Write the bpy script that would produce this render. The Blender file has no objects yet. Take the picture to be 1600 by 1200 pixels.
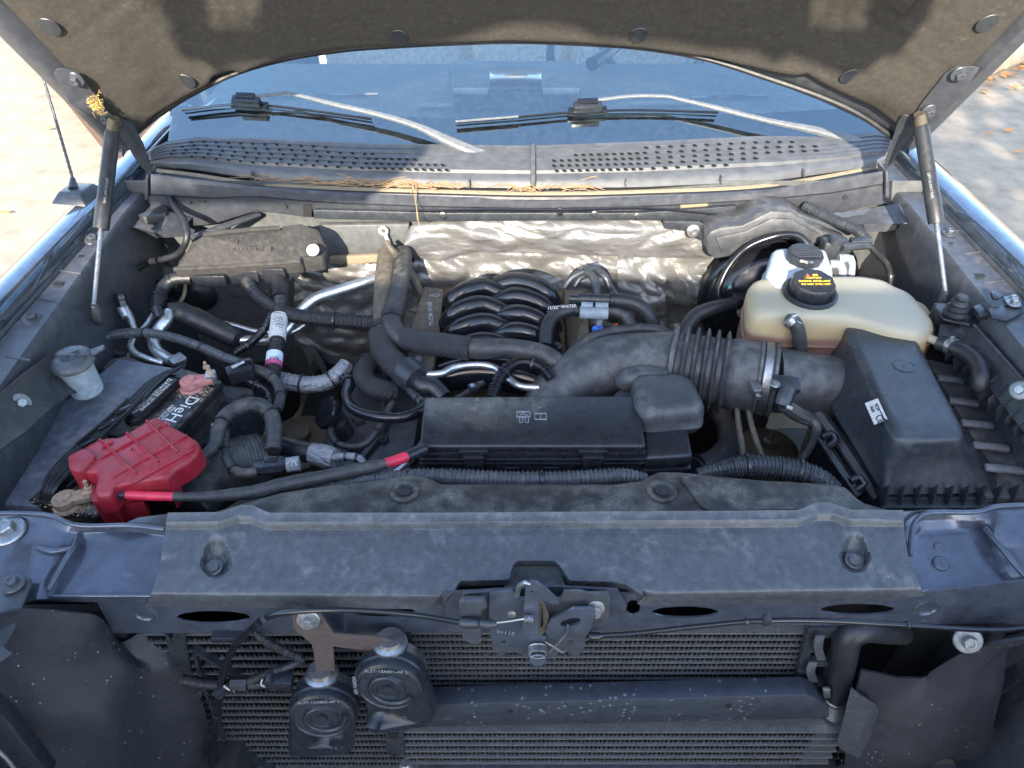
import bpy, bmesh, math, random
from mathutils import Vector as V, Matrix, noise
random.seed(7)
SC = bpy.context.scene
COL = SC.collection
R = math.radians
# ------------------------------------------------------------------ camera
CAM_Z, TILT, FPX = 1.9, R(40), 1150.0
cam_d = bpy.data.cameras.new('camera'); cam = bpy.data.objects.new('camera', cam_d); COL.objects.link(cam)
cam.location = (0, 0, CAM_Z); cam.rotation_euler = (R(90) - TILT, 0, 0)
cam_d.sensor_fit = 'HORIZONTAL'; cam_d.sensor_width = 36; cam_d.lens = FPX / 1600 * 36
cam_d.clip_start = .02; cam_d.clip_end = 500
SC.camera = cam
# ------------------------------------------------------------------ light
SUN_EL, SUN_AZ = R(28), R(8)          # sun stands in front of the truck, a little to the left
SUND = V((-math.cos(SUN_EL) * math.sin(SUN_AZ), -math.cos(SUN_EL) * math.cos(SUN_AZ), math.sin(SUN_EL)))
world = bpy.data.worlds.new('World'); SC.world = world; world.use_nodes = True
wn = world.node_tree; bg = wn.nodes['Background']
sky = wn.nodes.new('ShaderNodeTexSky'); sky.sky_type = 'NISHITA'; sky.sun_disc = False
sky.sun_elevation = SUN_EL; sky.sun_rotation = math.atan2(SUND.x, SUND.y)
wn.links.new(sky.outputs[0], bg.inputs[0]); bg.inputs[1].default_value = .15
sun_d = bpy.data.lights.new('sun', 'SUN'); sun_d.energy = 2.9; sun_d.angle = R(.45); sun_d.color = (1, .88, .72)
sun = bpy.data.objects.new('sun', sun_d); COL.objects.link(sun)
sun.rotation_euler = SUND.to_track_quat('Z', 'Y').to_euler()
SC.view_settings.view_transform = 'Standard'; SC.view_settings.look = 'None'
SC.view_settings.exposure = 2.5; SC.view_settings.gamma = 1
# ------------------------------------------------------------------ pixel of the photograph -> point in the place
CT, ST = math.cos(TILT), math.sin(TILT)
def ray(px, py): return V((px - 800, FPX * CT + (600 - py) * ST, -FPX * ST + (600 - py) * CT))
def PZ(px, py, z): d = ray(px, py); return V((0, 0, CAM_Z)) + d * ((z - CAM_Z) / d.z)
def PY(px, py, y): d = ray(px, py); return V((0, 0, CAM_Z)) + d * (y / d.y)
def PP(px, py, o, n): d = ray(px, py); c = V((0, 0, CAM_Z)); return c + d * ((V(o) - c).dot(n) / d.dot(n))
def rad(p, rpx): return rpx * ((p - V((0, 0, CAM_Z))).dot(V((0, CT, -ST)))) / FPX
# ------------------------------------------------------------------ materials
def _n(nt, t, **kw):
    n = nt.nodes.new(t)
    for k, v in kw.items():
        if k in n.inputs: n.inputs[k].default_value = v
        else: setattr(n, k, v)
    return n
def mat(name, col, rough=.5, metal=0, bump=0, bscale=300, dust=None, dust_amt=.0, dscale=9, spec=.5, var=.12, coat=0, up=True, trans=0, sss=0, rvar=.12, bdist=.002, speck=None):
    m = bpy.data.materials.new(name); m.use_nodes = True; nt = m.node_tree; L = nt.links.new
    b = nt.nodes['Principled BSDF']
    b.inputs['Roughness'].default_value = rough; b.inputs['Metallic'].default_value = metal
    b.inputs['Specular IOR Level'].default_value = spec; b.inputs['Coat Weight'].default_value = coat
    b.inputs['Transmission Weight'].default_value = trans
    if sss: b.inputs['Subsurface Weight'].default_value = sss; b.inputs['Subsurface Scale'].default_value = .02
    tc = _n(nt, 'ShaderNodeNewGeometry')
    n1 = _n(nt, 'ShaderNodeTexNoise', Scale=dscale * 1.5, Detail=12, Roughness=.68, Distortion=.4); L(tc.outputs['Position'], n1.inputs['Vector'])
    n2 = _n(nt, 'ShaderNodeTexNoise', Scale=dscale * 6.3, Detail=6, Roughness=.6); L(tc.outputs['Position'], n2.inputs['Vector'])
    hv = _n(nt, 'ShaderNodeMapRange'); hv.inputs['From Min'].default_value = .3; hv.inputs['From Max'].default_value = .7
    hv.inputs['To Min'].default_value = 1 - var * 2; hv.inputs['To Max'].default_value = 1 + var * 2
    L(n2.outputs['Fac'], hv.inputs['Value'])
    mul = _n(nt, 'ShaderNodeVectorMath', operation='SCALE'); mul.inputs[0].default_value = col[:3]; L(hv.outputs[0], mul.inputs['Scale'])
    out = mul.outputs[0]
    rout = None
    rr = _n(nt, 'ShaderNodeMapRange'); rr.inputs['From Min'].default_value = .3; rr.inputs['From Max'].default_value = .7
    rr.inputs['To Min'].default_value = max(.03, rough - rvar); rr.inputs['To Max'].default_value = min(1, rough + rvar); L(n1.outputs['Fac'], rr.inputs['Value'])
    rout = rr.outputs[0]
    if dust:
        a = _n(nt, 'ShaderNodeMath', operation='MULTIPLY'); L(n1.outputs['Fac'], a.inputs[0]); a.inputs[1].default_value = .6
        c = _n(nt, 'ShaderNodeMath', operation='MULTIPLY_ADD'); L(n2.outputs['Fac'], c.inputs[0]); c.inputs[1].default_value = .4; L(a.outputs[0], c.inputs[2])
        d = _n(nt, 'ShaderNodeMapRange', interpolation_type='SMOOTHSTEP'); lo = .72 - .42 * dust_amt
        d.inputs['From Min'].default_value = lo - .06; d.inputs['From Max'].default_value = lo + .24; L(c.outputs[0], d.inputs['Value'])
        n6 = _n(nt, 'ShaderNodeTexNoise', Scale=260, Detail=4, Roughness=.7); L(tc.outputs['Position'], n6.inputs['Vector'])
        g6 = _n(nt, 'ShaderNodeMapRange'); g6.inputs['From Min'].default_value = .36; g6.inputs['From Max'].default_value = .6; g6.inputs['To Min'].default_value = .35; L(n6.outputs['Fac'], g6.inputs['Value'])
        d6 = _n(nt, 'ShaderNodeMath', operation='MULTIPLY'); L(d.outputs[0], d6.inputs[0]); L(g6.outputs[0], d6.inputs[1])
        d7 = _n(nt, 'ShaderNodeMath', operation='MULTIPLY'); L(d6.outputs[0], d7.inputs[0]); d7.inputs[1].default_value = .72; fac = d7.outputs[0]
        if up:
            s = _n(nt, 'ShaderNodeSeparateXYZ'); L(tc.outputs['Normal'], s.inputs[0])
            u = _n(nt, 'ShaderNodeMapRange'); u.inputs['From Min'].default_value = -.1; u.inputs['From Max'].default_value = .8; u.inputs['To Min'].default_value = .25; L(s.outputs[2], u.inputs['Value'])
            f2 = _n(nt, 'ShaderNodeMath', operation='MULTIPLY'); L(fac, f2.inputs[0]); L(u.outputs[0], f2.inputs[1]); fac = f2.outputs[0]
        mx = _n(nt, 'ShaderNodeMixRGB'); mx.inputs[2].default_value = (*dust, 1); L(fac, mx.inputs[0]); L(out, mx.inputs[1]); out = mx.outputs[0]
        rm = _n(nt, 'ShaderNodeMixRGB'); rm.inputs[2].default_value = (.85, .85, .85, 1); L(fac, rm.inputs[0]); L(rout, rm.inputs[1]); rout = rm.outputs[0]
    if speck:
        n3 = _n(nt, 'ShaderNodeTexVoronoi', Scale=speck[1]); L(tc.outputs['Position'], n3.inputs['Vector'])
        s3 = _n(nt, 'ShaderNodeMath', operation='LESS_THAN'); s3.inputs[1].default_value = speck[2]; L(n3.outputs['Distance'], s3.inputs[0])
        n4 = _n(nt, 'ShaderNodeTexNoise', Scale=13, Detail=2); L(tc.outputs['Position'], n4.inputs['Vector'])
        s4 = _n(nt, 'ShaderNodeMath', operation='GREATER_THAN'); s4.inputs[1].default_value = .53; L(n4.outputs['Fac'], s4.inputs[0])
        s5 = _n(nt, 'ShaderNodeMath', operation='MULTIPLY'); L(s3.outputs[0], s5.inputs[0]); L(s4.outputs[0], s5.inputs[1])
        mx = _n(nt, 'ShaderNodeMixRGB'); mx.inputs[2].default_value = (*speck[0], 1); L(s5.outputs[0], mx.inputs[0]); L(out, mx.inputs[1]); out = mx.outputs[0]
    L(out, b.inputs['Base Color']); L(rout, b.inputs['Roughness'])
    if bump:
        n5 = _n(nt, 'ShaderNodeTexNoise', Scale=bscale, Detail=4, Roughness=.6); L(tc.outputs['Position'], n5.inputs['Vector'])
        bp = _n(nt, 'ShaderNodeBump', Strength=bump, Distance=bdist); L(n5.outputs['Fac'], bp.inputs['Height']); L(bp.outputs[0], b.inputs['Normal'])
    return m
TAN = (.30, .25, .18); GREYD = (.20, .20, .19)
M = dict(
 plastic=mat('black_plastic', (.028, .032, .038), .28, bump=.25, bscale=900, dust=(.14,.145,.15), dust_amt=.38, dscale=9),
 plastic_clean=mat('black_plastic_clean', (.018, .020, .025), .25, bump=.2, bscale=900, dust=(.14,.14,.14), dust_amt=.2),
 plastic_dusty=mat('dusty_plastic', (.046, .049, .054), .42, bump=.3, bscale=700, dust=(.23, .225, .21), dust_amt=.55, dscale=8),
 shroud=mat('dusty_shroud', (.028, .028, .029), .55, bump=.3, bscale=600, dust=(.26, .245, .21), dust_amt=.6, dscale=7),
 shield=mat('sight_shield_plastic', (.056, .061, .069), .30, bump=.25, bscale=800, dust=(.25, .25, .245), dust_amt=.40, dscale=13),
 cowl=mat('weathered_cowl', (.078, .083, .09), .5, bump=.3, bscale=700, dust=(.2, .18, .15), dust_amt=.3, dscale=6),
 paint=mat('grey_blue_paint', (.062, .072, .098), .24, metal=.25, bump=.05, bscale=250, dust=GREYD, dust_amt=.22, dscale=6, coat=.3),
 paint_dusty=mat('dusty_body_paint', (.052, .057, .068), .42, metal=.1, bump=.1, bscale=300, dust=(.17, .165, .155), dust_amt=.4, dscale=9),
 paint_gloss=mat('glossy_body_paint', (.13, .17, .22), .10, metal=.8, coat=1, rvar=.03),
 fire=mat('firewall_paint', (.085, .09, .092), .45, bump=.08, bscale=200, dust=(.17, .16, .145), dust_amt=.35),
 felt=mat('hood_felt', (.040, .036, .030), .95, bump=.8, bscale=620, dust=(.12, .105, .085), dust_amt=.32, dscale=16, up=False, var=.12, bdist=.0015),
 rubber=mat('rubber', (.016, .017, .02), .42, bump=.25, bscale=500, dust=(.17, .15, .12), dust_amt=.34, dscale=14),
 rubber_dusty=mat('dusty_rubber', (.030, .032, .035), .5, bump=.3, bscale=500, dust=(.2, .18, .15), dust_amt=.5, dscale=12),
 gloss_black=mat('gloss_black_tube', (.009, .010, .013), .17, dust=GREYD, dust_amt=.1),
 steel=mat('zinc_steel', (.34, .35, .36), .46, metal=1, bump=.2, bscale=300, dust=(.3, .28, .25), dust_amt=.25, dscale=25),
 alum=mat('aluminium', (.62, .63, .64), .36, metal=.9, bump=.15, bscale=400, dust=(.34, .31, .26), dust_amt=.35, dscale=20),
 dirty_metal=mat('dirty_metal', (.10, .085, .065), .6, metal=.4, bump=.5, bscale=200, dust=(.2, .16, .1), dust_amt=.5, dscale=20),
 rust=mat('rusty_bracket', (.075, .055, .05), .65, bump=.3, bscale=400, dust=(.13, .11, .1), dust_amt=.3, dscale=20),
 corro=mat('corroded_terminal', (.42, .30, .2), .7, metal=.3, bump=.8, bscale=350, dust=(.55, .47, .38), dust_amt=.55, dscale=30, up=False),
 corro_red=mat('red_corroded_terminal', (.42, .17, .16), .75, bump=.8, bscale=350, dust=(.55, .36, .33), dust_amt=.5, dscale=30, up=False),
 dullzinc=mat('dull_zinc', (.20, .215, .23), .5, metal=.6, bump=.2, bscale=300, dust=(.25, .24, .22), dust_amt=.4, dscale=25),
 plastic_light=mat('pale_rib_plastic', (.12, .125, .135), .5, bump=.3, bscale=500, dust=(.24, .24, .245), dust_amt=.6, dscale=18),
 matte=mat('matte_dusty_plastic', (.040, .039, .038), .85, spec=.15, bump=.3, bscale=500, dust=(.10, .09, .078), dust_amt=.5, dscale=14), emboss=mat('embossed_lettering', (.075, .07, .065), .8, spec=.15), matte_dark=mat('slot_shade_colour', (.012, .012, .013), .9, spec=.1),
 red=mat('red_plastic', (.30, .014, .028), .36, bump=.12, bscale=600, dust=(.14, .085, .075), dust_amt=.6, dscale=12),
 redcable=mat('red_cable', (.62, .03, .07), .38, dust=(.3, .15, .12), dust_amt=.1),
 batt=mat('battery_case', (.018, .018, .02), .34, bump=.2, bscale=500, dust=(.34, .28, .22), dust_amt=.52, dscale=16),
 battcover=mat('battery_side_cover', (.10, .115, .15), .38, bump=.2, bscale=500, dust=(.3, .29, .3), dust_amt=.5, dscale=11),
 label_w=mat('white_label', (.5, .5, .49), .6, dust=(.4, .37, .32), dust_amt=.3, dscale=30),
 label_k=mat('black_label', (.02, .03, .04), .3),
 print_w=mat('white_print', (.62, .62, .6), .6),
 print_dim=mat('faded_print', (.22, .23, .25), .6),
 print_y=mat('yellow_print', (.75, .52, .05), .6), print_r=mat('red_print', (.6, .1, .05), .6), print_k=mat('black_print', (.01, .01, .01), .6),
 magenta=mat('magenta_label', (.45, .08, .2), .5), blue=mat('blue_clip', (.04, .17, .65), .4),
 greycon=mat('grey_connector', (.19, .22, .25), .5, dust=GREYD, dust_amt=.3), tank_w=mat('milky_plastic', (.36, .42, .46), .35, sss=.2, dust=(.4, .34, .26), dust_amt=.3, dscale=14),
 brownpipe=mat('dusty_brown_rubber', (.075, .066, .052), .65, bump=.3, bscale=400, dust=(.17, .145, .105), dust_amt=.6, dscale=14),
 seat=mat('beige_seat', (.8, .74, .6), .8, bump=.2, bscale=300), dash=mat('dashboard', (.15, .19, .21), .6, bump=.3, bscale=700),
 dash_refl=mat('painted_reflection', (.3, .31, .3), .5), screen=mat('dark_screen', (.01, .012, .015), .1),
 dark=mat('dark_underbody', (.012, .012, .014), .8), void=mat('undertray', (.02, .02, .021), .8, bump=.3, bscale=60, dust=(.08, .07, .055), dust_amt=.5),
 flap=mat('rubber_splash_flap', (.02, .022, .029), .5, bump=.5, bscale=420, dust=(.06, .06, .06), dust_amt=.3, dscale=12, speck=((.26, .23, .18), 85, .12)),
 needle=mat('dry_pine_needle', (.25, .165, .09), .7), strawtrim=mat('dusty_seal_line', (.20, .165, .11), .8, bump=.6, bscale=300, dust=(.3, .24, .16), dust_amt=.5, dscale=40),
 fin=mat('radiator_fin', (.028, .03, .032), .5, metal=.6, dust=(.2, .17, .12), dust_amt=.25, dscale=30, up=False), finlight=mat('radiator_tube', (.18, .18, .175), .45, metal=.5, dust=(.2, .17, .12), dust_amt=.25, dscale=30, up=False),
 clip_w=mat('pale_clip', (.34, .34, .32), .5), wiper=mat('wiper_arm_grey', (.10, .11, .12), .5, bump=.2, bscale=500, dust=(.2, .19, .17), dust_amt=.3, dscale=15),
 horn=mat('horn_plastic', (.018, .021, .028), .24, bump=.2, bscale=700, dust=(.10, .105, .115), dust_amt=.28, dscale=22),
 spatter=mat('spattered_black_metal', (.03, .036, .048), .4, bump=.2, bscale=400, speck=((.13, .14, .15), 90, .22)),
 mulch=mat('mulch', (.09, .05, .03), .95, bump=1, bscale=30, dust=(.2, .14, .09), dust_amt=.5, dscale=12, bdist=.05),
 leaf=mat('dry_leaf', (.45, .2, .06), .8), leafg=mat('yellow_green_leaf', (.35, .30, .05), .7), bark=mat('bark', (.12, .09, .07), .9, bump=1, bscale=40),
)
def foil_mat(name, sc, tint, rough=.3):
    m = bpy.data.materials.new(name); m.use_nodes = True; nt = m.node_tree; L = nt.links.new; b = nt.nodes['Principled BSDF']
    g = _n(nt, 'ShaderNodeNewGeometry'); mp = _n(nt, 'ShaderNodeMapping'); mp.inputs['Scale'].default_value = (1, 1, 2.6); mp.inputs['Rotation'].default_value = (0, .5, 0); L(g.outputs['Position'], mp.inputs['Vector'])
    nz = _n(nt, 'ShaderNodeTexNoise', Scale=sc * .5, Detail=5, Distortion=1.6); L(mp.outputs[0], nz.inputs['Vector'])
    v = _n(nt, 'ShaderNodeTexNoise', noise_type='RIDGED_MULTIFRACTAL', Scale=sc * 2.4, Detail=5, Roughness=.5, Distortion=.25); L(mp.outputs[0], v.inputs['Vector'])
    vr = _n(nt, 'ShaderNodeMath', operation='MULTIPLY'); vr.inputs[1].default_value = .55; L(v.outputs['Fac'], vr.inputs[0])
    fine = _n(nt, 'ShaderNodeTexNoise', Scale=sc * 20, Detail=3); L(g.outputs['Position'], fine.inputs['Vector'])
    a = _n(nt, 'ShaderNodeMath', operation='MULTIPLY_ADD'); L(nz.outputs['Fac'], a.inputs[0]); a.inputs[1].default_value = 1.6; L(vr.outputs[0], a.inputs[2])
    a2 = _n(nt, 'ShaderNodeMath', operation='MULTIPLY_ADD'); L(fine.outputs['Fac'], a2.inputs[0]); a2.inputs[1].default_value = .22; L(a.outputs[0], a2.inputs[2])
    bp = _n(nt, 'ShaderNodeBump', Strength=1, Distance=.006); L(a2.outputs[0], bp.inputs['Height']); L(bp.outputs[0], b.inputs['Normal'])
    cr = _n(nt, 'ShaderNodeMixRGB'); cr.inputs[1].default_value = (*tint, 1); cr.inputs[2].default_value = (.17, .16, .14, 1)
    dn = _n(nt, 'ShaderNodeTexNoise', Scale=7, Detail=7); L(g.outputs['Position'], dn.inputs['Vector'])
    dr = _n(nt, 'ShaderNodeMapRange'); dr.inputs['From Min'].default_value = .5; dr.inputs['From Max'].default_value = .75; L(dn.outputs['Fac'], dr.inputs['Value']); L(dr.outputs[0], cr.inputs[0]); L(cr.outputs[0], b.inputs['Base Color'])
    b.inputs['Metallic'].default_value = .45; b.inputs['Roughness'].default_value = rough
    return m
M['foil'] = foil_mat('crinkled_foil', 8, (.19, .19, .195), .45); M['foil_dark'] = foil_mat('dirty_crinkled_foil', 7, (.19, .19, .188), .45)
M['foil_wrap'] = foil_mat('foil_wrap', 40, (.30, .31, .33), .42)
def braid_mat():
    m = mat('braided_sleeve', (.03, .032, .036), .55); nt = m.node_tree; L = nt.links.new; b = nt.nodes['Principled BSDF']
    g = _n(nt, 'ShaderNodeNewGeometry'); hs = []
    for r in (.9, -.9):
        mp = _n(nt, 'ShaderNodeMapping'); mp.inputs['Rotation'].default_value = (0, 0, r); L(g.outputs['Position'], mp.inputs['Vector'])
        w = _n(nt, 'ShaderNodeTexWave', Scale=120); L(mp.outputs[0], w.inputs['Vector']); hs.append(w)
    a = _n(nt, 'ShaderNodeMath', operation='MAXIMUM'); L(hs[0].outputs['Fac'], a.inputs[0]); L(hs[1].outputs['Fac'], a.inputs[1])
    bp = _n(nt, 'ShaderNodeBump', Strength=1, Distance=.002); L(a.outputs[0], bp.inputs['Height']); L(bp.outputs[0], b.inputs['Normal'])
    return m
M['braid'] = braid_mat()
def tank_mat():
    m = mat('yellowed_tank', (.74, .66, .42), .5, bump=.2, bscale=500, sss=.12); nt = m.node_tree; L = nt.links.new; b = nt.nodes['Principled BSDF']
    g = _n(nt, 'ShaderNodeNewGeometry'); s = _n(nt, 'ShaderNodeSeparateXYZ'); L(g.outputs['Position'], s.inputs[0])
    nz = _n(nt, 'ShaderNodeTexNoise', Scale=9, Detail=4); L(g.outputs['Position'], nz.inputs['Vector'])
    a = _n(nt, 'ShaderNodeMath', operation='MULTIPLY_ADD'); L(nz.outputs['Fac'], a.inputs[0]); a.inputs[1].default_value = .006; L(s.outputs[2], a.inputs[2])
    r = _n(nt, 'ShaderNodeMapRange'); r.inputs['From Min'].default_value = 1.034; r.inputs['From Max'].default_value = 1.042; L(a.outputs[0], r.inputs['Value'])
    mx = _n(nt, 'ShaderNodeMixRGB'); mx.inputs[1].default_value = (.24, .14, .11, 1); L(r.outputs[0], mx.inputs[0])
    r2 = _n(nt, 'ShaderNodeMapRange'); r2.inputs['From Min'].default_value = 1.06; r2.inputs['From Max'].default_value = 1.092; L(a.outputs[0], r2.inputs['Value'])
    m2 = _n(nt, 'ShaderNodeMixRGB'); m2.inputs[1].default_value = (.36, .28, .155, 1); m2.inputs[2].default_value = (.34, .32, .245, 1); L(r2.outputs[0], m2.inputs[0])
    L(m2.outputs[0], mx.inputs[2]); L(mx.outputs[0], b.inputs['Base Color'])
    return m
M['tank'] = tank_mat()
def glass_mat(name='windshield_glass', ior=3.0, tr=(.86, .94, .96, 1)):
    m = bpy.data.materials.new(name); m.use_nodes = True; nt = m.node_tree; L = nt.links.new
    for n in list(nt.nodes):
        if n.type == 'BSDF_PRINCIPLED': nt.nodes.remove(n)
    o = [n for n in nt.nodes if n.type == 'OUTPUT_MATERIAL'][0]
    t = _n(nt, 'ShaderNodeBsdfTransparent'); t.inputs[0].default_value = tr
    gl = _n(nt, 'ShaderNodeBsdfGlossy', Roughness=.01); gl.inputs['Color'].default_value = (.80, .97, 1, 1); f = _n(nt, 'ShaderNodeFresnel', IOR=ior); mx = _n(nt, 'ShaderNodeMixShader')
    d = _n(nt, 'ShaderNodeBsdfDiffuse'); d.inputs[0].default_value = (.42, .46, .5, 1); g = _n(nt, 'ShaderNodeNewGeometry')
    nz = _n(nt, 'ShaderNodeTexNoise', Scale=60, Detail=8, Roughness=.8); L(g.outputs['Position'], nz.inputs['Vector'])
    r = _n(nt, 'ShaderNodeMapRange'); r.inputs['From Min'].default_value = .4; r.inputs['From Max'].default_value = .8; r.inputs['To Max'].default_value = .05; L(nz.outputs['Fac'], r.inputs['Value'])
    m2 = _n(nt, 'ShaderNodeMixShader'); L(r.outputs[0], m2.inputs[0]); L(t.outputs[0], m2.inputs[1]); L(d.outputs[0], m2.inputs[2])
    L(f.outputs[0], mx.inputs[0]); L(m2.outputs[0], mx.inputs[1]); L(gl.outputs[0], mx.inputs[2]); L(mx.outputs[0], o.inputs[0])
    return m
M['glass'] = glass_mat(); M['side_glass'] = glass_mat('side_glass', 1.5, (.75, .8, .8, 1))
M['concrete'] = mat('driveway_concrete', (.29, .24, .175), .9, bump=.6, bscale=60, dust=(.24, .195, .135), dust_amt=.4, dscale=1.2, up=False, bdist=.004)
# ------------------------------------------------------------------ things and parts
def thing(name, label, cat, loc=(0, 0, 0), group=None):
    o = bpy.data.objects.new(name, None); COL.objects.link(o); o.location = V(loc); o.empty_display_size = .05
    o['label'] = label; o['category'] = cat
    if group: o['group'] = group
    return o
def tag(o, label, cat, group=None):
    o['label'] = label; o['category'] = cat
    if group: o['group'] = group
    return o
def wloc(o):
    p = V((0, 0, 0))
    while o is not None:
        p += V(o.location) + (o.matrix_parent_inverse.translation if o.parent else V((0, 0, 0))); o = o.parent
    return p
def O(name, me, m, parent=None, kind=None, label=None, smooth=35):
    if isinstance(me, bmesh.types.BMesh):
        bmesh.ops.recalc_face_normals(me, faces=me.faces)
        d = bpy.data.meshes.new(name); me.to_mesh(d); me.free(); me = d
    if smooth:
        me.polygons.foreach_set('use_smooth', [True] * len(me.polygons)); me.set_sharp_from_angle(angle=R(smooth))
    # centre the origin on the piece
    if len(me.vertices):
        c = sum((v.co for v in me.vertices), V()) / len(me.vertices)
    else: c = V()
    me.transform(Matrix.Translation(-c))
    o = bpy.data.objects.new(name, me); COL.objects.link(o)
    if m is not None and not me.materials: me.materials.append(M[m] if isinstance(m, str) else m)
    o.location = c
    if parent is not None:
        o.parent = parent; o.location = c - wloc(parent)
    if kind: o['kind'] = kind
    if label: o['label'] = label
    return o
# ------------------------------------------------------------------ shapes
def cr(pts, step=.006, closed=False):
    """Catmull-Rom through points of any dimension (Vectors or tuples)"""
    P = [tuple(p) for p in pts]; n = len(P); out = []
    for i in range(n - 1):
        p0, p1, p2, p3 = P[max(i - 1, 0)], P[i], P[i + 1], P[min(i + 2, n - 1)]
        L = math.dist(p1[:3], p2[:3]); k = max(1, int(L / step))
        for j in range(k):
            t = j / k
            out.append(tuple(.5 * ((2 * b) + (c - a) * t + (2 * a - 5 * b + 4 * c - d) * t * t + (-a + 3 * b - 3 * c + d) * t ** 3) for a, b, c, d in zip(p0, p1, p2, p3)))
    out.append(P[-1]); return out
def tube_bm(pts, seg=12, corr=0, amp=.14, step=None, bm=None, wob=0):
    """pts: (x,y,z,r) world"""
    bm = bm or bmesh.new()
    st = step or (corr / 4 if corr else .007)
    C = cr(pts, st); n = len(C); cen = [V(c[:3]) for c in C]
    if wob:
        for i, c in enumerate(cen): cen[i] = c + V(noise.noise_vector(c * 40)) * wob
    t = [(cen[min(i + 1, n - 1)] - cen[max(i - 1, 0)]).normalized() for i in range(n)]
    u = t[0].orthogonal().normalized(); rings = []; s = 0
    for i in range(n):
        if i: s += (cen[i] - cen[i - 1]).length
        u = (u - t[i] * u.dot(t[i])).normalized(); w = t[i].cross(u); r = C[i][3]
        if corr: r *= 1 + amp * (1 if (s / corr) % 1 < .5 else -.35)
        if wob: r *= 1 + .12 * noise.noise(cen[i] * 90)
        rings.append([bm.verts.new(cen[i] + (u * math.cos(a) + w * math.sin(a)) * r) for a in [2 * math.pi * k / seg for k in range(seg)]])
    for a, b in zip(rings, rings[1:]):
        for k in range(seg): bm.faces.new((a[k], a[(k + 1) % seg], b[(k + 1) % seg], b[k]))
    bm.faces.new(rings[0][::-1]); bm.faces.new(rings[-1]); return bm
def add_ties(o, pts, fr=(.3, .68)):
    C = cr(pts, .004)
    for t in fr:
        i = int(t * len(C)); seg_ = C[i:i + 2]
        if len(seg_) > 1: O('cable_tie', tube_bm([(*c[:3], c[3] * 1.2 + .0006) for c in seg_], 12, step=1), 'plastic_clean', o, smooth=30)
def px4(pts):
    out = []
    for (x, y, z, r) in pts: p = PZ(x, y, z); out.append((*p, rad(p, r)))
    return out
def px4y(pts):
    out = []
    for (x, y, yy, r) in pts: p = PY(x, y, yy); out.append((*p, rad(p, r)))
    return out
def hose(name, label, cat, pts, m='rubber', corr=0, amp=.14, parent=None, group=None, seg=12, wob=0, y=False):
    o = O(name, tube_bm((px4y if y else px4)(pts), seg, corr, amp, wob=wob), m, parent, smooth=28 if corr else 50)
    if label: tag(o, label, cat, group)
    if label and cat in ('wiring loom', 'cable', 'hose') and (V(pts[0][:2]) - V(pts[-1][:2])).length > 45: add_ties(o, (px4y if y else px4)(pts), (.34, .7) if corr or cat != 'hose' else (.06, .94))
    return o
def basis(n):
    n = V(n).normalized(); u = n.orthogonal().normalized(); return u, n.cross(u), n
def lathe_bm(c, ax, prof, seg=24, bm=None, wave=None):
    """prof: (r, h) along axis"""
    bm = bm or bmesh.new(); u, w, n = basis(ax); c = V(c); rings = []
    for (r, h) in prof:
        rings.append([bm.verts.new(c + n * h + (u * math.cos(a) + w * math.sin(a)) * (r * (wave(a) if wave else 1))) for a in [2 * math.pi * k / seg for k in range(seg)]])
    for a, b in zip(rings, rings[1:]):
        for k in range(seg): bm.faces.new((a[k], a[(k + 1) % seg], b[(k + 1) % seg], b[k]))
    bm.faces.new(rings[0][::-1]); bm.faces.new(rings[-1]); return bm
def ext_bm(pts, e, bev=0, bm=None, seg=2, taper=1):
    """polygon of world points pushed along e"""
    own = bm is None; bm = bm or bmesh.new(); e = V(e); pts = [V(p) for p in pts]; c = sum(pts, V()) / len(pts)
    a = [bm.verts.new(p) for p in pts]; b = [bm.verts.new(c + (p - c) * taper + e) for p in pts]; n = len(a)
    fs = [bm.faces.new(a), bm.faces.new(b[::-1])]
    for k in range(n): fs.append(bm.faces.new((a[k], b[k], b[(k + 1) % n], a[(k + 1) % n])))
    if bev and own:
        bmesh.ops.recalc_face_normals(bm, faces=bm.faces)
        bmesh.ops.bevel(bm, geom=[x for x in bm.edges if x.calc_face_angle(0) > .5], offset=bev, segments=seg, profile=.5, affect='EDGES', clamp_overlap=True)
        bmesh.ops.triangulate(bm, faces=[f for f in bm.faces if len(f.verts) > 4])
    return bm
def slab(name, pts, z, th, m, parent=None, bev=.003, taper=1, **k):
    P = [PZ(p[0], p[1], p[2] if len(p) > 2 else z) for p in pts]
    return O(name, ext_bm(P, (0, 0, -th), bev, taper=taper), m, parent, **k)
def vslab(name, pts, y, th, m, parent=None, bev=.002, **k):
    P = [PY(p[0], p[1], p[2] if len(p) > 2 else y) for p in pts]
    return O(name, ext_bm(P, (0, th, 0), bev), m, parent, **k)
def roundp(P, r, n=5):
    P = [V(p) for p in P]; out = []; N = len(P)
    for i in range(N):
        a, b, c = P[i - 1], P[i], P[(i + 1) % N]; d1 = (a - b); d2 = (c - b)
        rr = min(r, d1.length * .48, d2.length * .48); p1 = b + d1.normalized() * rr; p2 = b + d2.normalized() * rr
        for k in range(n + 1):
            t = k / n; out.append(p1 * (1 - t) ** 2 + b * 2 * t * (1 - t) + p2 * t * t)
    return out
def rings_bm(rings, bm=None, cap=True):
    bm = bm or bmesh.new(); R_ = [[bm.verts.new(p) for p in r] for r in rings]; n = len(R_[0])
    for a, b in zip(R_, R_[1:]):
        for k in range(n): bm.faces.new((a[k], a[(k + 1) % n], b[(k + 1) % n], b[k]))
    if cap:
        bm.faces.new(R_[0][::-1]); bm.faces.new(R_[-1])
    return bm
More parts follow.
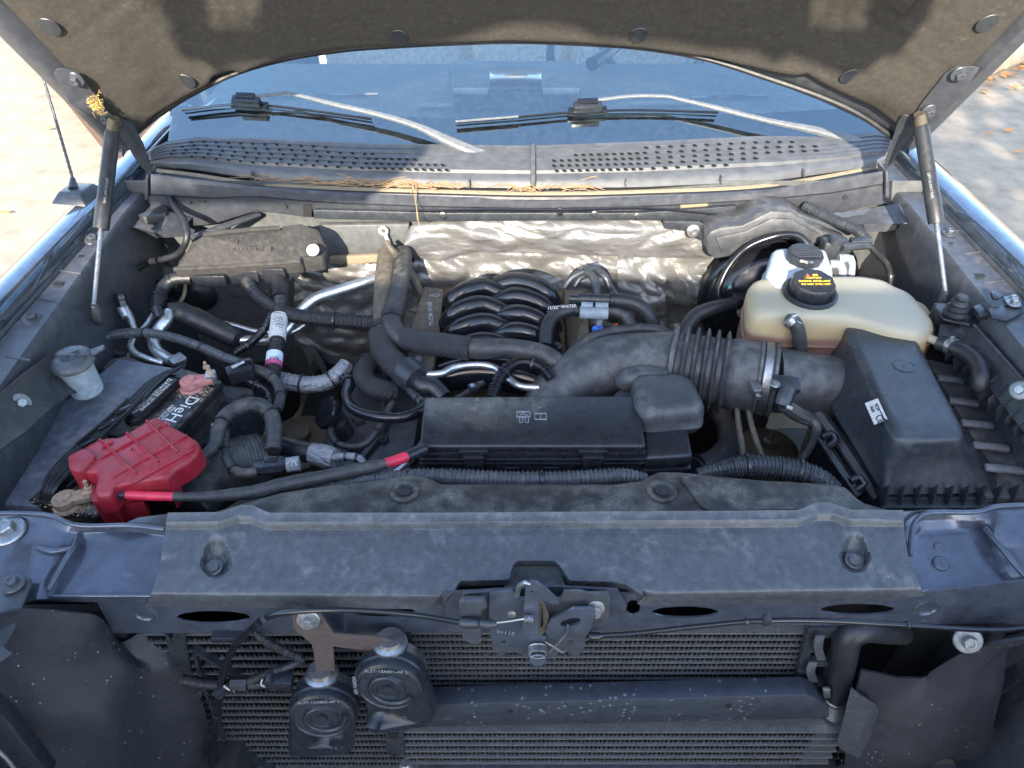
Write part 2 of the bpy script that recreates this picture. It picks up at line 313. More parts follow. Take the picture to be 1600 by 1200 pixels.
def pod(name, outline, z, levels, m, parent=None, r=.015, n=5, smooth=40, **k):
    """rounded solid: outline px at height z; levels (dz, scale) downward"""
    base = roundp([PZ(p[0], p[1], z) for p in outline], r, n); c = sum(base, V()) / len(base)
    rings = [[c + (p - c) * s + V((0, 0, dz)) for p in base] for dz, s in levels]
    return O(name, rings_bm(rings), m, parent, smooth=smooth, **k)
def box_bm(c, s, rot=None, bev=0, bm=None):
    own = bm is None; bm = bm or bmesh.new(); rm = rot or Matrix.Identity(3); vs = []
    r = bmesh.ops.create_cube(bm, size=1)
    for v in r['verts']: v.co = V(c) + rm @ V((v.co.x * s[0], v.co.y * s[1], v.co.z * s[2]))
    if bev and own: bmesh.ops.bevel(bm, geom=bm.edges[:], offset=bev, segments=2, profile=.5, affect='EDGES')
    return bm
def frame(x, up=(0, 0, 1)):
    x = V(x).normalized(); y = V(up).cross(x).normalized(); z = x.cross(y); return Matrix((x, y, z)).transposed()
def bolt(p, ax, r, parent, m='steel', washer=True):
    p = V(p); n = V(ax).normalized(); name = 'bolt'
    if washer:
        b = O('washer', lathe_bm(p, n, [(r * 1.9, 0), (r * 1.9, r * .2), (r * 1.75, r * .35), (r * 1.3, r * .42), (r * .3, r * .42)], 24), m, parent)
    bm = lathe_bm(p + n * r * (.42 if washer else 0), n, [(r, 0), (r, r * .75), (r * .88, r * .92), (r * .5, r * .92), (r * .45, r * .75), (.0002, r * .75)], 6)
    return O(name, bm, m, parent, smooth=20)
def plate(name, outs, o, u, v, th, m, parent=None, bev=0.0, to3=None, **k):
    """flat sheet with real holes. outs: list of closed outlines of world points lying on plane (o,u,v)"""
    cd = bpy.data.curves.new(name, 'CURVE'); cd.dimensions = '2D'; cd.fill_mode = 'BOTH'; cd.extrude = th / 2; cd.bevel_depth = bev; cd.bevel_resolution = 1
    o = V(o); u = V(u).normalized(); v = V(v).normalized(); w = u.cross(v)
    for pl in outs:
        s = cd.splines.new('POLY'); s.points.add(len(pl) - 1); s.use_cyclic_u = True
        for q, p in zip(s.points, pl): d = V(p) - o; q.co = (d.dot(u), d.dot(v), 0, 1)
    ob = bpy.data.objects.new('tmp', cd); COL.objects.link(ob); dg = bpy.context.evaluated_depsgraph_get(); me = bpy.data.meshes.new_from_object(ob.evaluated_get(dg))
    bpy.data.objects.remove(ob); bpy.data.curves.remove(cd)
    mt = Matrix((u, v, w)).transposed().to_4x4(); mt.translation = o; me.transform(mt)
    me.materials.clear()
    return O(name, me, m, parent, **k)
def ell(cx, cy, a, b, n=20, rot=0):
    return [(cx + a * math.cos(t) * math.cos(rot) - b * math.sin(t) * math.sin(rot), cy + a * math.cos(t) * math.sin(rot) + b * math.sin(t) * math.cos(rot)) for t in [2 * math.pi * k / n for k in range(n)]]
def text(s, c, u, v, size, m, parent=None, th=.0003, squash=1, name='lettering', space=1.0):
    cd = bpy.data.curves.new(name, 'FONT'); cd.body = s; cd.size = size; cd.extrude = th; cd.align_x = 'CENTER'; cd.align_y = 'CENTER'; cd.resolution_u = 2; cd.space_character = space
    ob = bpy.data.objects.new('tmp', cd); COL.objects.link(ob); dg = bpy.context.evaluated_depsgraph_get(); me = bpy.data.meshes.new_from_object(ob.evaluated_get(dg))
    bpy.data.objects.remove(ob); bpy.data.curves.remove(cd)
    u = V(u).normalized(); v = V(v); v = (v - u * v.dot(u)).normalized(); w = u.cross(v)
    mt = Matrix((u * squash, v, w)).transposed().to_4x4(); mt.translation = V(c) + w * th * 1.5; me.transform(mt); me.materials.clear()
    return O(name, me, m, parent, smooth=0)
def lerp(a, b, t): return a + (b - a) * t
def interp(tab, x):
    if x <= tab[0][0]: return tab[0][1]
    for (a, b), (c, d) in zip(tab, tab[1:]):
        if x <= c: return lerp(b, d, (x - a) / (c - a))
    return tab[-1][1]
def grid_bm(rows, th=0, bm=None):
    """rows: list of equal-length lists of points -> sheet, optional thickness along -normal"""
    bm = bm or bmesh.new(); G = [[bm.verts.new(p) for p in r] for r in rows]
    fs = []
    for a, b in zip(G, G[1:]):
        for k in range(len(a) - 1): fs.append(bm.faces.new((a[k], a[k + 1], b[k + 1], b[k])))
    if th: bmesh.ops.recalc_face_normals(bm, faces=fs); bmesh.ops.solidify(bm, geom=fs, thickness=th)
    return bm
# ================================================================== SETTING
g = bmesh.new(); S = 60
for x, y in ((-S, -S), (S, -S), (S, S), (-S, S)): g.verts.new((x, y, 0))
g.faces.new(g.verts[:]); O('driveway', g, 'concrete', kind='structure')
k0, k1 = PZ(1540, 122, .0), PZ(1640, 84, .0); kd = (k1 - k0).normalized(); kn = V((-kd.y, kd.x, 0))
O('kerb', ext_bm([k0 - kd * 6, k1 + kd * 12, k1 + kd * 12 + kn * .18, k0 - kd * 6 + kn * .18], (0, 0, .13), .02), 'concrete', kind='structure')
a, b = k0 - kd * 6 + kn * .185, k1 + kd * 12 + kn * .185
O('mulch_bed', ext_bm([a, b, b + kn * 8, a + kn * 8], (0, 0, .11)), 'mulch', kind='structure')
bm = bmesh.new()
for i in range(160):
    p = k0 + kd * random.uniform(-1, 5) - kn * abs(random.gauss(.03, .12)); p.z = .012; s = random.uniform(.02, .05); a = random.uniform(0, 6.3)
    bm.faces.new([bm.verts.new(p + V((math.cos(a + t) * s * q, math.sin(a + t) * s * q, random.uniform(0, .02)))) for t, q in ((0, 1), (1.6, .5), (3.14, 1), (4.7, .5))])
for (x, y) in ((8, 334), (77, 105), (78, 202), (1545, 210), (1590, 238), (1575, 205)):
    p = PZ(x, y, .012); s = .035
    bm.faces.new([bm.verts.new(p + V((math.cos(t) * s * q, math.sin(t) * s * q, random.uniform(0, .02)))) for t, q in ((0, 1), (1.6, .5), (3.14, 1), (4.7, .5))])
O('fallen_leaves', bm, 'leaf', kind='stuff', smooth=0)
tag(bpy.data.objects['fallen_leaves'], 'scattered dry orange leaves on the driveway beside the kerb', 'leaves')

# ================================================================== TRUCK BODY
truck = thing('pickup_truck', 'dark blue grey pickup truck body with its engine bay open', 'truck', (0, 1.2, 0))
def fender(sx, pts):
    # profile across (x, z) lofted along y; sx -1 left, 1 right
    x0, x1, xi0, xi1 = pts      # outer x, strip inner x, ledge inner x at front / at rear
    ys = [-.1 + .1 * i for i in range(21)] + [2.0, 2.1]
    def prof(y):
        bow = -.03 * max(0, (.9 - y)) ** 2 * 4; f = min(1, max(0, (y - .9) / .6)); xi = lerp(xi0, xi1, f)
        o = abs(x0) + bow; s1 = abs(x1) + bow * .8
        zz = 1.17 - .06 * max(0, .8 - y) ** 2
        return [(o + .03, .55), (o + .045, .9), (o + .03, 1.06), (o + .012, zz - .03), (o - .004, zz - .004), (o - .02, zz), (s1 + .008, zz + .003), (s1, zz - .004), (s1 - .004, zz - .03)]
    rows = [[V((sx * x, y, z)) for x, z in prof(y)] for y in ys]
    O('fender', grid_bm(rows, .0012), 'paint_gloss', truck, smooth=50)
    rows = []
    for y in ys:
        f = min(1, max(0, (y - .9) / .6)); xi = lerp(xi0, xi1, f); o = prof(y)[-1]
        w = o[0]
        rows.append([V((sx * x, y, z)) for x, z in [(w, 1.139), (w - .006, 1.125), (w - .010, 1.132), (w - .014, 1.1315), (abs(xi) + .004, 1.131), (abs(xi), 1.127), (abs(xi) - .004, 1.1), (abs(xi) - .012, .9), (abs(xi) - .03, .62), (abs(xi) - .03, .45)]])
    O('inner_fender', grid_bm(rows, .0015), 'paint_dusty', truck, smooth=40)
fender(-1, (.965, .905, .825, .869)); fender(1, (1.035, .972, .872, .905))
# bolts, slots and small stampings on the ledges
for x, y in ((50, 498), (32, 631), (145, 375)):
    p = PZ(x, y, 1.134) if y != 631 else PZ(x, y, 1.05)
    bolt(p, (.25, -.2, 1) if y != 631 else (.5, -.6, .7), .009 if y != 631 else .012, truck, 'paint_dusty' if y != 631 else 'steel')
for x, y in ((1483, 365), (1582, 470)):
    bolt(PZ(x, y, 1.134), (0, 0, 1), .008, truck, 'paint_dusty' if y < 400 else 'steel')
for x, y in ((91, 443), (1532, 430), (1487, 380), (125, 400)):
    p = PZ(x, y, 1.136); w = .017 if y > 410 else .007
    O('slot', box_bm(p, (w, .011 if w > .01 else .006, .0012)), 'print_k', truck, smooth=0)
for (x, y, sx) in ((78, 470, -1), (110, 425, -1), (28, 560, -1), (1520, 395, 1), (1552, 440, 1), (1500, 360, 1)):
    p = PZ(x, y, 1.133); O('crease', box_bm(p, (.05, .004, .004), Matrix.Rotation(.25 * sx, 3, 'Z'), .0015), 'paint_dusty', truck)
# bracket plate with bump stop sits on the right ledge (built later)
# firewall
fw = []
for i in range(41):
    x = -.95 + i * 1.95 / 40
    fw.append([V((x, 1.62 + .02 * math.sin(x * 9) * (z < .95), z)) for z in (.35, .6, .75, .85, .93, .97, 1.0, 1.02, 1.05, 1.1, 1.16)])
O('firewall', grid_bm(fw, .002), 'fire', truck)
vslab('firewall_emboss', [(350, 451), (420, 455), (425, 466), (362, 465), (350, 460)], 1.612, .004, 'fire', truck, .002)
# lower bay floor, sides and the dark front cavity
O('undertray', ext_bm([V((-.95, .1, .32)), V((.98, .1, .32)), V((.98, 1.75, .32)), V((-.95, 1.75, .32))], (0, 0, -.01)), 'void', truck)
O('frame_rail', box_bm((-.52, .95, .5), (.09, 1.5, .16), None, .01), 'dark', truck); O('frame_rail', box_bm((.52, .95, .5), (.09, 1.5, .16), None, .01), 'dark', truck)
# cab shell (roof, doors, rear wall) so that the windshield and shadows are right from any side
def q(name, pts, m, th=.02): return O(name, ext_bm([V(p) for p in pts], (0, 0, th) if abs((V(pts[1]) - V(pts[0])).cross(V(pts[2]) - V(pts[0])).normalized().z) > .5 else (V(pts[1]) - V(pts[0])).cross(V(pts[2]) - V(pts[0])).normalized() * th), m, truck, smooth=0)
q('roof', [(-.68, 2.72, 1.93), (.74, 2.72, 1.93), (.72, 4.3, 1.93), (-.66, 4.3, 1.93)], 'paint_gloss')
for sx, xo in ((-1, -.97), (1, 1.03)):
    q('door', [(xo, 2.05, .5), (xo, 4.4, .5), (xo, 4.4, 1.2), (xo, 2.05, 1.2)], 'paint_gloss')
    q('side_window', [(xo * .985, 2.15, 1.2), (xo * .985, 4.3, 1.2), (xo * .80, 4.2, 1.9), (xo * .80, 2.75, 1.9)], 'side_glass', .004)
    q('bed_side', [(xo, 4.45, .6), (xo, 5.6, .6), (xo, 5.6, 1.25), (xo, 4.45, 1.25)], 'paint_gloss')
    xr = -.68 if sx < 0 else .74
    O('roof_pillar', tube_bm([(xo * .93, 1.95, 1.22, .035), (xr, 2.72, 1.92, .035)], 8), 'paint', truck)
    O('roof_pillar', tube_bm([(xo * .97, 4.35, 1.2, .05), (xr, 4.25, 1.92, .05)], 8), 'paint', truck)
    O('roof_pillar', tube_bm([(xo * .97, 3.2, 1.2, .03), (xr, 3.2, 1.92, .03)], 8), 'paint', truck)
q('rear_wall', [(-.95, 4.4, .5), (1.01, 4.4, .5), (1.01, 4.4, 1.22), (-.95, 4.4, 1.22)], 'paint', .03)
O('tailgate', box_bm((.03, 5.62, .93), (2.0, .04, .65)), 'paint_gloss', truck)
O('cab_floor', box_bm((.03, 3.1, .55), (1.9, 2.5, .05)), 'dark', truck)
for xo, yo in ((-.85, 4.9), (.91, 4.9)):
    O('wheel', lathe_bm((xo - .12 if xo < 0 else xo + .12, yo, .4), (1 if xo < 0 else -1, 0, 0), [(.2, 0), (.38, 0), (.4, .03), (.4, .22), (.38, .25), (.2, .25)], 32), 'rubber', truck)

# ------------------------------------------------------------------ interior seen through the glass
cab = truck
SL = R(34)
def WSo(x): return 1.735 + .07 * ((x - .04) / .8) ** 2       # glass base y
def wsp(x, s, off=0): # point on the glass: x, distance up the slope
    return V((x, WSo(x) + s * math.cos(SL) - off * math.sin(SL), 1.20 + s * math.sin(SL) + off * math.cos(SL)))
rows = [[wsp(lerp(-.86, .93, i / 30), s) for i in range(31)] for s in [-.03 + .065 * k for k in range(17)]]
O('windshield', grid_bm(rows), 'glass', truck, smooth=60)
O('windshield_frit', grid_bm([[wsp(lerp(-.86, .93, i / 30), s, -.0025) for i in range(31)] for s in (-.03, .03, .065, .075 )]), 'print_k', truck, smooth=60)
# dashboard top
D = [[V((lerp(-.86, .93, i / 20), y, z)) for i in range(21)] for y, z in ((1.8, 1.17), (2.0, 1.18), (2.2, 1.185), (2.45, 1.175), (2.55, 1.13), (2.58, .9))]
O('dashboard', grid_bm(D, .004), 'dash', truck)
def dsh(name, pts, z, th, m, **k): return slab(name, pts, z, th, m, truck, **k)
hood_o = [PZ(x, y, 1.24) for x, y in ((706, 142), (700, 100), (712, 94), (895, 94), (908, 100), (910, 142))]
O('instrument_hood', ext_bm(hood_o, (0, 0, -.05), .008), 'dash', truck)
slab('screen', [(765, 106), (846, 106), (846, 140), (765, 140)], 1.243, .003, 'screen', truck, .001)
slab('tray_reflection', [(708, 137), (763, 137), (763, 147), (708, 147)], 1.2425, .003, 'dash_refl', truck, .001)  # pale colour stands for a reflection over the dash
slab('tray_reflection', [(848, 137), (905, 137), (905, 147), (848, 147)], 1.2425, .003, 'dash_refl', truck, .001)
slab('defroster_reflection', [(655, 161), (895, 160), (897, 166), (653, 167)], 1.19, .003, 'dash_refl', truck, .001)  # bright strip of reflection along the defroster, put in as pale colour
slab('defroster_reflection', [(985, 158), (1075, 157), (1078, 163), (985, 164)], 1.19, .003, 'dash_refl', truck, .001)
for a in ((410, 148, 590, 165), (1080, 150, 1200, 158)):
    slab('dash_seam', [(a[0], a[1]), (a[2], a[1] - 3), (a[2], a[1]), (a[0], a[1] + 3)], 1.19, .002, 'screen', truck, 0)
sb = []
for x0, x1 in ((-.78, -.2), (-.16, .2), (.25, .82)):
    s = O('seat_back', box_bm(((x0 + x1) / 2, 3.15, 1.0), (x1 - x0, .16, .86), None, .05), 'seat', truck)
    O('headrest', box_bm(((x0 + x1) / 2, 3.17, 1.47), ((x1 - x0) * .5, .11, .17), None, .04), 'seat', truck)
O('rear_seat', box_bm((.02, 4.1, .95), (1.6, .16, .8), None, .05), 'seat', truck)
w = O('steering_wheel', bmesh.new(), 'screen') if 0 else None
bm = bmesh.new(); c = V((.5, 2.75, 1.2)); ring = [c + V((math.cos(t) * .19, math.sin(t) * .19 * math.sin(.5), math.sin(t) * .19 * math.cos(.5))) for t in [2 * math.pi * k / 32 for k in range(33)]]
O('steering_wheel', tube_bm([(*p, .016) for p in ring], 8, step=.05), 'screen', truck)
O('mirror_stalk', tube_bm([(*PY(862, 60, 2.5), .012), (*PY(860, 85, 2.4), .014), (*PY(862, 118, 2.3), .02)], 8), 'screen', truck)
O('device_arm', tube_bm([(*PY(925, 100, 2.3), .022), (*PY(950, 82, 2.4), .018), (*PY(975, 60, 2.5), .02)], 8), 'screen', truck)

# ------------------------------------------------------------------ cowl
cowl = thing('cowl_grille', 'weathered grey plastic cowl grille along the windshield base', 'cowl', (0, 1.66, 1.15))
TOPR = [(235, 236), (255, 222), (310, 214), (430, 217), (569, 224), (769, 227), (837, 227), (987, 222), (1194, 212), (1294, 214), (1375, 205), (1392, 212)]
BOTR = [(235, 262), (300, 267), (400, 283), (540, 291), (700, 296), (840, 298), (1000, 296), (1200, 287), (1370, 262), (1392, 255)]
def cowlpt(px, f, off=0):
    yt, yb = interp(TOPR, px), interp(BOTR, px); z = lerp(1.205, 1.165, f) - .012 * max(0, f - .78) * 4 + off
    if f > .62: z -= .004
    return PZ(px, lerp(yt, yb, f), z)
def cowl_half(xs, seam):
    fs = [0, .06] + sorted([.10 + .11 * k for k in range(5)] + [.115 + .11 * k for k in range(5)]) + [.63, .7, .76, .80, .88, .95, 1]
    rows = []
    for f in fs:
        rows.append([cowlpt(x, f, (.0014 if any(abs(f - .10 - .11 * k) < .004 for k in range(5)) else 0) + (-.010 if f > .97 else 0)) for x in xs])
    O('grille_panel', grid_bm(rows, .003), 'cowl', cowl, smooth=30)
cowl_half([235 + i * 12 for i in range(50)] + [829], 1); cowl_half([838 + i * 11.8 for i in range(47)] + [1392], 1)
O('seam_bead', tube_bm([(*cowlpt(833, f, .003), .006) for f in (0, .3, .6, .9)], 8), 'cowl', cowl)
lv = ext_bm([V((-.0050, .0035, 0)), V((.0010, .0035, 0)), V((.0050, -.0035, 0)), V((-.0030, -.0035, 0))], (0, .001, .0022)); lme = bpy.data.meshes.new('louvre'); lv.to_mesh(lme); lv.free(); lme.materials.append(M['matte_dark'])  # near-black wedges carry the shade of the cowl slots in their colour
cnt = 0
def louvre(px, f):
    global cnt
    p = cowlpt(px, f, .0045); o = bpy.data.objects.new('louvre', lme); COL.objects.link(o); o.parent = cowl; o.location = p - wloc(cowl); cnt += 1
for k, f in enumerate((.14, .25, .36, .47, .58)):
    xa, xb = [(300, 520), (285, 590), (272, 660), (268, 700), (300, 700)][k]
    x = xa
    while x < xb: louvre(x, f); x += 19 if x < 560 else 12
    xa, xb = [(1010, 1240), (900, 1290), (866, 1290), (866, 1200), (870, 1140)][k]
    x = xa
    while x < xb: louvre(x, f); x += 19 if x > 1000 else 12
for px in (393, 733, 978, 1127, 1256): O('rib', box_bm(cowlpt(px, .86, .006), (.004, .02, .014), None, .001), 'cowl', cowl)
# rubber seal with a dusty line
sealz = [(240, 268), (300, 275), (400, 289), (540, 297), (700, 302), (840, 305), (1000, 302), (1200, 292), (1376, 262)]
seal = O('hood_seal', tube_bm(px4([(x, y, 1.145, 5.5) for x, y in sealz]), 8), 'strawtrim'); tag(seal, 'long dusty rubber seal line below the cowl grille', 'seal')
O('seal_lip', tube_bm(px4([(x, y + 5, 1.142, 5) for x, y in sealz]), 8), 'rubber', seal)
# cowl front panel (dark sheet metal below the seal)
CT_ = [(236, 272), (300, 280), (400, 292), (540, 302), (700, 308), (840, 311), (1000, 308), (1200, 298), (1378, 268)]
CB_ = [(236, 356), (330, 350), (400, 328), (480, 338), (640, 345), (840, 348), (1000, 345), (1080, 340), (1200, 330), (1300, 332), (1378, 318)]
xs = [236 + i * 19.7 for i in range(59)]
rows = [[PY(x, lerp(interp(CT_, x), interp(CB_, x), f), 1.565 + dy + .00 * x) for x in xs] for f, dy in ((0, 0), (.1, -.006), (.35, -.006), (.4, .004), (.7, .008), (1, .02))]
O('cowl_panel', grid_bm(rows, .002), 'paint_dusty', truck)
for x, y, r in ((297, 317, 2.5), (312, 314, 2), (320, 315, 2), (445, 322, 3), (1184, 320, 3.5), (1321, 308, 3.5), (257, 385, 5)):
    p = PY(x, y, 1.566); O('hole', lathe_bm(p, (0, -1, .1), [(rad(p, r), 0), (rad(p, r), .002)], 12), 'print_k', truck)
for x0, x1, y0, y1 in ((474, 487, 319, 339), (1063, 1106, 318, 330)):
    vslab('opening', [(x0, y0), (x1, y0), (x1, y1), (x0, y1)], 1.5665, .003, 'print_k' if x0 < 900 else 'strawtrim', truck, 0)
# lower flange strip with fasteners
vslab('flange_strip', [(490, 328), (700, 333), (1000, 333), (1150, 322), (1150, 330), (1100, 345), (1000, 344), (700, 346), (490, 342)], 1.552, .012, 'plastic', truck, .002)
for x, y in ((692, 337), (929, 335), (996, 338)): p = PY(x, y, 1.55); O('screw', lathe_bm(p, (0, -1, .2), [(rad(p, 6), 0), (rad(p, 6), .002), (rad(p, 3), .003), (rad(p, 3), .006)], 12), 'plastic_clean', truck)
vslab('wire_clip', [(871, 325), (879, 325), (879, 338), (871, 338)], 1.545, .008, 'plastic_clean', truck)
hose('cowl_wire', None, None, [(640, 330, 1.54, 2), (760, 327, 1.54, 2), (880, 328, 1.54, 2), (1000, 325, 1.54, 2), (1120, 335, 1.54, 2)], 'gloss_black', parent=truck, y=True, seg=6)
# corner brackets of sheet metal
def sheet(name, rows, m, th=.002, parent=None, sm=30, **k):
    n = max(len(r) for r in rows); RR = []
    for r in rows:
        c = cr([PZ(*p) for p in r], 10) if 0 else None
        pts = [PZ(*p) for p in r]; RR.append(pts)
    return O(name, grid_bm(RR, th), m, parent, smooth=sm, **k)
sheet('corner_bracket', [[(205, 322, 1.1), (235, 320, 1.1), (262, 330, 1.12), (300, 340, 1.09)], [(190, 335, 1.1), (232, 338, 1.1), (258, 350, 1.11), (290, 352, 1.08)], [(178, 352, 1.1), (215, 356, 1.1), (246, 365, 1.09), (305, 360, 1.07)], [(180, 358, 1.08), (228, 362, 1.08), (245, 372, 1.075), (300, 369, 1.06)]], 'paint_dusty', parent=truck)
slab('sheet_ramp', [(295, 367), (400, 330), (408, 333), (302, 372)], 1.09, .008, 'paint_dusty', truck, .002)
slab('foam_wedge', [(215, 335), (255, 318), (262, 325), (258, 333), (225, 340)], 1.125, .02, 'rubber_dusty', truck)
bolt(PZ(214, 319, 1.112), (0, -.2, 1), .009, truck, 'paint_dusty')
sheet('corner_bracket', [[(1300, 333, 1.11), (1360, 325, 1.11), (1400, 318, 1.12), (1432, 330, 1.11)], [(1298, 343, 1.1), (1350, 335, 1.1), (1405, 335, 1.11), (1440, 346, 1.11)], [(1310, 352, 1.1), (1350, 350, 1.1), (1395, 350, 1.1), (1432, 350, 1.1)], [(1318, 356, 1.08), (1352, 362, 1.08), (1385, 362, 1.08), (1425, 352, 1.08)]], 'paint_dusty', parent=truck)
sheet('corner_seal', [[(1345, 320, 1.1), (1392, 322, 1.1)], [(1340, 318, 1.12), (1385, 318, 1.12)], [(1350, 280, 1.14), (1378, 265, 1.16)], [(1372, 262, 1.15), (1382, 260, 1.17)]], 'rubber_dusty', .006, truck)
for sx, pts in ((0, [(228, 272), (232, 275), (230, 312), (226, 312)]), (1, [(1384, 268), (1388, 268), (1390, 310), (1384, 308)])):
    vslab('support_tab', pts, 1.56, .05, 'paint_dusty', truck, .001)
# pine needles caught on the seal
bm = bmesh.new(); rr = random.Random(3)
def needle(x, y, ang, L, z=1.16, dz=0):
    p = PZ(x, y, z); q_ = V((math.cos(ang), -math.sin(ang) * .35, 0)) * L; k = V((0, 0, rr.uniform(.002, .012)))
    tube_bm([(*p, .0011), (*(p + q_ * .5 + k), .0012), (*(p + q_ + V((0, 0, dz))), .0006)], 4, step=.03, bm=bm)
for i in range(110):
    x = rr.gauss(640, 40) if i < 70 else rr.uniform(410, 640); needle(x, interp(sealz, x) - rr.uniform(7, 17), rr.gauss(0, .25) + (math.pi if rr.random() < .5 else 0), rr.uniform(.03, .11), 1.158)
for i in range(26): x = rr.uniform(800, 910); needle(x, interp(sealz, x) - rr.uniform(5, 14), rr.gauss(0, .3) + (math.pi if rr.random() < .5 else 0), rr.uniform(.02, .08), 1.158)
for a in ((600, 245, 640, 275), (640, 275, 590, 290), (640, 275, 700, 310), (640, 275, 690, 262), (640, 275, 735, 255), (650, 285, 652, 345), (645, 285, 655, 352), (648, 285, 640, 320), (805, 270, 750, 308), (372, 273, 410, 282), (660, 290, 710, 313), (520, 270, 560, 283), (905, 282, 945, 277), (1010, 0, 0, 0)):
    if a[2] == 0: continue
    p, q_ = PZ(a[0], a[1], 1.17), PZ(a[2], a[3], 1.165 if a[3] < 300 else 1.12)
    tube_bm([(*p, .0009), (*((p + q_) / 2 + V((0, -.005, .008))), .0011), (*q_, .0009)], 4, step=.03, bm=bm)
tag(O('pine_needles', bm, 'needle', kind='stuff'), 'dry brown pine needles caught along the cowl seal', 'pine needles')

# ------------------------------------------------------------------ wipers
def wslope(px, py, off):
    d = ray(px, py); c = V((0, 0, CAM_Z)); t0 = None
    n = V((0, -math.sin(SL), math.cos(SL))); p = PP(px, py, wsp(.04, 0, off), n)
    for _ in range(4): p = PP(px, py, wsp(p.x, 0, off), n)
    return p
def wiper(label, arm, blade, hub):
    t = thing('wiper', label, 'wiper', wslope(*arm[0][:2], .02), 'windshield wipers')
    pts = [(*(cowlpt(x, .55, .03) if o is None else wslope(x, y, o)), r) for x, y, r, o in arm]
    bm = bmesh.new(); C = cr(pts, .012); rows = []
    for i, c in enumerate(C):
        p = V(c[:3]); tn = (V(C[min(i + 1, len(C) - 1)][:3]) - V(C[max(i - 1, 0)][:3])).normalized(); s = tn.cross(V((0, -.5, .85))).normalized(); u = s.cross(tn); w = c[3] * .72
        rows.append([p - s * w - u * w * .5, p - s * w * .95 + u * w * .25, p - s * w * .5 + u * w * .6, p + s * w * .5 + u * w * .6, p + s * w * .95 + u * w * .25, p + s * w - u * w * .5])
    O('wiper_arm', rings_bm(rows), 'wiper', t, smooth=30)
    bl = [(*wslope(x, y, .016), .0034) for x, y in blade]
    b = O('wiper_blade', tube_bm(bl, 6), 'gloss_black', t)
    O('rubber_edge', tube_bm([(*wslope(x, y, .007), .002) for x, y in blade], 6), 'rubber', b)
    O('blade_spine', tube_bm([(*wslope(x, y - 1, .0215), .0028) for x, y in blade[:2]], 6), 'wiper', b)
    p = wslope(hub[0], hub[1], .028); tn = (V(bl[-1][:3]) - V(bl[0][:3])).normalized(); fr = frame(tn, (0, -.56, .83))
    h = O('blade_adapter', box_bm(p, (.07, .022, .022), fr, .004), 'plastic_clean', t); O('adapter_cap', box_bm(p + V((0, 0, .013)), (.05, .016, .008), fr, .003), 'gloss_black', h)
    O('clip', box_bm(p + fr @ V((.002, 0, -.016)), (.095, .02, .012), fr, .003), 'gloss_black', h)
wiper('left wiper whose grey arm pivots at the middle of the cowl', [(768, 246, .019, .012), (735, 234, .019, .02), (700, 219, .017, .028), (650, 196, .011, .034), (590, 178, .009, .036), (520, 162, .008, .038), (455, 146, .006, .038), (440, 146, .006, .038), (385, 152, .006, .036)], [(285, 172), (380, 163), (480, 172), (580, 186)], (385, 158))
wiper('right wiper whose pale arm pivots near the right cowl corner', [(1345, 224, .019, .012), (1315, 213, .018, .02), (1270, 202, .013, .028), (1200, 188, .009, .034), (1120, 168, .008, .036), (1060, 154, .006, .038), (1040, 150, .006, .038), (985, 150, .006, .038), (920, 158, .006, .036)], [(712, 191), (810, 183), (900, 175), (1000, 172), (1122, 176)], (918, 167))
# ------------------------------------------------------------------ antenna
p = PZ(122, 308, 1.172); ant = thing('antenna', 'thin black whip antenna on a square base on the left fender', 'antenna', p)
O('base', ext_bm([p + V((-.045, -.035, 0)), p + V((.04, -.05, 0)), p + V((.05, .04, 0)), p + V((-.035, .05, 0))], (0, 0, .022), .004, taper=.6), 'plastic', ant)
tip = PY(66, 115, 1.62)
O('boot', tube_bm([(*(p + V((-.002, 0, .02))), .011), (*lerp(p, tip, .16), .005)], 10), 'plastic', ant)
O('mast', tube_bm([(*lerp(p, tip, .1), .0032), (*lerp(p, tip, .6), .003), (*lerp(p, tip, 1.3), .0022)], 8, corr=.012, amp=.12), 'plastic', ant)

# ================================================================== HOOD
hood = thing('hood', 'open truck hood raised over the bay, brown felt liner below', 'hood', (0, 1.6, 1.3))
HB = [(196, 230), (203, 225), (222, 205), (250, 182), (300, 150), (370, 116), (450, 93), (540, 79), (620, 73), (700, 68), (800, 66), (900, 68), (1000, 75), (1100, 93), (1200, 126), (1280, 157), (1340, 184), (1385, 212), (1408, 226), (1415, 228)]
HL = [(196, 218), (203, 214), (222, 196), (250, 170), (300, 139), (334, 121), (345, 108), (372, 99), (385, 103), (400, 96), (450, 80), (540, 65), (620, 60), (700, 56), (800, 53), (900, 56), (1000, 64), (1100, 78), (1205, 104), (1225, 107), (1238, 104), (1262, 118), (1280, 127), (1300, 137), (1340, 155), (1385, 188), (1408, 212), (1415, 218)]
OPEN = R(58); HD = V((0, -math.cos(OPEN), math.sin(OPEN))); HN = V((0, -math.sin(OPEN), -math.cos(OPEN)))   # HN: out of the underside, toward the camera
def hy(px): s = (px - 806) / 610; return 1.665 - .10 * s * s
def hb(px): return PY(px, interp(HB, px), hy(px))
def hoodpt(px, L, off=0):
    s = (px - 806) / 610; b = hb(px); return b + HD * L + V((s * .10 * L + .0, 0, 0)) + HN * off
def L_at(px, py):   # how far up the hood a pixel on column-like px lies
    lo, hi = -.02, 1.2
    for _ in range(30):
        m_ = (lo + hi) / 2; p = hoodpt(px, m_); v_ = p - V((0, 0, CAM_Z)); yy = 600 - v_.dot(V((0, ST, CT))) / v_.dot(V((0, CT, -ST))) * FPX
        if yy > py: lo = m_
        else: hi = m_
    return lo
hx = sorted(set([196, 199, 203, 208, 214, 222, 231] + [240 + i * 12 for i in range(97)] + [1398, 1404, 1409, 1413, 1415]))
Ls = [0, .006, .02, .04] + [.06 + .04 * k for k in range(29)]
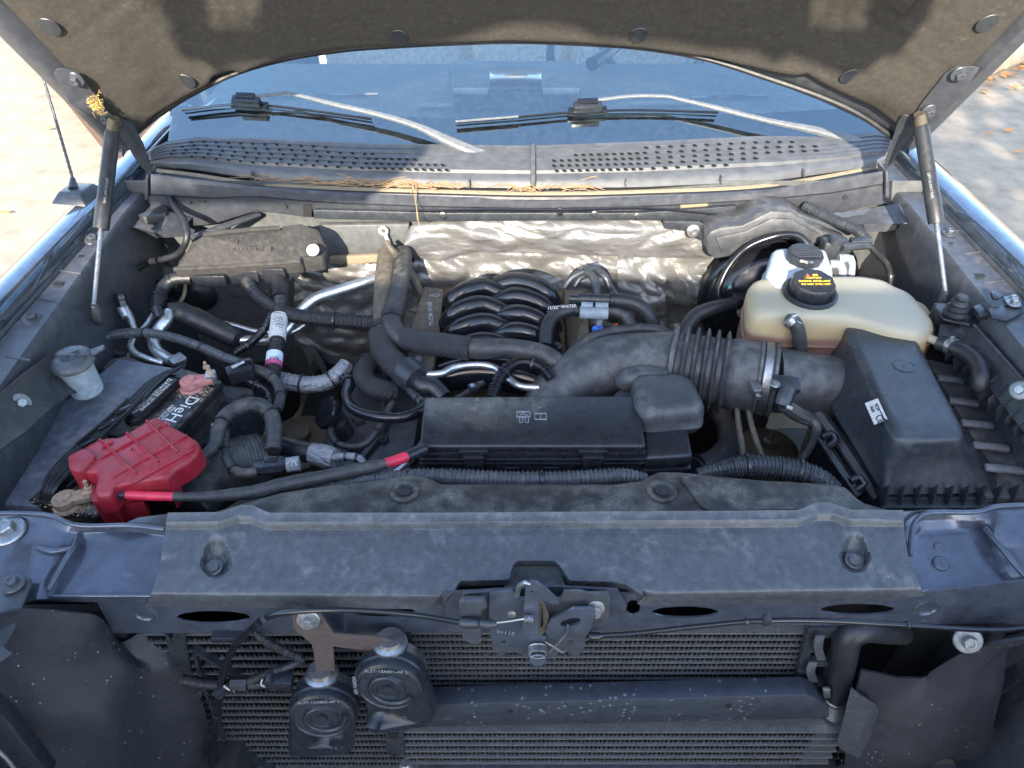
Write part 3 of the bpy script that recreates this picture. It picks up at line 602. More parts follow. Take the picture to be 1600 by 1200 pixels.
def skin_off(px, L):
    s = abs(px - 806) / 610; return -.05 + .05 * max(0, s - .93) / .07 + .04 * (L < .01)
O('outer_skin', grid_bm([[hoodpt(x, L, -.03 + (.028 if L < .01 else 0) + (.028 if x in (196, 1415) else 0)) for x in hx] for L in Ls], .001), 'paint_gloss', hood, smooth=50)
O('inner_frame', grid_bm([[hoodpt(x, L, -.001 - (.012 if .002 < L < .01 else 0)) for x in hx] for L in Ls], .001), 'paint_dusty', hood, smooth=40)
bseal = [(210, 212), (250, 178), (300, 146), (370, 112), (450, 89), (540, 75), (620, 69), (700, 65), (800, 62), (900, 65), (1000, 72), (1100, 89), (1200, 121), (1280, 150), (1340, 178), (1395, 215)]
O('edge_seal', tube_bm([(*hoodpt(x, L_at(x, y), .004), .006) for x, y in bseal], 8), 'rubber', hood)
# felt liner with pressed channels
def lump(px, L):
    s = (px - 806) / 610; d = 0
    x = hoodpt(px, L).x
    ax = abs(s)
    d += .014 * math.exp(-((ax - .875 - .10 * L) / .05) ** 2) * min(1, L / .12)            # ridge toward the side
    d -= .010 * math.exp(-((ax - .72 - .1 * L) / .06) ** 2) * min(1, max(0, L - .05) / .15)
    d += .016 * (1 / (1 + math.exp(-(L - .26) / .015))) * (ax < .8)
    d += .0022 * math.sin(L * 160 + noise.noise(V((s * 8, L * 9, 0))) * 4) * math.exp(-((ax - .80) / .09) ** 2) * min(1, max(0, L - .12) / .1)
    d += .004 * noise.noise(V((x * 7, L * 7, 0))) + .0015 * noise.noise(V((x * 30, L * 30, 0)))
    return d
lx = sorted(set([214, 219] + [224 + i * 6 for i in range(196)]))
rows = []
for k in range(70):
    f = (k / 69) ** 1.25
    r_ = []
    for x in lx:
        L0 = L_at(x, interp(HL, x)); L = lerp(L0, 1.12, f); e = min(1, f * 30)
        side = min(1, (x - 214) / 14, (1400 - x) / 14) if 214 <= x <= 1400 else 0
        r_.append(hoodpt(x, L, .012 + max(-.008, lump(x, L)) * e * max(0, side) + (.004 if k else 0) * max(0, side)))
    rows.append(r_)
O('liner', grid_bm(rows, .004), 'felt', hood, smooth=60)
def hoodhit(px, py, off=.012):
    x = px
    for _ in range(25):
        # find column param whose hood line passes through px at that L
        L = L_at(x, py); p = hoodpt(x, L, off); v_ = p - V((0, 0, CAM_Z)); qx = 800 + v_.x / v_.dot(V((0, CT, -ST))) * FPX; x += (px - qx) * .8
        x = min(max(x, 150), 1460)
    return x, L
for x, y in ((79, 22), (290, 115), (623, 46), (998, 43), (1328, 107), (1541, 14)):
    hx_, L = hoodhit(x, y); p = hoodpt(hx_, L, .016 + max(-.008, lump(hx_, L)) + .0045)
    O('liner_clip', lathe_bm(p, HN, [(.0205, 0), (.0195, .0012), (.006, .0026), (.002, .0022)], 28), 'plastic', hood)
# side rims of the hood
for xs_, a in (((178, 193, 205, 214), -1), ((1400, 1408, 1418, 1432), 1)):
    rows = [[hoodpt(min(max(x, 196), 1415), L, o) + V(((x - min(max(x, 196), 1415)) / 640, 0, 0)) for x, o in zip(xs_, ((.0, .012, .016, .004) if a < 0 else (.004, .016, .012, 0)))] for L in [.0 + .04 * k for k in range(29)]]
    O('side_rim', grid_bm(rows, .002), 'paint_dusty', hood, smooth=50)
# hinges
def hinge(pts, bolts, arm, stud, mm='paint_dusty'):
    P = []
    for x, y in pts: hx_, L = hoodhit(x, y, .03); P.append(hoodpt(hx_, L, .03))
    h = O('hinge_plate', ext_bm(P, HN * .003 , .001), mm, hood)
    # the folded flange of the hinge
    for x, y in bolts:
        hx_, L = hoodhit(x, y, .033); bolt(hoodpt(hx_, L, .034), HN + V((0, 0, .2)), .0085, h, 'paint_dusty')
    rows = [[PY(*p) for p in r] for r in arm]
    O('hinge_arm', grid_bm(rows, .003), 'strawtrim' if 0 else 'paint_dusty', hood, smooth=40)
    a, b = PY(*stud[0]), PY(*stud[1]); O('ball_stud', tube_bm([(*a, .005), (*b, .007)], 10), 'steel', hood)
hinge([(84, 95), (90, 87), (100, 86), (125, 93), (163, 148), (203, 190), (180, 188), (165, 178), (110, 140)], [(118, 101), (166, 161)], [[(168, 176, 1.50), (185, 184, 1.50), (205, 190, 1.53)], [(196, 222, 1.53), (206, 215, 1.53), (222, 222, 1.56)], [(212, 248, 1.56), (222, 238, 1.56), (238, 262, 1.58)], [(232, 272, 1.59), (234, 272, 1.585), (238, 275, 1.59)]], [(162, 190, 1.49), (186, 191, 1.49)])
hinge([(1530, 84), (1520, 82), (1495, 82), (1478, 92), (1440, 140), (1418, 175), (1435, 178), (1460, 168), (1500, 130)], [(1499, 92), (1452, 151)], [[(1428, 182, 1.50), (1412, 178, 1.50), (1405, 186, 1.52)], [(1426, 208, 1.53), (1410, 205, 1.53), (1392, 225, 1.56)], [(1410, 228, 1.56), (1400, 235, 1.56), (1384, 248, 1.58)], [(1388, 258, 1.59), (1385, 262, 1.585), (1382, 262, 1.59)]], [(1440, 180, 1.49), (1458, 179, 1.49)])
# gas struts
def strut(label, top, mid, bot, fit):
    t = thing('gas_strut', label, 'gas strut', PY(*bot), 'gas struts holding the hood')
    a, b, c = PY(*top), PY(*mid), PY(*bot)
    O('cylinder', tube_bm([(*a, .0125), (*lerp(a, b, .03), .0145), (*lerp(a, b, .7), .0145), (*lerp(a, b, .705), .0152), (*b, .0152)], 18, step=.5), 'rubber', t, smooth=40)
    O('rod', tube_bm([(*b, .0048), (*c, .0048)], 12, step=.5), 'steel', t); 
    e = PY(*fit); O('end_fitting', tube_bm([(*a, .012), (*e, .011)], 12, step=.5), 'dirty_metal', t)
    O('lower_fitting', tube_bm([(*lerp(c, b, .06), .008), (*(c + V((0, 0, -.02))), .012), (*(c + V((0, 0, -.035))), .009)], 10), 'rubber_dusty', t)
    # printed maker's text along the cylinder
    ax = (a - b).normalized(); vw = (V((0, 0, CAM_Z)) - (a + b) / 2).normalized(); s = ax.cross(vw).normalized(); nn = s.cross(ax)
    c0 = lerp(a, b, .62) + nn * .0148
    text('LIFT-O-MAT 04FJ', c0, -ax, s if ax.cross(s).dot(nn) < 0 else -s, .007, 'print_dim', t)
strut('left gas strut leaning up to the hood hinge', (176, 205, 1.47), (158, 358, 1.34), (146, 482, 1.20), (178, 184, 1.47))
strut('right gas strut leaning up to the hood hinge', (1439, 196, 1.47), (1463, 348, 1.36), (1478, 460, 1.24), (1437, 177, 1.47))

# bird-nest scrap of yellow fibre stuck at the left hinge
bm = bmesh.new(); c = PY(150, 163, 1.46)
for i in range(240):
    p = c + V((rr.gauss(0, 1) * .006, rr.gauss(0, 1) * .004, rr.gauss(0, 1) * .008))
    q_ = p + V((rr.gauss(0, 1), rr.gauss(0, 1), rr.gauss(0, 1))) * .0035
    tube_bm([(*p, .0009), (*q_, .0006)], 3, step=.1, bm=bm)
mm_ = mat('yellow_fibre', (.36, .27, .10), .9); tag(O('fibre_tuft', bm, mm_, kind='stuff'), 'tuft of yellow fibre stuck by the left hood hinge', 'debris')

# ================================================================== unseen blocker added behind the photographer to cast the bay and hood shade
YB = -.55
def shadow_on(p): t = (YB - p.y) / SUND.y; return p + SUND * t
blocker = thing('shade_blocker', 'added unseen van with boards stacked on its roof rack behind the photographer', 'blocker', (-1.1, YB - 1.2, 0))
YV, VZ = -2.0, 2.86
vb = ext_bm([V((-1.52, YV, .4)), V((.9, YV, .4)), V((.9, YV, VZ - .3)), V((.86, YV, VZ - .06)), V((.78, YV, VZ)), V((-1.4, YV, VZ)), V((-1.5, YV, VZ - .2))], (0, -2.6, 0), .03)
O('body', vb, mat('grey_blocker_paint', (.33, .34, .35), .3), blocker)
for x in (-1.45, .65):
    for y in (-.6, -2.0): O('wheel', lathe_bm((x, YV + y, .35), (1, 0, 0), [(.2, 0), (.34, 0), (.35, .03), (.35, .19), (.34, .22), (.2, .22)], 28), 'rubber', blocker)
def hp(px, py): x, L = hoodhit(px, py); return hoodpt(x, L, .02)
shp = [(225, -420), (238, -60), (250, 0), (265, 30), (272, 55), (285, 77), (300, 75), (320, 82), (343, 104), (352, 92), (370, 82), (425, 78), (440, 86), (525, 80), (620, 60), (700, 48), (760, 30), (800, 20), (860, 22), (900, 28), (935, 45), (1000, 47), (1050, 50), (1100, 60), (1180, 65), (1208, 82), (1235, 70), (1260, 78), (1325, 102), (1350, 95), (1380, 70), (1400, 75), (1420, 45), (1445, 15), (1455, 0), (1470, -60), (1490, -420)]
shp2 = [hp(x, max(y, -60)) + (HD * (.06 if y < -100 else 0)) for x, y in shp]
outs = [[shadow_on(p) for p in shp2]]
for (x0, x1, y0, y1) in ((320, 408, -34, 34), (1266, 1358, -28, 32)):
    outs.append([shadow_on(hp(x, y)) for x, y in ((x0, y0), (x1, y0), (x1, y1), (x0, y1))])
plate('shade_plate', outs, (0, YB, 0), (1, 0, 0), (0, 0, 1), .02, 'bark', blocker)  # added plate cut to the hood shadow's outline, holes for the light patches
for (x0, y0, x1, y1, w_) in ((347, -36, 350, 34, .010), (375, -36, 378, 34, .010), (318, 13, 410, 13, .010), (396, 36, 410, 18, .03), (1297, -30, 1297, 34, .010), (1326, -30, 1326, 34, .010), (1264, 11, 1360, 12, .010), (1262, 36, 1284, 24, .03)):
    O('shade_bar', tube_bm([(*shadow_on(hp(x0, y0)), w_ * .2), (*shadow_on(hp(x1, y1)), w_ * .2)], 6), 'steel', blocker)  # thin bars added to split the light patches on the hood
O('cowl_shade_board', ext_bm([V((-1.4, YB, 2.29)), V((-.64, YB, 2.29)), V((-.52, YB, 2.43)), V((-1.4, YB, 2.47))], (0, -.05, 0)), 'bark', blocker, smooth=0)  # board added out of view to shade the left of the cowl
for x in (-1.38, .9): O('blocker_rail', tube_bm([(x, YB, 2.6, .015), (x, YV - 2.4, VZ + .1, .015)], 8, step=9), 'steel', blocker)
O('blocker_crossbar', tube_bm([(-1.38, YB, 2.76, .012), (.9, YB, 2.76, .012)], 8, step=9), 'steel', blocker)

# tree behind the photographer; its crown shades the driveway on the right
tree = thing('broadleaf_tree', 'yellow green broadleaf tree standing behind the photographer', 'tree', (1.5, -7.6, 0))
O('trunk', tube_bm([(1.5, -7.6, 0, .16), (1.55, -7.6, 2.2, .12), (1.6, -7.55, 4.2, .09), (1.7, -7.6, 6.2, .03)], 12, step=.3, wob=.03), 'bark', tree)
bm = bmesh.new(); rt = random.Random(5)
for k in range(9):
    a = k * .7; z = 4.2 + .25 * k; tube_bm([(1.6, -7.57, z, .04), (1.6 + math.cos(a) * .9, -7.57 + math.sin(a) * .8, z + .7, .012)], 6, step=.3, bm=bm)
O('limbs', bm, 'bark', tree)
bm = bmesh.new()
for k in range(3800):
    while True:
        q_ = V((rt.uniform(-1, 1), rt.uniform(-1, 1), rt.uniform(-1, 1)))
        if q_.length < 1 and noise.noise(q_ * 2.6) > -.12: break
    p = V((1.75, -7.6, 6.1)) + V((q_.x * 1.5, q_.y * 1.6, q_.z * 1.5)); n_ = V((rt.gauss(0, 1), rt.gauss(0, 1), rt.gauss(0, 1))).normalized(); u, w, _ = basis(n_); z_ = rt.uniform(.05, .09)
    bm.faces.new([bm.verts.new(p + u * z_), bm.verts.new(p + w * z_ * .6), bm.verts.new(p - u * z_), bm.verts.new(p - w * z_ * .6)])
O('crown', bm, 'leafg', tree, smooth=0)
# ================================================================== FRONT END
sup = thing('radiator_support', 'dark blue grey painted radiator support beam across the front', 'radiator support', (0, .6, 1.0))
YF = .580
def front_face(name, outline, holes, y=YF, m='paint', parent=None, th=.003):
    return plate(name, [[PY(x, yy, y) for x, yy in outline]] + [[PY(x, yy, y) for x, yy in h] for h in holes], PY(800, 950, y), (1, 0, 0), (0, 0, 1), th, m, parent)
front_face('front_flange', [(150, 935), (240, 928), (1440, 925), (1606, 905), (1612, 968), (1540, 972), (1400, 975), (1180, 975), (900, 983), (700, 986), (178, 988)],
    [ell(334, 963, 58, 10), ell(1070, 955, 52, 9), ell(1340, 951, 58, 9), ell(710, 953, 15, 8), ell(989, 948, 11, 12), ell(598, 955, 52, 9)], parent=sup)
for x, y in ((227, 959), (1448, 950)):
    p = PY(x, y, YF - .002); O('round_recess', lathe_bm(p, (0, -1, .1), [(.017, -.002), (.017, .0006), (.0145, .0012), (.013, -.001), (.006, -.004)], 24), 'paint', sup)
# left top sheet with its pressed steps
def patch(name, rows, m='paint', parent=None, th=.003, sub=4, sm=55):
    # rows of (px,py,z), equal length; smooth interpolation both ways
    R1 = []
    for r in rows:
        P = [PZ(*p) for p in r]; q_ = []
        for i in range(len(P) - 1):
            p0, p1, p2, p3 = P[max(i - 1, 0)], P[i], P[i + 1], P[min(i + 2, len(P) - 1)]
            for j in range(sub):
                t = j / sub; q_.append(lerp(p1, p2, t * t * (3 - 2 * t) * .35 + t * .65))
        q_.append(P[-1]); R1.append(q_)
    R2 = []
    for a, b in zip(R1, R1[1:]):
        for j in range(sub):
            t = j / sub; t = t * t * (3 - 2 * t) * .35 + t * .65; R2.append([lerp(u, v, t) for u, v in zip(a, b)])
    R2.append(R1[-1])
    return O(name, grid_bm(R2, th), m, parent, smooth=sm)
patch('top_sheet', [
 [(-30, 803, 1.075), (40, 803, 1.075), (78, 806, 1.075), (108, 818, 1.075), (135, 821, 1.07), (200, 820, 1.07), (262, 826, 1.07)],
 [(-30, 812, 1.070), (40, 812, 1.070), (72, 822, 1.070), (104, 832, 1.066), (128, 833, 1.061), (200, 830, 1.055), (262, 838, 1.058)],
 [(-30, 850, 1.067), (20, 850, 1.067), (55, 848, 1.060), (96, 852, 1.062), (122, 846, 1.054), (200, 846, 1.053), (262, 850, 1.053)],
 [(-30, 880, 1.062), (10, 880, 1.062), (50, 880, 1.056), (84, 880, 1.059), (108, 876, 1.049), (190, 878, 1.049), (262, 880, 1.049)],
 [(-30, 915, 1.055), (-5, 915, 1.055), (35, 915, 1.050), (66, 910, 1.053), (86, 908, 1.044), (180, 908, 1.044), (262, 910, 1.042)],
 [(-30, 945, 1.045), (-8, 945, 1.045), (20, 945, 1.04), (55, 933, 1.045), (75, 932, 1.040), (150, 932, 1.040), (262, 933, 1.040)]], parent=sup, sub=5)
patch('front_drop', [[(-10, 944, 1.045), (20, 944, 1.04), (55, 933, 1.045), (75, 932, 1.04), (150, 932, 1.040), (250, 933, 1.040)], [(-10, 946, 1.035), (20, 946, 1.03), (55, 936, 1.035), (75, 936, 1.03), (150, 938, 1.03), (250, 938, 1.03)]], parent=sup)
p = PZ(203, 892, 1.044); O('embossed_dome', lathe_bm(p, (0, -.1, 1), [(.0125, -.001), (.012, .001), (.009, .0025), (.004, .003)], 24), 'paint', sup, smooth=80)
patch('top_sheet', [
 [(1405, 800, 1.075), (1440, 798, 1.075), (1480, 797, 1.075), (1520, 800, 1.075), (1560, 793, 1.08), (1640, 790, 1.08)],
 [(1412, 822, 1.062), (1440, 815, 1.06), (1480, 813, 1.06), (1525, 815, 1.065), (1560, 806, 1.08), (1640, 802, 1.08)],
 [(1418, 850, 1.056), (1440, 830, 1.05), (1480, 828, 1.05), (1538, 826, 1.05), (1552, 838, 1.07), (1640, 825, 1.078)],
 [(1420, 880, 1.05), (1450, 870, 1.047), (1500, 868, 1.046), (1550, 858, 1.047), (1572, 855, 1.062), (1640, 860, 1.07)],
 [(1430, 905, 1.047), (1460, 905, 1.045), (1510, 903, 1.044), (1568, 890, 1.045), (1590, 880, 1.06), (1650, 890, 1.065)],
 [(1440, 925, 1.044), (1470, 923, 1.042), (1520, 920, 1.042), (1590, 912, 1.043), (1604, 908, 1.055), (1660, 915, 1.06)]], parent=sup, sub=5)
for x, y, r in ((1470, 880, 12), (1467, 855, 8)): p = PZ(x, y, 1.048); O('embossed_dome', lathe_bm(p, (0, -.1, 1), [(rad(p, r), -.002), (rad(p, r), .001), (rad(p, r * .8), .0014), (rad(p, r * .3), .0012)], 24), 'paint', sup, smooth=80)
front_face('corner_gusset', [(1510, 920), (1600, 905), (1640, 960), (1640, 975), (1500, 972)], [], y=.60, parent=sup)
slab('rear_flange', [(1412, 797), (1495, 797), (1497, 803), (1412, 805)], 1.068, .004, 'paint_dusty', sup)
slab('rear_flange', [(178, 824), (215, 808), (262, 802), (265, 822), (262, 829), (200, 826)], 1.070, .004, 'paint_dusty', sup)
for ln in ([(-30, 802, 1.078, 4), (40, 802, 1.078, 4), (80, 806, 1.078, 4), (106, 817, 1.077, 4), (135, 822, 1.073, 4), (200, 821, 1.073, 4), (258, 827, 1.073, 4)], [(121, 836, 1.064, 4.5), (118, 850, 1.064, 4.5), (104, 872, 1.063, 4.5), (76, 922, 1.052, 4)], [(60, 856, 1.062, 5), (84, 862, 1.063, 5), (114, 856, 1.063, 4)], [(75, 931, 1.043, 3), (150, 931, 1.043, 3), (255, 931, 1.043, 3)], [(1422, 868, 1.062, 4), (1424, 835, 1.066, 4), (1432, 812, 1.074, 4), (1455, 801, 1.077, 4), (1525, 800, 1.077, 4), (1560, 791, 1.082, 4), (1640, 788, 1.082, 4)], [(1540, 826, 1.064, 5), (1556, 845, 1.066, 5), (1586, 882, 1.062, 5), (1612, 912, 1.058, 4)], [(1440, 923, 1.047, 3), (1520, 918, 1.046, 3), (1606, 908, 1.056, 3)]):
    O('pressed_bead', tube_bm(px4(ln), 10), 'paint', sup, smooth=60)
# big fender bolts
for x, y, z, r in ((14, 831, 1.068, .013), (22, 912, 1.075, .008)): bolt(PZ(x, y, z), (-.05, -.1, 1), r, sup, 'steel' if r > .01 else 'paint_dusty')
slab('headlight_bracket', [(-40, 985), (-30, 905), (30, 897), (48, 904), (47, 915), (20, 985), (5, 1010), (18, 1020), (-40, 1060)], 1.07, .004, 'paint_dusty', sup, .001)
bolt(PZ(1512, 1000, .98), (-.2, -.8, .5), .010, sup, 'dullzinc')
# latch backing plate
front_face('latch_mount', [(690, 925), (860, 915), (965, 920), (980, 945), (960, 985), (700, 985)], [], y=.572, parent=sup)

# sight shield ----------------------------------------------------------------
ss = thing('radiator_cover', 'wide grey plastic cover panel over the radiator with a latch notch', 'cover panel', (0, .6, 1.05))
TOP = [(228, 801), (262, 801), (345, 800), (358, 795), (375, 789), (395, 789), (408, 796), (420, 801), (700, 801), (1245, 797), (1262, 791), (1275, 785), (1298, 785), (1312, 790), (1328, 796), (1414, 797), (1440, 797)]
def xwarp(px, f):   # the side edges run outward toward the front
    l = interp([(0, 262), (.18, 258), (.55, 250), (.8, 240), (1, 228)], f); r = interp([(0, 1412), (.18, 1413), (.5, 1420), (.8, 1436), (.95, 1448), (1, 1425)], f)
    t = (px - 262) / (1412 - 262); return l + (r - l) * t
BOT = [(262, 948), (690, 952), (712, 936), (722, 916), (796, 914), (803, 890), (810, 884), (866, 884), (874, 892), (888, 916), (950, 917), (972, 922), (1000, 944), (1010, 947), (1412, 940)]
xs = [262 + 3.4 * k for k in range(339)]
fr_ = [0, .05, .10, .14, .17, .19, .21, .25] + [.25 + .0185 * k for k in range(1, 35)]
def ssz(f): return interp([(0, 1.098), (.05, 1.094), (.12, 1.091), (.16, 1.084), (.19, 1.0805), (.25, 1.0795), (.84, 1.058), (.88, 1.056), (1, 1.052)], f)
rows = []
for f in fr_ + ['a', 'b', 'c', 'd', 'e']:
    r_ = []
    for x in xs:
        t_, b_ = interp(TOP, x), interp(BOT, x); full = interp([(262, 948), (1412, 940)], x); cut = b_ < full - 3
        lipw = 23 if not cut else 9
        y1 = b_ - lipw
        if isinstance(f, str):
            k = 'abcde'.index(f); q_ = (.06, .16, .3, .6, 1)[k]; base = ssz((y1 - t_) / (full - t_)); py = y1 + lipw * q_
            drop = (.0006, .0022, .006, .018, .032)[k] * (1 if not cut else .6)
            z = base - drop; F_ = (py - t_) / (full - t_)
        else:
            py = lerp(lerp(t_, full, .245), y1, (f - .25) / (.0185 * 34)) if f > .25 else lerp(t_, full, f * .98)
            F_ = (py - t_) / (full - t_); z = ssz(F_)
        X = xwarp(x, min(1, F_))
        for cx, cy in ((338, 872), (1335, 864)):
            dx = (X - cx) / (24 if py > cy else 20); dy = (py - cy - 6) / (42 if py < cy + 6 else 24); d = dx * dx + dy * dy
            if d < 1: z -= .014 * min(1, (1 - d) * 1.8) ** .8 * (1.0 if py > cy - 6 else max(.15, 1 - (cy - 6 - py) / 34))
        z += .0012 * noise.noise(V((X * .01, py * .02, 0)))
        r_.append(PZ(X, py, z))
    rows.append(r_)
O('cover_sheet', grid_bm(rows, .0025), 'shield', ss, smooth=32)
# recessed pocket above the latch
slab('latch_pocket', [(798, 884), (872, 884), (892, 934), (783, 934)], 1.040, .004, 'shield', ss, .002)
for cx, cy in ((334, 886), (1334, 876)):
    p = PZ(cx, cy, 1.058); c = O('push_clip', lathe_bm(p, (0, -.25, 1), [(.013, 0), (.013, .002), (.011, .003), (.0105, .0015), (.008, .0012), (.0075, .0035), (.003, .0037)], 24), 'shield', ss)
# fan shroud strip behind
sh = thing('fan_shroud', 'dusty black fan shroud panel just behind the radiator cover', 'shroud', (0, .75, 1.0))
so = [(300, 806), (330, 802), (375, 788), (440, 770), (520, 758), (590, 750), (640, 742), (660, 743), (690, 757), (760, 757), (960, 757), (1000, 752), (1028, 738), (1060, 738), (1100, 742), (1180, 750), (1300, 757), (1322, 762), (1345, 785), (1400, 800), (1400, 812), (300, 815)]
xs = list(range(300, 1401, 10)); tab = so[1:-2]
rows = [[PZ(x, lerp(interp(tab, x), 812, f), 1.035 + dz + .002 * noise.noise(V((x * .01, f, 3))) - (.012 if 0 else 0)) for x in xs] for f, dz in ((0, -.03), (.01, -.004), (.1, 0), (.3, .002), (.5, .002), (.75, .002), (1, .0))]
O('top_panel', grid_bm(rows, .003), 'shroud', sh, smooth=35)
slab('raised_pad', [(1060, 741), (1300, 758), (1320, 764), (1345, 795), (1110, 797), (1095, 790)], 1.045, .008, 'shroud', sh, .004)
for x, y in ((632, 768), (1034, 768)):
    p = PZ(x, y, 1.039); O('boss_ring', lathe_bm(p, (0, 0, 1), [(rad(p, 24), 0), (rad(p, 23), .003), (rad(p, 20), .004), (rad(p, 17), .0035), (rad(p, 14), .0005)], 32), 'shroud', sh, smooth=50)
    O('push_clip', lathe_bm(p, (0, 0, 1), [(rad(p, 11.5), 0), (rad(p, 11.5), .0035), (rad(p, 10.5), .005), (rad(p, 4), .0055)], 24), 'plastic', sh, smooth=50)

# condenser / radiator ------------------------------------------------------------------
YR = .60
def at(x, y, dy=0): return PY(x, y, YR + dy)
core = thing('condenser', 'dark finned condenser core standing behind the horns', 'condenser', at(780, 1150))
zt, zb = at(800, 985).z, at(800, 1215).z
xl = at(300, 1000).x; 
# left core and right core differ in fin pitch
def corebox(parent, x0, x1, z0, z1, y, pitch, finp, tn, tm, fname='fins', tubeh=.3, depth=.018):
    n = int((z1 - z0) / pitch); x = V()
    tb = box_bm((0, 0, 0), (x1 - x0, depth, pitch * tubeh)); me = bpy.data.meshes.new(tn); tb.to_mesh(me); tb.free(); me.materials.append(M[tm])
    fb = bmesh.new()
    for k in range(n + 1):
        z = z1 - k * pitch
        o = bpy.data.objects.new(tn, me); COL.objects.link(o); o.parent = parent; o.location = V(((x0 + x1) / 2, y, z)) - wloc(parent)
        if k == n: break
        a = z - pitch * tubeh / 2; b = a - pitch * (1 - tubeh); m_ = int((x1 - x0) / finp); pr = None
        for i in range(m_):
            xx = x0 + i * finp; up = i % 2; j = rr.uniform(-.28, .28) * finp
            cur = (fb.verts.new((xx + j, y - depth * .38, a if up else b)), fb.verts.new((xx + j, y + depth * .3, a if up else b)))
            if pr: fb.faces.new((pr[0], cur[0], cur[1], pr[1]))
            pr = cur
    O(fname, fb, 'fin', parent, kind='stuff', smooth=0)
    O('core_backing', box_bm(((x0 + x1) / 2, y + depth * .5 + .002, (z0 + z1) / 2), (x1 - x0, .002, z1 - z0)), 'dark', parent)
corebox(core, at(296, 1100).x, at(648, 1100).x, zb, at(800, 984).z, YR, .0225, .0036, 'cooling_tube', 'finlight', tubeh=.12)
corebox(core, at(650, 1100).x, at(1250, 1050).x, at(800, 1100).z, at(800, 984).z, YR + .002, .0165, .0036, 'cooling_tube', 'finlight', tubeh=.16)
bm = bmesh.new()
for i in range(260):
    p = PY(rr.uniform(310, 1250), rr.uniform(992, 1195), YR - .011); s_ = rr.uniform(.0006, .0022); L2 = s_ * rr.choice((1, 1, 2.5)); a = rr.uniform(0, 6.28)
    bm.faces.new([bm.verts.new(p + V((math.cos(a + t) * (L2 if k % 2 else s_ * .5), -.001, math.sin(a + t) * (L2 if k % 2 else s_ * .5)))) for k, t in enumerate((0, 1.57, 3.14, 4.71))])
O('debris', bm, 'strawtrim', core, kind='stuff', smooth=0)
O('centre_rail', box_bm((at(650, 1050).x, YR - .004, (zt + zb) / 2), (.01, .02, zt - zb)), 'plastic', core)
corebox(core, at(650, 1190).x, at(1250, 1190).x, zb, at(800, 1192).z, YR + .002, .0165, .0036, 'cooling_tube', 'finlight', tubeh=.16)
# left plastic frame of the radiator
rf = thing('side_frame', 'black ribbed plastic frame down the left end of the condenser', 'frame', at(300, 1100))
def bar(name, pts, y, w, m, parent, th=.012):
    P = [PY(*p, y) for p in pts]; fb = bmesh.new()
    for a, b in zip(P, P[1:]):
        d = (b - a).normalized(); s = d.cross(V((0, 1, 0))) * w / 2
        ext_bm([a + s, b + s, b - s, a - s], (0, th, 0), bm=fb)
    return O(name, fb, m, parent)
bar('frame_side', [(272, 985), (290, 1080), (330, 1200)], YR - .012, .028, 'plastic', rf)
bar('brace', [(300, 1018), (380, 1065)], YR - .018, .007, 'plastic', rf); bar('brace', [(352, 1165), (440, 1215)], YR - .018, .007, 'plastic', rf)
bar('brace', [(302, 1020), (318, 1075), (350, 1160)], YR - .018, .005, 'plastic', rf)
bar('brace', [(540, 985), (545, 1006), (640, 1008), (640, 985)], YR - .014, .005, 'plastic', rf)
bar('rib', [(255, 988), (268, 1004), (275, 988)], YR - .02, .004, 'plastic', rf)
vslab('pocket', [(292, 1090), (318, 1078), (310, 1112), (300, 1118)], YR - .02, .01, 'plastic', rf)
# transmission cooler in front
oc = thing('oil_cooler', 'small black oil cooler with pale zigzag fins below the condenser', 'cooler', at(960, 1130))
YO = .555
def ao(x, y): return PY(x, y, YO)
x0, x1 = ao(640, 1110).x, ao(1288, 1100).x
rows = []
hd = ext_bm([PY(635, 1103, YO - .012), PY(1262, 1086, YO - .012), PY(1278, 1092, YO - .012), PY(1296, 1112, YO - .012), PY(1296, 1122, YO - .012), PY(1240, 1124, YO - .012), PY(640, 1137, YO - .012)], (0, .03, 0), .002)
O('header_tank', hd, 'spatter', oc)
for x, y in ((797, 1112), (1138, 1103)): p = PY(x, y, YO - .0125); O('hole', lathe_bm(p, (0, -1, 0), [(.005, 0), (.005, .001), (.004, .001)], 16), 'print_k', oc)
za, zb2 = ao(900, 1134).z, ao(900, 1183).z
corebox(oc, ao(630, 1150).x, ao(1270, 1150).x, zb2, za, YO, (za - zb2) / 5, .0036, 'cooler_tube', 'finlight', tubeh=.2, depth=.022)
corebox(oc, ao(1268, 1150).x, ao(1312, 1150).x, zb2, za, YO, (za - zb2) / 5, .03, 'cooler_tube', 'finlight', fname='end_fins', tubeh=.2, depth=.022)
O('lower_rail', box_bm(((x0 + x1) / 2, YO - .004, zb2 - .008), (x1 - x0, .03, .006), None, .001), 'plastic', oc)
vslab('end_cap', [(601, 1140), (630, 1140), (633, 1180), (612, 1186), (603, 1170)], YO - .015, .03, 'plastic', oc, .003)
vslab('end_cap_slot', [(606, 1146), (622, 1146), (620, 1155), (608, 1155)], YO - .0165, .002, 'print_k', oc, 0)
O('fitting', lathe_bm(PY(634, 1195, YO), (0, 0, -1), [(.008, -.01), (.008, 0), (.012, .002), (.012, .01), (.009, .012), (.009, .03)], 14), 'alum', oc)
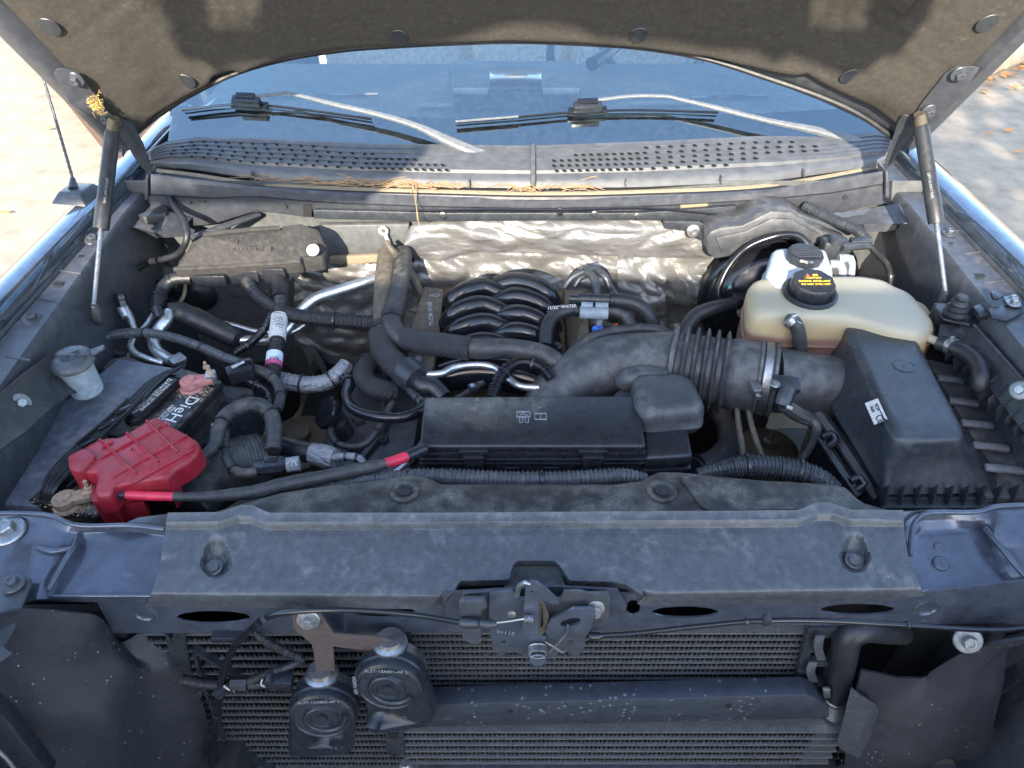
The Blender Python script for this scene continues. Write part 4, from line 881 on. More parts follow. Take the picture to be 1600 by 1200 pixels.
# right end: bracket with straps, outlet neck, deflector
rb = thing('radiator_bracket', 'black plastic frame with three curved straps right of the condenser', 'bracket', at(1270, 1040))
out = [[PY(x, y, .585) for x, y in ((1262, 978), (1318, 978), (1310, 1000), (1292, 1065), (1285, 1092), (1236, 1092), (1245, 1050))]]
for h in ([(1268, 990), (1306, 992), (1296, 1030), (1262, 1030)], [(1262, 1036), (1292, 1036), (1286, 1062), (1258, 1060)], [(1256, 1066), (1280, 1068), (1276, 1086), (1252, 1084)]): out.append([PY(x, y, .585) for x, y in h])
plate('bracket_frame', out, PY(1270, 1030, .585), (1, 0, 0), (0, 0, 1), .01, 'plastic', rb, .001)
for (a, b, c) in (((1281, 992), (1278, 1010), (1283, 1030)), ((1270, 1033), (1266, 1048), (1271, 1064)), ((1262, 1066), (1266, 1078), (1262, 1092))):
    w = .0065; P = cr([(*PY(*q_, .572 if k != 1 else .568),) for k, q_ in enumerate((a, b, c))], .005)
    O('strap', grid_bm([[V(p) - V((w, 0, 0)) for p in P], [V(p) + V((w, 0, 0)) for p in P]], .002), 'shield', rb)
bar('brace', [(1262, 1200), (1300, 1160)], .585, .006, 'plastic', rb); bar('brace', [(1200, 1205), (1230, 1180), (1262, 1200)], .585, .006, 'plastic', rb)
for i in range(4):
    for j in range(2): p = PY(1278 + i * 12 + j * 6, 1172 + j * 12 + i * 2, .585); O('honeycomb', lathe_bm(p, (0, -1, 0), [(.006, 0), (.006, .008), (.0045, .008), (.0045, 0)], 6), 'plastic', rb, smooth=0)
df = thing('air_deflector', 'small curved grey plastic deflector right of the oil cooler', 'deflector', PY(1335, 1130, .53))
P1 = [(1330, 1073), (1342, 1083), (1356, 1092), (1366, 1098), (1370, 1108)]; P2 = [(1308, 1162), (1318, 1170), (1330, 1177), (1340, 1182), (1344, 1188)]
rows = [[PY(lerp(a[0], b[0], t), lerp(a[1], b[1], t), .535 - .008 * math.sin(3.14 * k / 4)) for k, (a, b) in enumerate(zip(P1, P2))] for t in [i / 10 for i in range(11)]]
O('curved_sheet', grid_bm(rows, .003), 'shield', df, smooth=50); O('rolled_edge', tube_bm([(*r_[-1], .003) for r_ in rows], 8), 'shield', df); 
# hoses in front
uh = thing('radiator_hose', 'ribbed rubber radiator hose bending down at the right front', 'hose', PY(1300, 1050, .57))
O('hose_tube', tube_bm(px4y([(1410, 990, .60, 17), (1385, 988, .585, 18), (1350, 985, .575, 19), (1325, 997, .572, 21), (1318, 1030, .572, 20), (1312, 1060, .572, 19), (1304, 1088, .572, 18)]), 20, corr=.004, amp=.012), 'rubber', uh)
p = PY(1304, 1086, .572); O('hose_clamp', lathe_bm(p, (-.1, 0, -1), [(.0195, 0), (.0205, .001), (.0205, .008), (.0195, .009)], 24), 'steel', uh)
O('neck', tube_bm(px4y([(1304, 1085, .572, 14), (1303, 1100, .572, 15), (1303, 1112, .572, 17)]), 18), 'alum', uh)
vslab('clamp_tab', [(1286, 1078), (1298, 1078), (1298, 1092), (1287, 1091)], .555, .006, 'steel', uh, .001)
# splash flaps -------------------------------------------------------------------
def flap(name, label, cat, rows, m='flap'):
    RR = []
    for r in rows: RR.append([PY(*p) for p in r])
    # refine
    def ref(G, k):
        out = []
        for r in G: c = cr([tuple(p) for p in r], .02); out.append(r)
        return out
    n = 24; G = []
    for r in RR:
        L = [0]; 
        for a, b in zip(r, r[1:]): L.append(L[-1] + (b - a).length)
        q_ = []
        for i in range(n + 1):
            s = L[-1] * i / n; j = min(len(L) - 2, max(k for k in range(len(L)) if L[k] <= s + 1e-9)); t = (s - L[j]) / (L[j + 1] - L[j] + 1e-9); q_.append(lerp(r[j], r[j + 1], t))
        G.append(q_)
    G2 = []
    for a, b in zip(G, G[1:]):
        for k in range(6): G2.append([lerp(u, v, k / 6) + V((0, .004 * noise.noise(lerp(u, v, k / 6) * 9), 0)) for u, v in zip(a, b)])
    G2.append(G[-1])
    return tag(O(name, grid_bm(G2, .004), m, smooth=50), label, cat)
flap('splash_flap', 'large black speckled rubber splash flap at the lower left', 'splash flap', [
 [(-40, 965, .50), (30, 950, .53), (90, 953, .55), (140, 957, .56), (155, 962, .565), (182, 1007, .585), (198, 1000, .59), (215, 990, .60), (280, 985, .62)],
 [(-60, 1060, .48), (30, 1040, .50), (100, 1040, .52), (160, 1040, .54), (190, 1040, .55), (220, 1045, .565), (240, 1045, .575), (265, 1045, .58), (300, 1045, .60)],
 [(-80, 1140, .46), (30, 1130, .46), (100, 1120, .48), (170, 1120, .50), (200, 1120, .52), (230, 1120, .54), (260, 1120, .555), (290, 1120, .565), (322, 1120, .58)],
 [(-100, 1260, .44), (30, 1250, .43), (100, 1250, .44), (170, 1250, .46), (210, 1250, .48), (245, 1250, .5), (280, 1250, .52), (315, 1250, .54), (345, 1250, .57)]])
vslab('x', [(0, 0)] * 3, 1, 1, None) if 0 else None
flap('splash_flap', 'dark speckled rubber splash flap at the lower right below the hose', 'splash flap', [
 [(1345, 1045, .555), (1372, 1050, .555), (1400, 1057, .56), (1445, 1057, .565), (1470, 1038, .56), (1505, 1018, .55), (1560, 1000, .54), (1650, 985, .53)],
 [(1335, 1085, .545), (1370, 1090, .55), (1400, 1095, .55), (1440, 1095, .545), (1480, 1085, .54), (1515, 1065, .54), (1562, 1015, .545), (1572, 1010, .55)],
 [(1330, 1130, .54), (1365, 1130, .54), (1400, 1130, .535), (1440, 1130, .53), (1480, 1120, .53), (1515, 1110, .535), (1555, 1080, .54), (1560, 1078, .545)],
 [(1320, 1185, .54), (1350, 1185, .53), (1390, 1180, .52), (1430, 1178, .52), (1480, 1165, .525), (1510, 1170, .53), (1535, 1175, .54), (1540, 1176, .545)],
 [(1310, 1230, .54), (1345, 1230, .53), (1380, 1230, .52), (1420, 1230, .52), (1440, 1200, .53), (1470, 1180, .54), (1480, 1182, .545), (1490, 1185, .55)]])
vt = thing('bumper_bracket', 'ribbed dark plastic bumper bracket in the lower right corner', 'bracket', PY(1590, 1100, .6))
vslab('panel', [(1545, 1010), (1640, 985), (1640, 1240), (1500, 1240), (1540, 1170)], .62, .01, 'plastic', vt)
for a in ((1545, 1130, 1600, 1210), (1550, 1122, 1640, 1175), (1555, 1090, 1600, 1060), (1560, 1118, 1620, 1080), (1575, 1120, 1640, 1200)):
    bar('rib', [a[:2], a[2:]], .595, .004, 'plastic', vt, .025)
lt = thing('lower_trim', 'dark lower trim edge in the bottom left corner', 'trim', PY(20, 1180, .45))
vslab('panel', [(-40, 1080), (15, 1130), (80, 1215), (-40, 1215)], .40, .02, 'plastic_clean', lt, .004)
O('bright_edge', tube_bm(px4y([(-20, 1160, .39, 3), (10, 1185, .39, 3), (35, 1220, .39, 3)]), 6), 'alum', lt)
# dark fillers added so no bright ground shows through the front
O('side_filler', box_bm((-.62, .66, .7), (.02, .2, .5)), 'dark', truck); O('side_filler', box_bm((.70, .68, .7), (.02, .2, .5)), 'dark', truck)
O('front_filler', box_bm((.03, .70, .72), (1.7, .01, .5)), 'dark', truck)
O('corner_filler', box_bm((-.72, .60, .68), (.3, .01, .6)), 'dark', truck); O('corner_filler', box_bm((.80, .64, .68), (.34, .01, .6)), 'dark', truck)

# hood latch -----------------------------------------------------------------------
YL = .545
def al(x, y, d=0): return PY(x, y, YL + d)
la = thing('hood_latch', 'stamped steel hood latch with a spring at the centre of the beam', 'latch', al(840, 970))
def lp(name, outline, holes=(), d=0, th=.003, m='paint_dusty', bev=.0004, parent=la):
    return plate(name, [[al(x, y, d) for x, y in outline]] + [[al(x, y, d) for x, y in h] for h in holes], al(840, 970, d), (1, 0, 0), (0, 0, 1), th, m, parent, bev)
lp('back_plate', [(724, 926), (760, 923), (770, 921), (800, 920), (806, 932), (812, 934), (876, 934), (882, 922), (905, 922), (920, 926), (950, 925), (953, 932), (950, 972), (916, 990), (910, 1018), (898, 1024), (880, 1014), (858, 1028), (830, 1028), (808, 1018), (795, 1016), (782, 1024), (770, 1014), (766, 985), (724, 950)], [ell(787, 1001, 4, 3, 12), ell(891, 1000, 4.5, 3, 12)], .004)
lp('frame_side', [(765, 925), (800, 921), (812, 936), (846, 936), (846, 992), (855, 992), (846, 1015), (812, 1012), (768, 1000), (764, 975)], [ell(787, 1001, 3.6, 2.6, 12)], -.002, m='paint')
lp('release_lever', [(857, 975), (860, 967), (896, 949), (928, 949), (930, 955), (924, 978), (918, 986), (900, 992), (858, 994), (852, 985)], [ell(891, 971, 17, 7, 20, -.25)], -.010, m='paint')
lp('striker_hook', [(822, 915), (828, 908), (836, 907), (850, 916), (872, 936), (873, 941), (864, 942), (850, 936), (842, 938), (841, 960), (841, 985), (836, 992), (820, 991), (816, 980)], [ell(832, 922, 3, 2, 10)], -.018, m='paint')
lp('lock_pawl', [(842, 940), (850, 942), (857, 960), (853, 984), (846, 990), (839, 985)], [[(844, 946), (848, 948), (849, 975), (844, 980)]], -.006, m='dirty_metal')
O('chrome_catch', tube_bm(px4y([(808, 930, .530, 4), (811, 916, .528, 4.5), (820, 910, .526, 4), (828, 912, .526, 3)]), 8), 'steel', la)
O('pivot_rivet', lathe_bm(al(800, 959, -.004), (0, -1, .2), [(.006, 0), (.006, .002), (.004, .003)], 16), 'steel', la)
O('spring_pin', lathe_bm(al(840, 1018, -.004), (0, -1, .12), [(.0125, 0), (.0125, .014), (.0115, .015), (.0, .015)], 24), 'paint', la)
bm = bmesh.new(); c = al(840, 1012, -.006); pts = []
for i in range(60): t = i / 10 * 2 * math.pi; pts.append((c.x + .0125 * math.cos(t), c.y - .002 * i / 10, c.z + .010 * math.sin(t) * .9 + .002, .0011))
tube_bm(pts, 6, step=.01, bm=bm)
for q_ in ([(858, 1020), (885, 990), (888, 982), (887, 976)], [(852, 1003), (868, 1012), (880, 1020), (884, 1016)]): tube_bm([(*al(x, y, -.016), .0013) for x, y in q_], 6, bm=bm)
O('torsion_spring', bm, 'steel', la)
bolt(al(931, 950, .0), (0, -1, .3), .0062, la); bolt(al(932, 961, -.004), (0, -1, .3), .003, la)
lp('side_ear', [(719, 940), (726, 936), (757, 936), (760, 945), (752, 950), (751, 1000), (742, 1003), (724, 996)], [], -.012, .006, 'paint_dusty', .001)
O('cable_ferrule', tube_bm(px4y([(716, 973, .522, 4), (722, 973, .522, 8), (744, 974, .52, 8), (748, 974, .52, 5), (750, 974, .52, 8), (765, 975, .52, 8), (775, 975, .52, 5), (779, 974, .52, 3)]), 14), 'plastic', la)
O('inner_wire', tube_bm(px4y([(776, 973, .52, 1.6), (800, 970, .52, 1.6), (828, 965, .518, 1.6)]), 6), 'steel', la)
O('wire_anchor', box_bm(PY(826, 968, .518), (.012, .008, .009), None, .001), 'steel', la)
text('01112', al(790, 988, -.005), (1, 0, -.25), (0.2, 0, 1), .010, 'print_dim', la)
# cables
c1 = hose('release_cable', 'thin black cable arching from the latch down past the left horn', 'cable', [(722, 973, .522, 4.5), (680, 966, .523, 4.5), (640, 960, .525, 4.5), (560, 954, .53, 4.5), (480, 954, .535, 4.8), (425, 962, .54, 5), (390, 985, .545, 5), (362, 1018, .55, 5.5), (347, 1060, .55, 6), (340, 1110, .55, 6), (333, 1160, .55, 6), (330, 1215, .55, 6)], 'gloss_black', y=True)
for x, y in ((418, 965), (343, 1082)): O('clip', lathe_bm(PY(x, y, .544), (-.7, 0, -.6) if y < 1000 else (0, 0, 1), [(.006, -.004), (.0085, -.004), (.0085, .004), (.006, .004)], 14), 'plastic', c1)
c2 = hose('release_cable', 'thin black cable running from the latch to the right corner', 'cable', [(920, 994, .535, 7), (936, 994, .535, 6), (940, 993, .535, 4), (1000, 989, .537, 4), (1080, 980, .54, 4), (1190, 970, .54, 4.2), (1300, 970, .54, 4.4), (1420, 977, .54, 4.6), (1540, 984, .545, 4.8), (1600, 982, .55, 5)], 'gloss_black', y=True)
O('clip', box_bm(PY(1197, 968, .54), (.011, .012, .016), None, .003), 'plastic', c2)
# horns ------------------------------------------------------------------------------
hb_ = thing('horn_bracket', 'brown rusty Y shaped bracket holding the two horns', 'bracket', PY(490, 965, .54))
yb_ = .545
plate('bracket_plate', [[PY(x, y, yb_) for x, y in ((458, 958), (500, 958), (522, 990), (600, 996), (622, 1004), (610, 1016), (585, 1016), (520, 1008), (524, 1050), (496, 1050), (488, 1004), (460, 982))]], PY(490, 1000, yb_), (1, 0, 0), (0, 0, 1), .003, 'rust', hb_, .0005)
bolt(PY(482, 968, yb_ - .003), (0, -1, .25), .0085, hb_); 
def horn(label, cx, cy, r, top, mouth, rot, y0, txt):
    t = thing('horn', label, 'horn', PY(cx, cy, y0), 'two snail horns')
    c = PY(cx, cy, y0); R_ = rad(c, r); ax = V((math.sin(rot) * .15, -1, .20)).normalized()
    s = V((1, 0, 0)); s = (s - ax * s.dot(ax)).normalized(); u = ax.cross(s) * -1
    if u.z < 0: u = -u
    O('metal_back', lathe_bm(c - ax * .012, ax, [(R_ * .75, -.022), (R_ * .97, -.018), (R_ * 1.0, -.006), (R_ * 1.0, .0)], 40), 'steel', t)
    O('top_boss', lathe_bm(c + u * R_ * 1.02 - ax * .02, u, [(R_ * .5, -.008), (R_ * .5, .002), (R_ * .4, .005), (R_ * .38, .012), (.002, .013)], 24), 'steel', t)
    b = O('horn_body', lathe_bm(c, ax, [(R_ * .99, -.014), (R_ * 1.04, -.012), (R_ * 1.04, .000), (R_ * 1.0, .003), (R_ * 1.0, .007), (R_ * .95, .013), (R_ * .86, .015), (R_ * .83, .0135), (R_ * .5, .0135), (R_ * .47, .016), (R_ * .36, .017), (R_ * .33, .0145), (R_ * .18, .0145), (R_ * .16, .0185), (.001, .019)], 48), 'horn', t, smooth=30)
    # trumpet shell swept from the disc to the open mouth
    M_ = [PY(x, y, y0) for x, y in mouth]; M2 = roundp(M_, .009, 4); c2_ = sum(M2, V()) / len(M2)
    mc = PY(*top[0], y0); mr = rad(mc, top[1]); mr2 = rad(mc, top[2])
    def hz(p, s_):
        d = p - c; r0 = math.hypot(d.dot(s), d.dot(u)); h = (.010 if r0 > R_ * 1.04 else .003) - .010 * max(0, s_ - .9) / .1
        e = p - mc; q_ = (e.dot(s) / mr) ** 2 + (e.dot(u) / mr2) ** 2
        if q_ < 1.25: h -= .027 * (1 - q_ / 1.25) ** .6 * (1 if e.dot(u) < 0 else max(.2, 1 - e.dot(u) / mr2 * .8))
        if 1.25 <= q_ < 1.7: h += .0025 * math.sin((q_ - 1.25) / .45 * 3.14)
        return h
    rg = [[p - ax * .016 for p in M2]]
    for k in range(34):
        s_ = 1 - k / 34; rg.append([c2_ + (p - c2_) * s_ + ax * hz(c2_ + (p - c2_) * s_, s_) for p in M2])
    O('trumpet', rings_bm(rg), 'horn', t, smooth=60)
    pts = []
    for k in range(30):
        a = 1.0 + k / 29 * 5.2; q_ = R_ * (.36 + .34 * k / 29); pts.append((*(c + s * math.cos(a + rot) * q_ + u * math.sin(a + rot) * q_ + ax * .0140), .0035 + .0016 * k / 29))
    O('spiral_duct', tube_bm(pts, 10), 'horn', t, smooth=60)
    text(txt, c + u * R_ * .74 + ax * .0160, s, u, .0075, 'print_dim', t); text('FIAMM', M_[0] * .5 + M_[1] * .5 + ax * .0135, (-.12, 0, -1), s, .008, 'print_dim', t) if 0 else None
    text('HORN 12V', PY(mouth[-1][0] + (22 if rot > 0 else -14), mouth[-1][1] - 42, y0) + ax * .0135, -u, s, .0075, 'print_dim', t)
    return t
horn('left horn, hanging lower under the bracket stem', 506, 1108, 52, [(526, 1146), 30, 24], [(453, 1112), (500, 1098), (557, 1112), (554, 1168), (540, 1173), (452, 1180), (450, 1150)], .3, .515, '4L3T-13A803-AF 1')
horn('right horn, mounted higher beside the condenser centre rail', 610, 1062, 54, [(604, 1118), 30, 22], [(566, 1072), (610, 1055), (664, 1060), (682, 1110), (678, 1128), (582, 1142), (572, 1130), (572, 1100)], -.3, .52, '4L3T-13A801-AF 2')
# horn wiring
hw = thing('horn_harness', 'black corrugated wiring running to the left horn connector', 'wiring', PY(400, 1065, .55))
O('loom', tube_bm(px4y([(285, 1062, .56, 8), (320, 1068, .555, 8), (370, 1070, .55, 8), (420, 1068, .545, 7)]), 10, corr=.004), 'rubber', hw)
O('loom', tube_bm(px4y([(385, 1065, .55, 6), (430, 1048, .55, 6), (470, 1032, .555, 6), (450, 1020, .56, 7), (420, 1005, .565, 7), (396, 988, .57, 4)]), 10, corr=.004), 'rubber', hw)
O('tape_wrap', tube_bm(px4y([(362, 1068, .548, 12), (388, 1068, .548, 12)]), 8, wob=.001), 'rubber', hw)
O('connector', box_bm(PY(437, 1064, .54), (.038, .02, .026), Matrix.Rotation(.15, 3, 'Y'), .002), 'horn', hw); O('connector_tab', box_bm(PY(421, 1062, .53), (.006, .01, .018), None, .001), 'plastic', hw)
O('bare_wire', tube_bm(px4y([(350, 1072, .54, 1.5), (358, 1078, .54, 1.5), (366, 1080, .54, 1.5)]), 5), 'label_w', hw); O('bare_wire', tube_bm(px4y([(410, 1062, .535, 1.5), (408, 1070, .535, 1.5), (416, 1074, .535, 1.5)]), 5), 'label_w', hw)
tag(O('sensor', box_bm(PY(360, 992, .575), (.05, .02, .012), None, .002), 'horn'), 'small grey ambient sensor clipped under the beam at left', 'sensor')
# ================================================================== ENGINE BAY
def stick(a, b, r, **k): return tube_bm([(*a, r), (*b, r)], 12, step=9, **k)
# foil heat shields on the firewall
fs_ = thing('heat_shield', 'bright crinkled foil pad across the upper firewall', 'heat shield', PY(870, 375, 1.58))
def crumple(x, z, a=1): return 1.05 * a * (.004 * (1 - abs(noise.noise(V((x * 13 + z * 6, 1, z * 22)))) * 4) + .010 * noise.noise(V((x * 7, 0, z * 11))) + .006 * noise.noise(V((x * 19, 3, z * 27))) + .003 * abs(noise.noise(V((x * 45 + z * 30, 5, z * 20)))))
def foilpatch(name, top, bot, y, a, m, parent, nx=150, nz=40, bulge=.02):
    x0, x1 = top[0][0], top[-1][0]; rows = []
    for j in range(nz + 1):
        f = j / nz; r_ = []
        for i in range(nx + 1):
            px = lerp(x0, x1, i / nx); py = lerp(interp(top, px), interp(bot, px), f); p = PY(px, py, y)
            r_.append(PY(px, py, y - bulge * math.sin(3.14 * f) ** .7 + crumple(p.x, p.z, a)))
        rows.append(r_)
    return O(name, grid_bm(rows, .0015), m, parent, smooth=70)
foilpatch('foil_sheet', [(632, 372), (642, 352), (690, 344), (1000, 343), (1040, 345), (1112, 350)], [(632, 402), (690, 408), (720, 398), (740, 394), (900, 398), (1000, 402), (1112, 404)], 1.575, 1.1, 'foil', fs_)
f2 = thing('heat_shield', 'dirty foil blanket hanging down the firewall behind the engine', 'heat shield', PY(870, 440, 1.6))
foilpatch('foil_sheet', [(648, 402), (740, 392), (1000, 400), (1105, 404)], [(648, 540), (900, 540), (1000, 560), (1070, 540), (1105, 520)], 1.597, 1.6, 'foil_dark', f2, bulge=.012)
foilpatch('foil_sheet', [(965, 402), (1010, 402), (1040, 402)], [(965, 540), (1040, 570), (1085, 560)], 1.585, 1.6, 'foil_dark', f2, 40, bulge=.03)
f3 = thing('heat_shield', 'dirty foil shield between the wiring module and the heater hoses', 'heat shield', PY(530, 480, 1.59))
foilpatch('foil_sheet', [(460, 415), (470, 412), (590, 412), (652, 410)], [(466, 540), (490, 560), (560, 580), (600, 590), (652, 590)], 1.588, 1.5, 'foil_dark', f3, 60, bulge=.012)
vslab('insulation_edge', [(490, 408), (520, 402), (600, 398), (602, 408), (560, 413), (500, 415)], 1.57, .012, 'strawtrim', f3, .002)
vslab('dangling_tab', [(472, 545), (490, 540), (510, 575), (508, 590), (490, 560), (484, 575)], 1.57, .003, 'foil_dark', f3, .0005)
# pale blank firewall panel between module and foil
vslab('firewall_panel', [(497, 352), (640, 350), (636, 392), (600, 400), (520, 404), (508, 400)], 1.588, .02, 'fire', truck, .006)
vslab('firewall_lip', [(505, 404), (600, 399), (640, 396), (640, 403), (560, 410), (505, 413)], 1.582, .02, 'strawtrim', truck, .003)
# left wheelhouse and strut tower details
O('grommet', lathe_bm(PY(311, 460, 1.60), (0, -1, 0), [(.045, 0), (.045, .006), (.03, .02), (.02, .024)], 28), 'rubber', truck)
O('grommet', lathe_bm(PY(262, 440, 1.58), (0, -1, 0), [(.05, 0), (.05, .006), (.035, .025), (.02, .03)], 28), 'rubber', truck)
# engine block mass (dark) under everything
eng = thing('engine', 'dusty dark V8 engine filling the middle of the bay', 'engine', (0, 1.2, .6))
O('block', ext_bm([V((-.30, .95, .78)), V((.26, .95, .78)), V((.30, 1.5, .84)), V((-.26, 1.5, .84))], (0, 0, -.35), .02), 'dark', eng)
O('valley', ext_bm([PZ(650, 600, .86), PZ(900, 600, .86), PZ(930, 450, .9), PZ(690, 440, .9)], (0, 0, -.06), .02), 'dirty_metal', eng)
# cam cover at the left with a bolt row
cc = [PZ(x, y, z) for x, y, z in ((505, 745, .80), (640, 745, .80), (662, 620, .86), (620, 560, .90), (560, 545, .90), (545, 600, .88), (500, 690, .82))]
O('cam_cover', ext_bm(cc, (0, 0, -.2), .018), 'paint_dusty', eng)
O('cam_cover_ridge', tube_bm(px4([(560, 720, .815, 9), (600, 660, .85, 9), (600, 580, .905, 9)]), 8), 'plastic', eng)
for x, y in ((628, 638), (600, 688), (552, 706), (575, 735)): O('bolt_boss', lathe_bm(PZ(x, y, .83), (-.2, -.4, 1), [(.011, 0), (.011, .012), (.009, .014), (.006, .014), (.006, .02)], 16), 'plastic', eng)
bm = bmesh.new(); 
O('front_cover_rim', tube_bm(px4([(585, 760, .78, 6), (640, 720, .81, 6), (680, 660, .84, 6)]), 8), 'alum', eng)
oc_ = O('oil_cap', lathe_bm(PZ(512, 645, .91), (-.75, -.35, .75), [(.026, -.014), (.031, -.012), (.033, 0), (.031, .008), (.026, .009), (.004, .006)], 32, wave=lambda a: 1 + .04 * (math.sin(a * 8) > 0)), 'gloss_black', eng)
O('oil_filler', stick(PZ(525, 655, .89), PZ(540, 680, .82), .022), 'plastic', eng)
O('coil_connector', box_bm(PZ(560, 655, .89), (.022, .03, .016), Matrix.Rotation(.6, 3, 'Z'), .002), 'plastic', eng)
# other lumps deep in the bay
for (x, y, z, r, h, m_) in ((470, 690, .74, 60, .06, 'dirty_metal'), (1200, 700, .72, 46, .05, 'dirty_metal'), (400, 600, .62, 60, .08, 'dark'), (1150, 640, .70, 50, .08, 'dark'), (240, 470, .74, 45, .06, 'rubber')):
    p = PZ(x, y, z); O('pulley' if r > 50 else 'mount', lathe_bm(p, (0, 0, 1), [(rad(p, r), -h), (rad(p, r), 0), (rad(p, r * .8), .008), (rad(p, r * .3), .012), (rad(p, r * .28), .03), (.002, .032)], 28), m_, eng)
O('stud', lathe_bm(PZ(1201, 690, .75), (0, 0, 1), [(.012, 0), (.012, .006), (.006, .008), (.006, .03)], 8), 'steel', eng)
# intake manifold with its runners
im = thing('intake_manifold', 'glossy black intake manifold with two banks of arched runners', 'intake manifold', PZ(785, 500, .85))
run = [[(868, 490, .94), (858, 462, .985), (838, 447, 1.0), (806, 440, 1.0), (775, 447, .985)],
       [(697, 492, .93), (708, 470, .97), (728, 455, .99), (755, 449, .99), (790, 463, .975), (812, 480, .95)],
       [(862, 512, .93), (852, 482, .975), (830, 468, .99), (802, 463, .99), (772, 475, .965)],
       [(694, 520, .92), (706, 495, .965), (728, 481, .985), (755, 476, .985), (790, 490, .97), (815, 506, .94)],
       [(862, 535, .92), (850, 508, .965), (828, 494, .982), (802, 490, .982), (774, 500, .955)],
       [(697, 545, .91), (708, 521, .955), (730, 508, .975), (758, 503, .975), (790, 514, .96), (815, 530, .93)],
       [(860, 560, .91), (848, 532, .955), (828, 521, .972), (802, 517, .972), (774, 528, .945)],
       [(700, 570, .90), (712, 547, .94), (735, 536, .96), (758, 532, .96), (790, 540, .95), (812, 555, .92)]]
for r_ in run: O('runner', tube_bm(px4([(x, y, z, 15) for x, y, z in r_]), 16), 'gloss_black', im, smooth=70)
O('plenum', ext_bm([PZ(710, 450, .93), PZ(850, 446, .93), PZ(855, 560, .91), PZ(715, 565, .91)], (0, 0, -.07), .02), 'gloss_black', im)
for x, y in ((695, 500), (690, 530), (866, 480), (870, 505), (868, 540)): O('foot', lathe_bm(PZ(x, y, .93), (0, 0, 1), [(.014, -.02), (.014, 0), (.008, .001), (.008, .006)], 12), 'plastic', im)
O('lower_plenum', tube_bm(px4([(690, 590, .90, 24), (740, 580, .91, 28), (800, 585, .91, 28), (850, 600, .90, 24)]), 16), 'gloss_black', im)
# ignition coil covers
def coil(label, pts, z, z2):
    t = thing('coil_cover', label, 'coil cover', PZ(*pts[0], z), 'ignition coil covers')
    P = [PZ(x, y, z if y < 500 else z2) for x, y in pts]; O('cover', ext_bm(P, (0, 0, -.05), .006), 'brownpipe', t); return t
t = coil('long dusty brown coil cover left of the intake runners', [(661, 446), (694, 450), (686, 520), (676, 578), (628, 572), (640, 520)], .985, .945)
text('BR3E-9G756', PZ(672, 490, .981), (.12, -1, -.18), (1, 0, 0), .014, 'print_dim', t); text('HCF', PZ(679, 462, .988), (1, 0, 0), (0, 1, .18), .013, 'print_dim', t)
coil('short dusty brown coil cover right of the intake runners', [(878, 449), (912, 452), (916, 480), (926, 560), (888, 560), (884, 500)], .985, .93)
# fuel line
hose('fuel_line', 'bright steel fuel line bending across below the intake runners', 'pipe', [(655, 560, .955, 6), (650, 572, .955, 6), (660, 584, .955, 6), (688, 584, .955, 6), (710, 574, .955, 6), (745, 570, .955, 6), (772, 574, .955, 6), (790, 588, .955, 6), (812, 603, .955, 6), (842, 606, .955, 6)], 'alum')
hose('wire_loom', 'short corrugated loom looping over the steel fuel line', 'wiring loom', [(768, 622, .96, 9), (778, 596, .975, 9), (795, 575, .985, 9), (818, 566, .99, 9), (845, 574, .985, 9), (862, 592, .975, 8)], 'gloss_black', corr=.006, amp=.16)
sc_ = O('sensor_connector', box_bm(PZ(740, 606, .955), (.020, .018, .012), Matrix.Rotation(.5, 3, 'Z'), .002), 'horn')
O('plug_nose', box_bm(PZ(752, 600, .957), (.014, .012, .010), Matrix.Rotation(.5, 3, 'Z'), .002), 'plastic', sc_); O('latch_tab', box_bm(PZ(738, 602, .964), (.008, .010, .003), Matrix.Rotation(.5, 3, 'Z'), .001), 'greycon', sc_); O('lead', tube_bm(px4([(733, 610, .955, 4), (722, 618, .95, 4), (712, 622, .94, 4)]), 8), 'rubber', sc_)
tag(sc_, 'small grey sensor connector just behind the fuse box', 'connector')
# heater hoses
h1 = thing('heater_hose', 'left heater hose dropping from the firewall into a braided sleeve', 'hose', PZ(600, 480, .97), 'heater hoses')
O('hose_tube', tube_bm(px4([(606, 395, 1.02, 15), (601, 430, 1.01, 15), (598, 480, .99, 15), (597, 525, .975, 15)]), 16), 'brownpipe', h1)
O('braided_sleeve', tube_bm(px4([(594, 522, .978, 19), (600, 548, .972, 20), (620, 572, .966, 20), (640, 588, .96, 19)]), 18), 'braid', h1)
O('collar', tube_bm(px4([(632, 578, .962, 25), (652, 595, .957, 25)]), 20), 'plastic', h1)
O('connector_elbow', tube_bm(px4([(648, 592, .956, 15), (662, 603, .953, 16), (678, 606, .95, 15), (694, 622, .94, 14)]), 16), 'plastic_clean', h1)
O('clamp', tube_bm(px4([(596, 510, .978, 18), (597, 518, .976, 18)]), 16), 'rubber', h1)
h2 = thing('heater_hose', 'right heater hose curving across the engine under the intake runners', 'hose', PZ(632, 480, .97), 'heater hoses')
O('hose_tube', tube_bm(px4([(630, 395, 1.02, 14), (627, 430, 1.01, 14), (618, 475, 1.0, 15), (612, 502, .99, 16), (620, 523, .985, 17), (645, 534, .982, 16), (690, 537, .982, 15), (745, 545, .982, 16), (800, 545, .982, 16), (850, 556, .98, 17), (878, 578, .96, 17), (892, 610, .93, 17)]), 18), 'rubber_dusty', h2)
O('braided_sleeve', tube_bm(px4([(630, 529, .983, 19), (660, 535, .983, 19), (700, 540, .983, 19), (735, 545, .983, 19)]), 18), 'braid', h2)
O('clamp', tube_bm(px4([(613, 492, .994, 18), (612, 500, .991, 18)]), 16), 'rubber', h2)
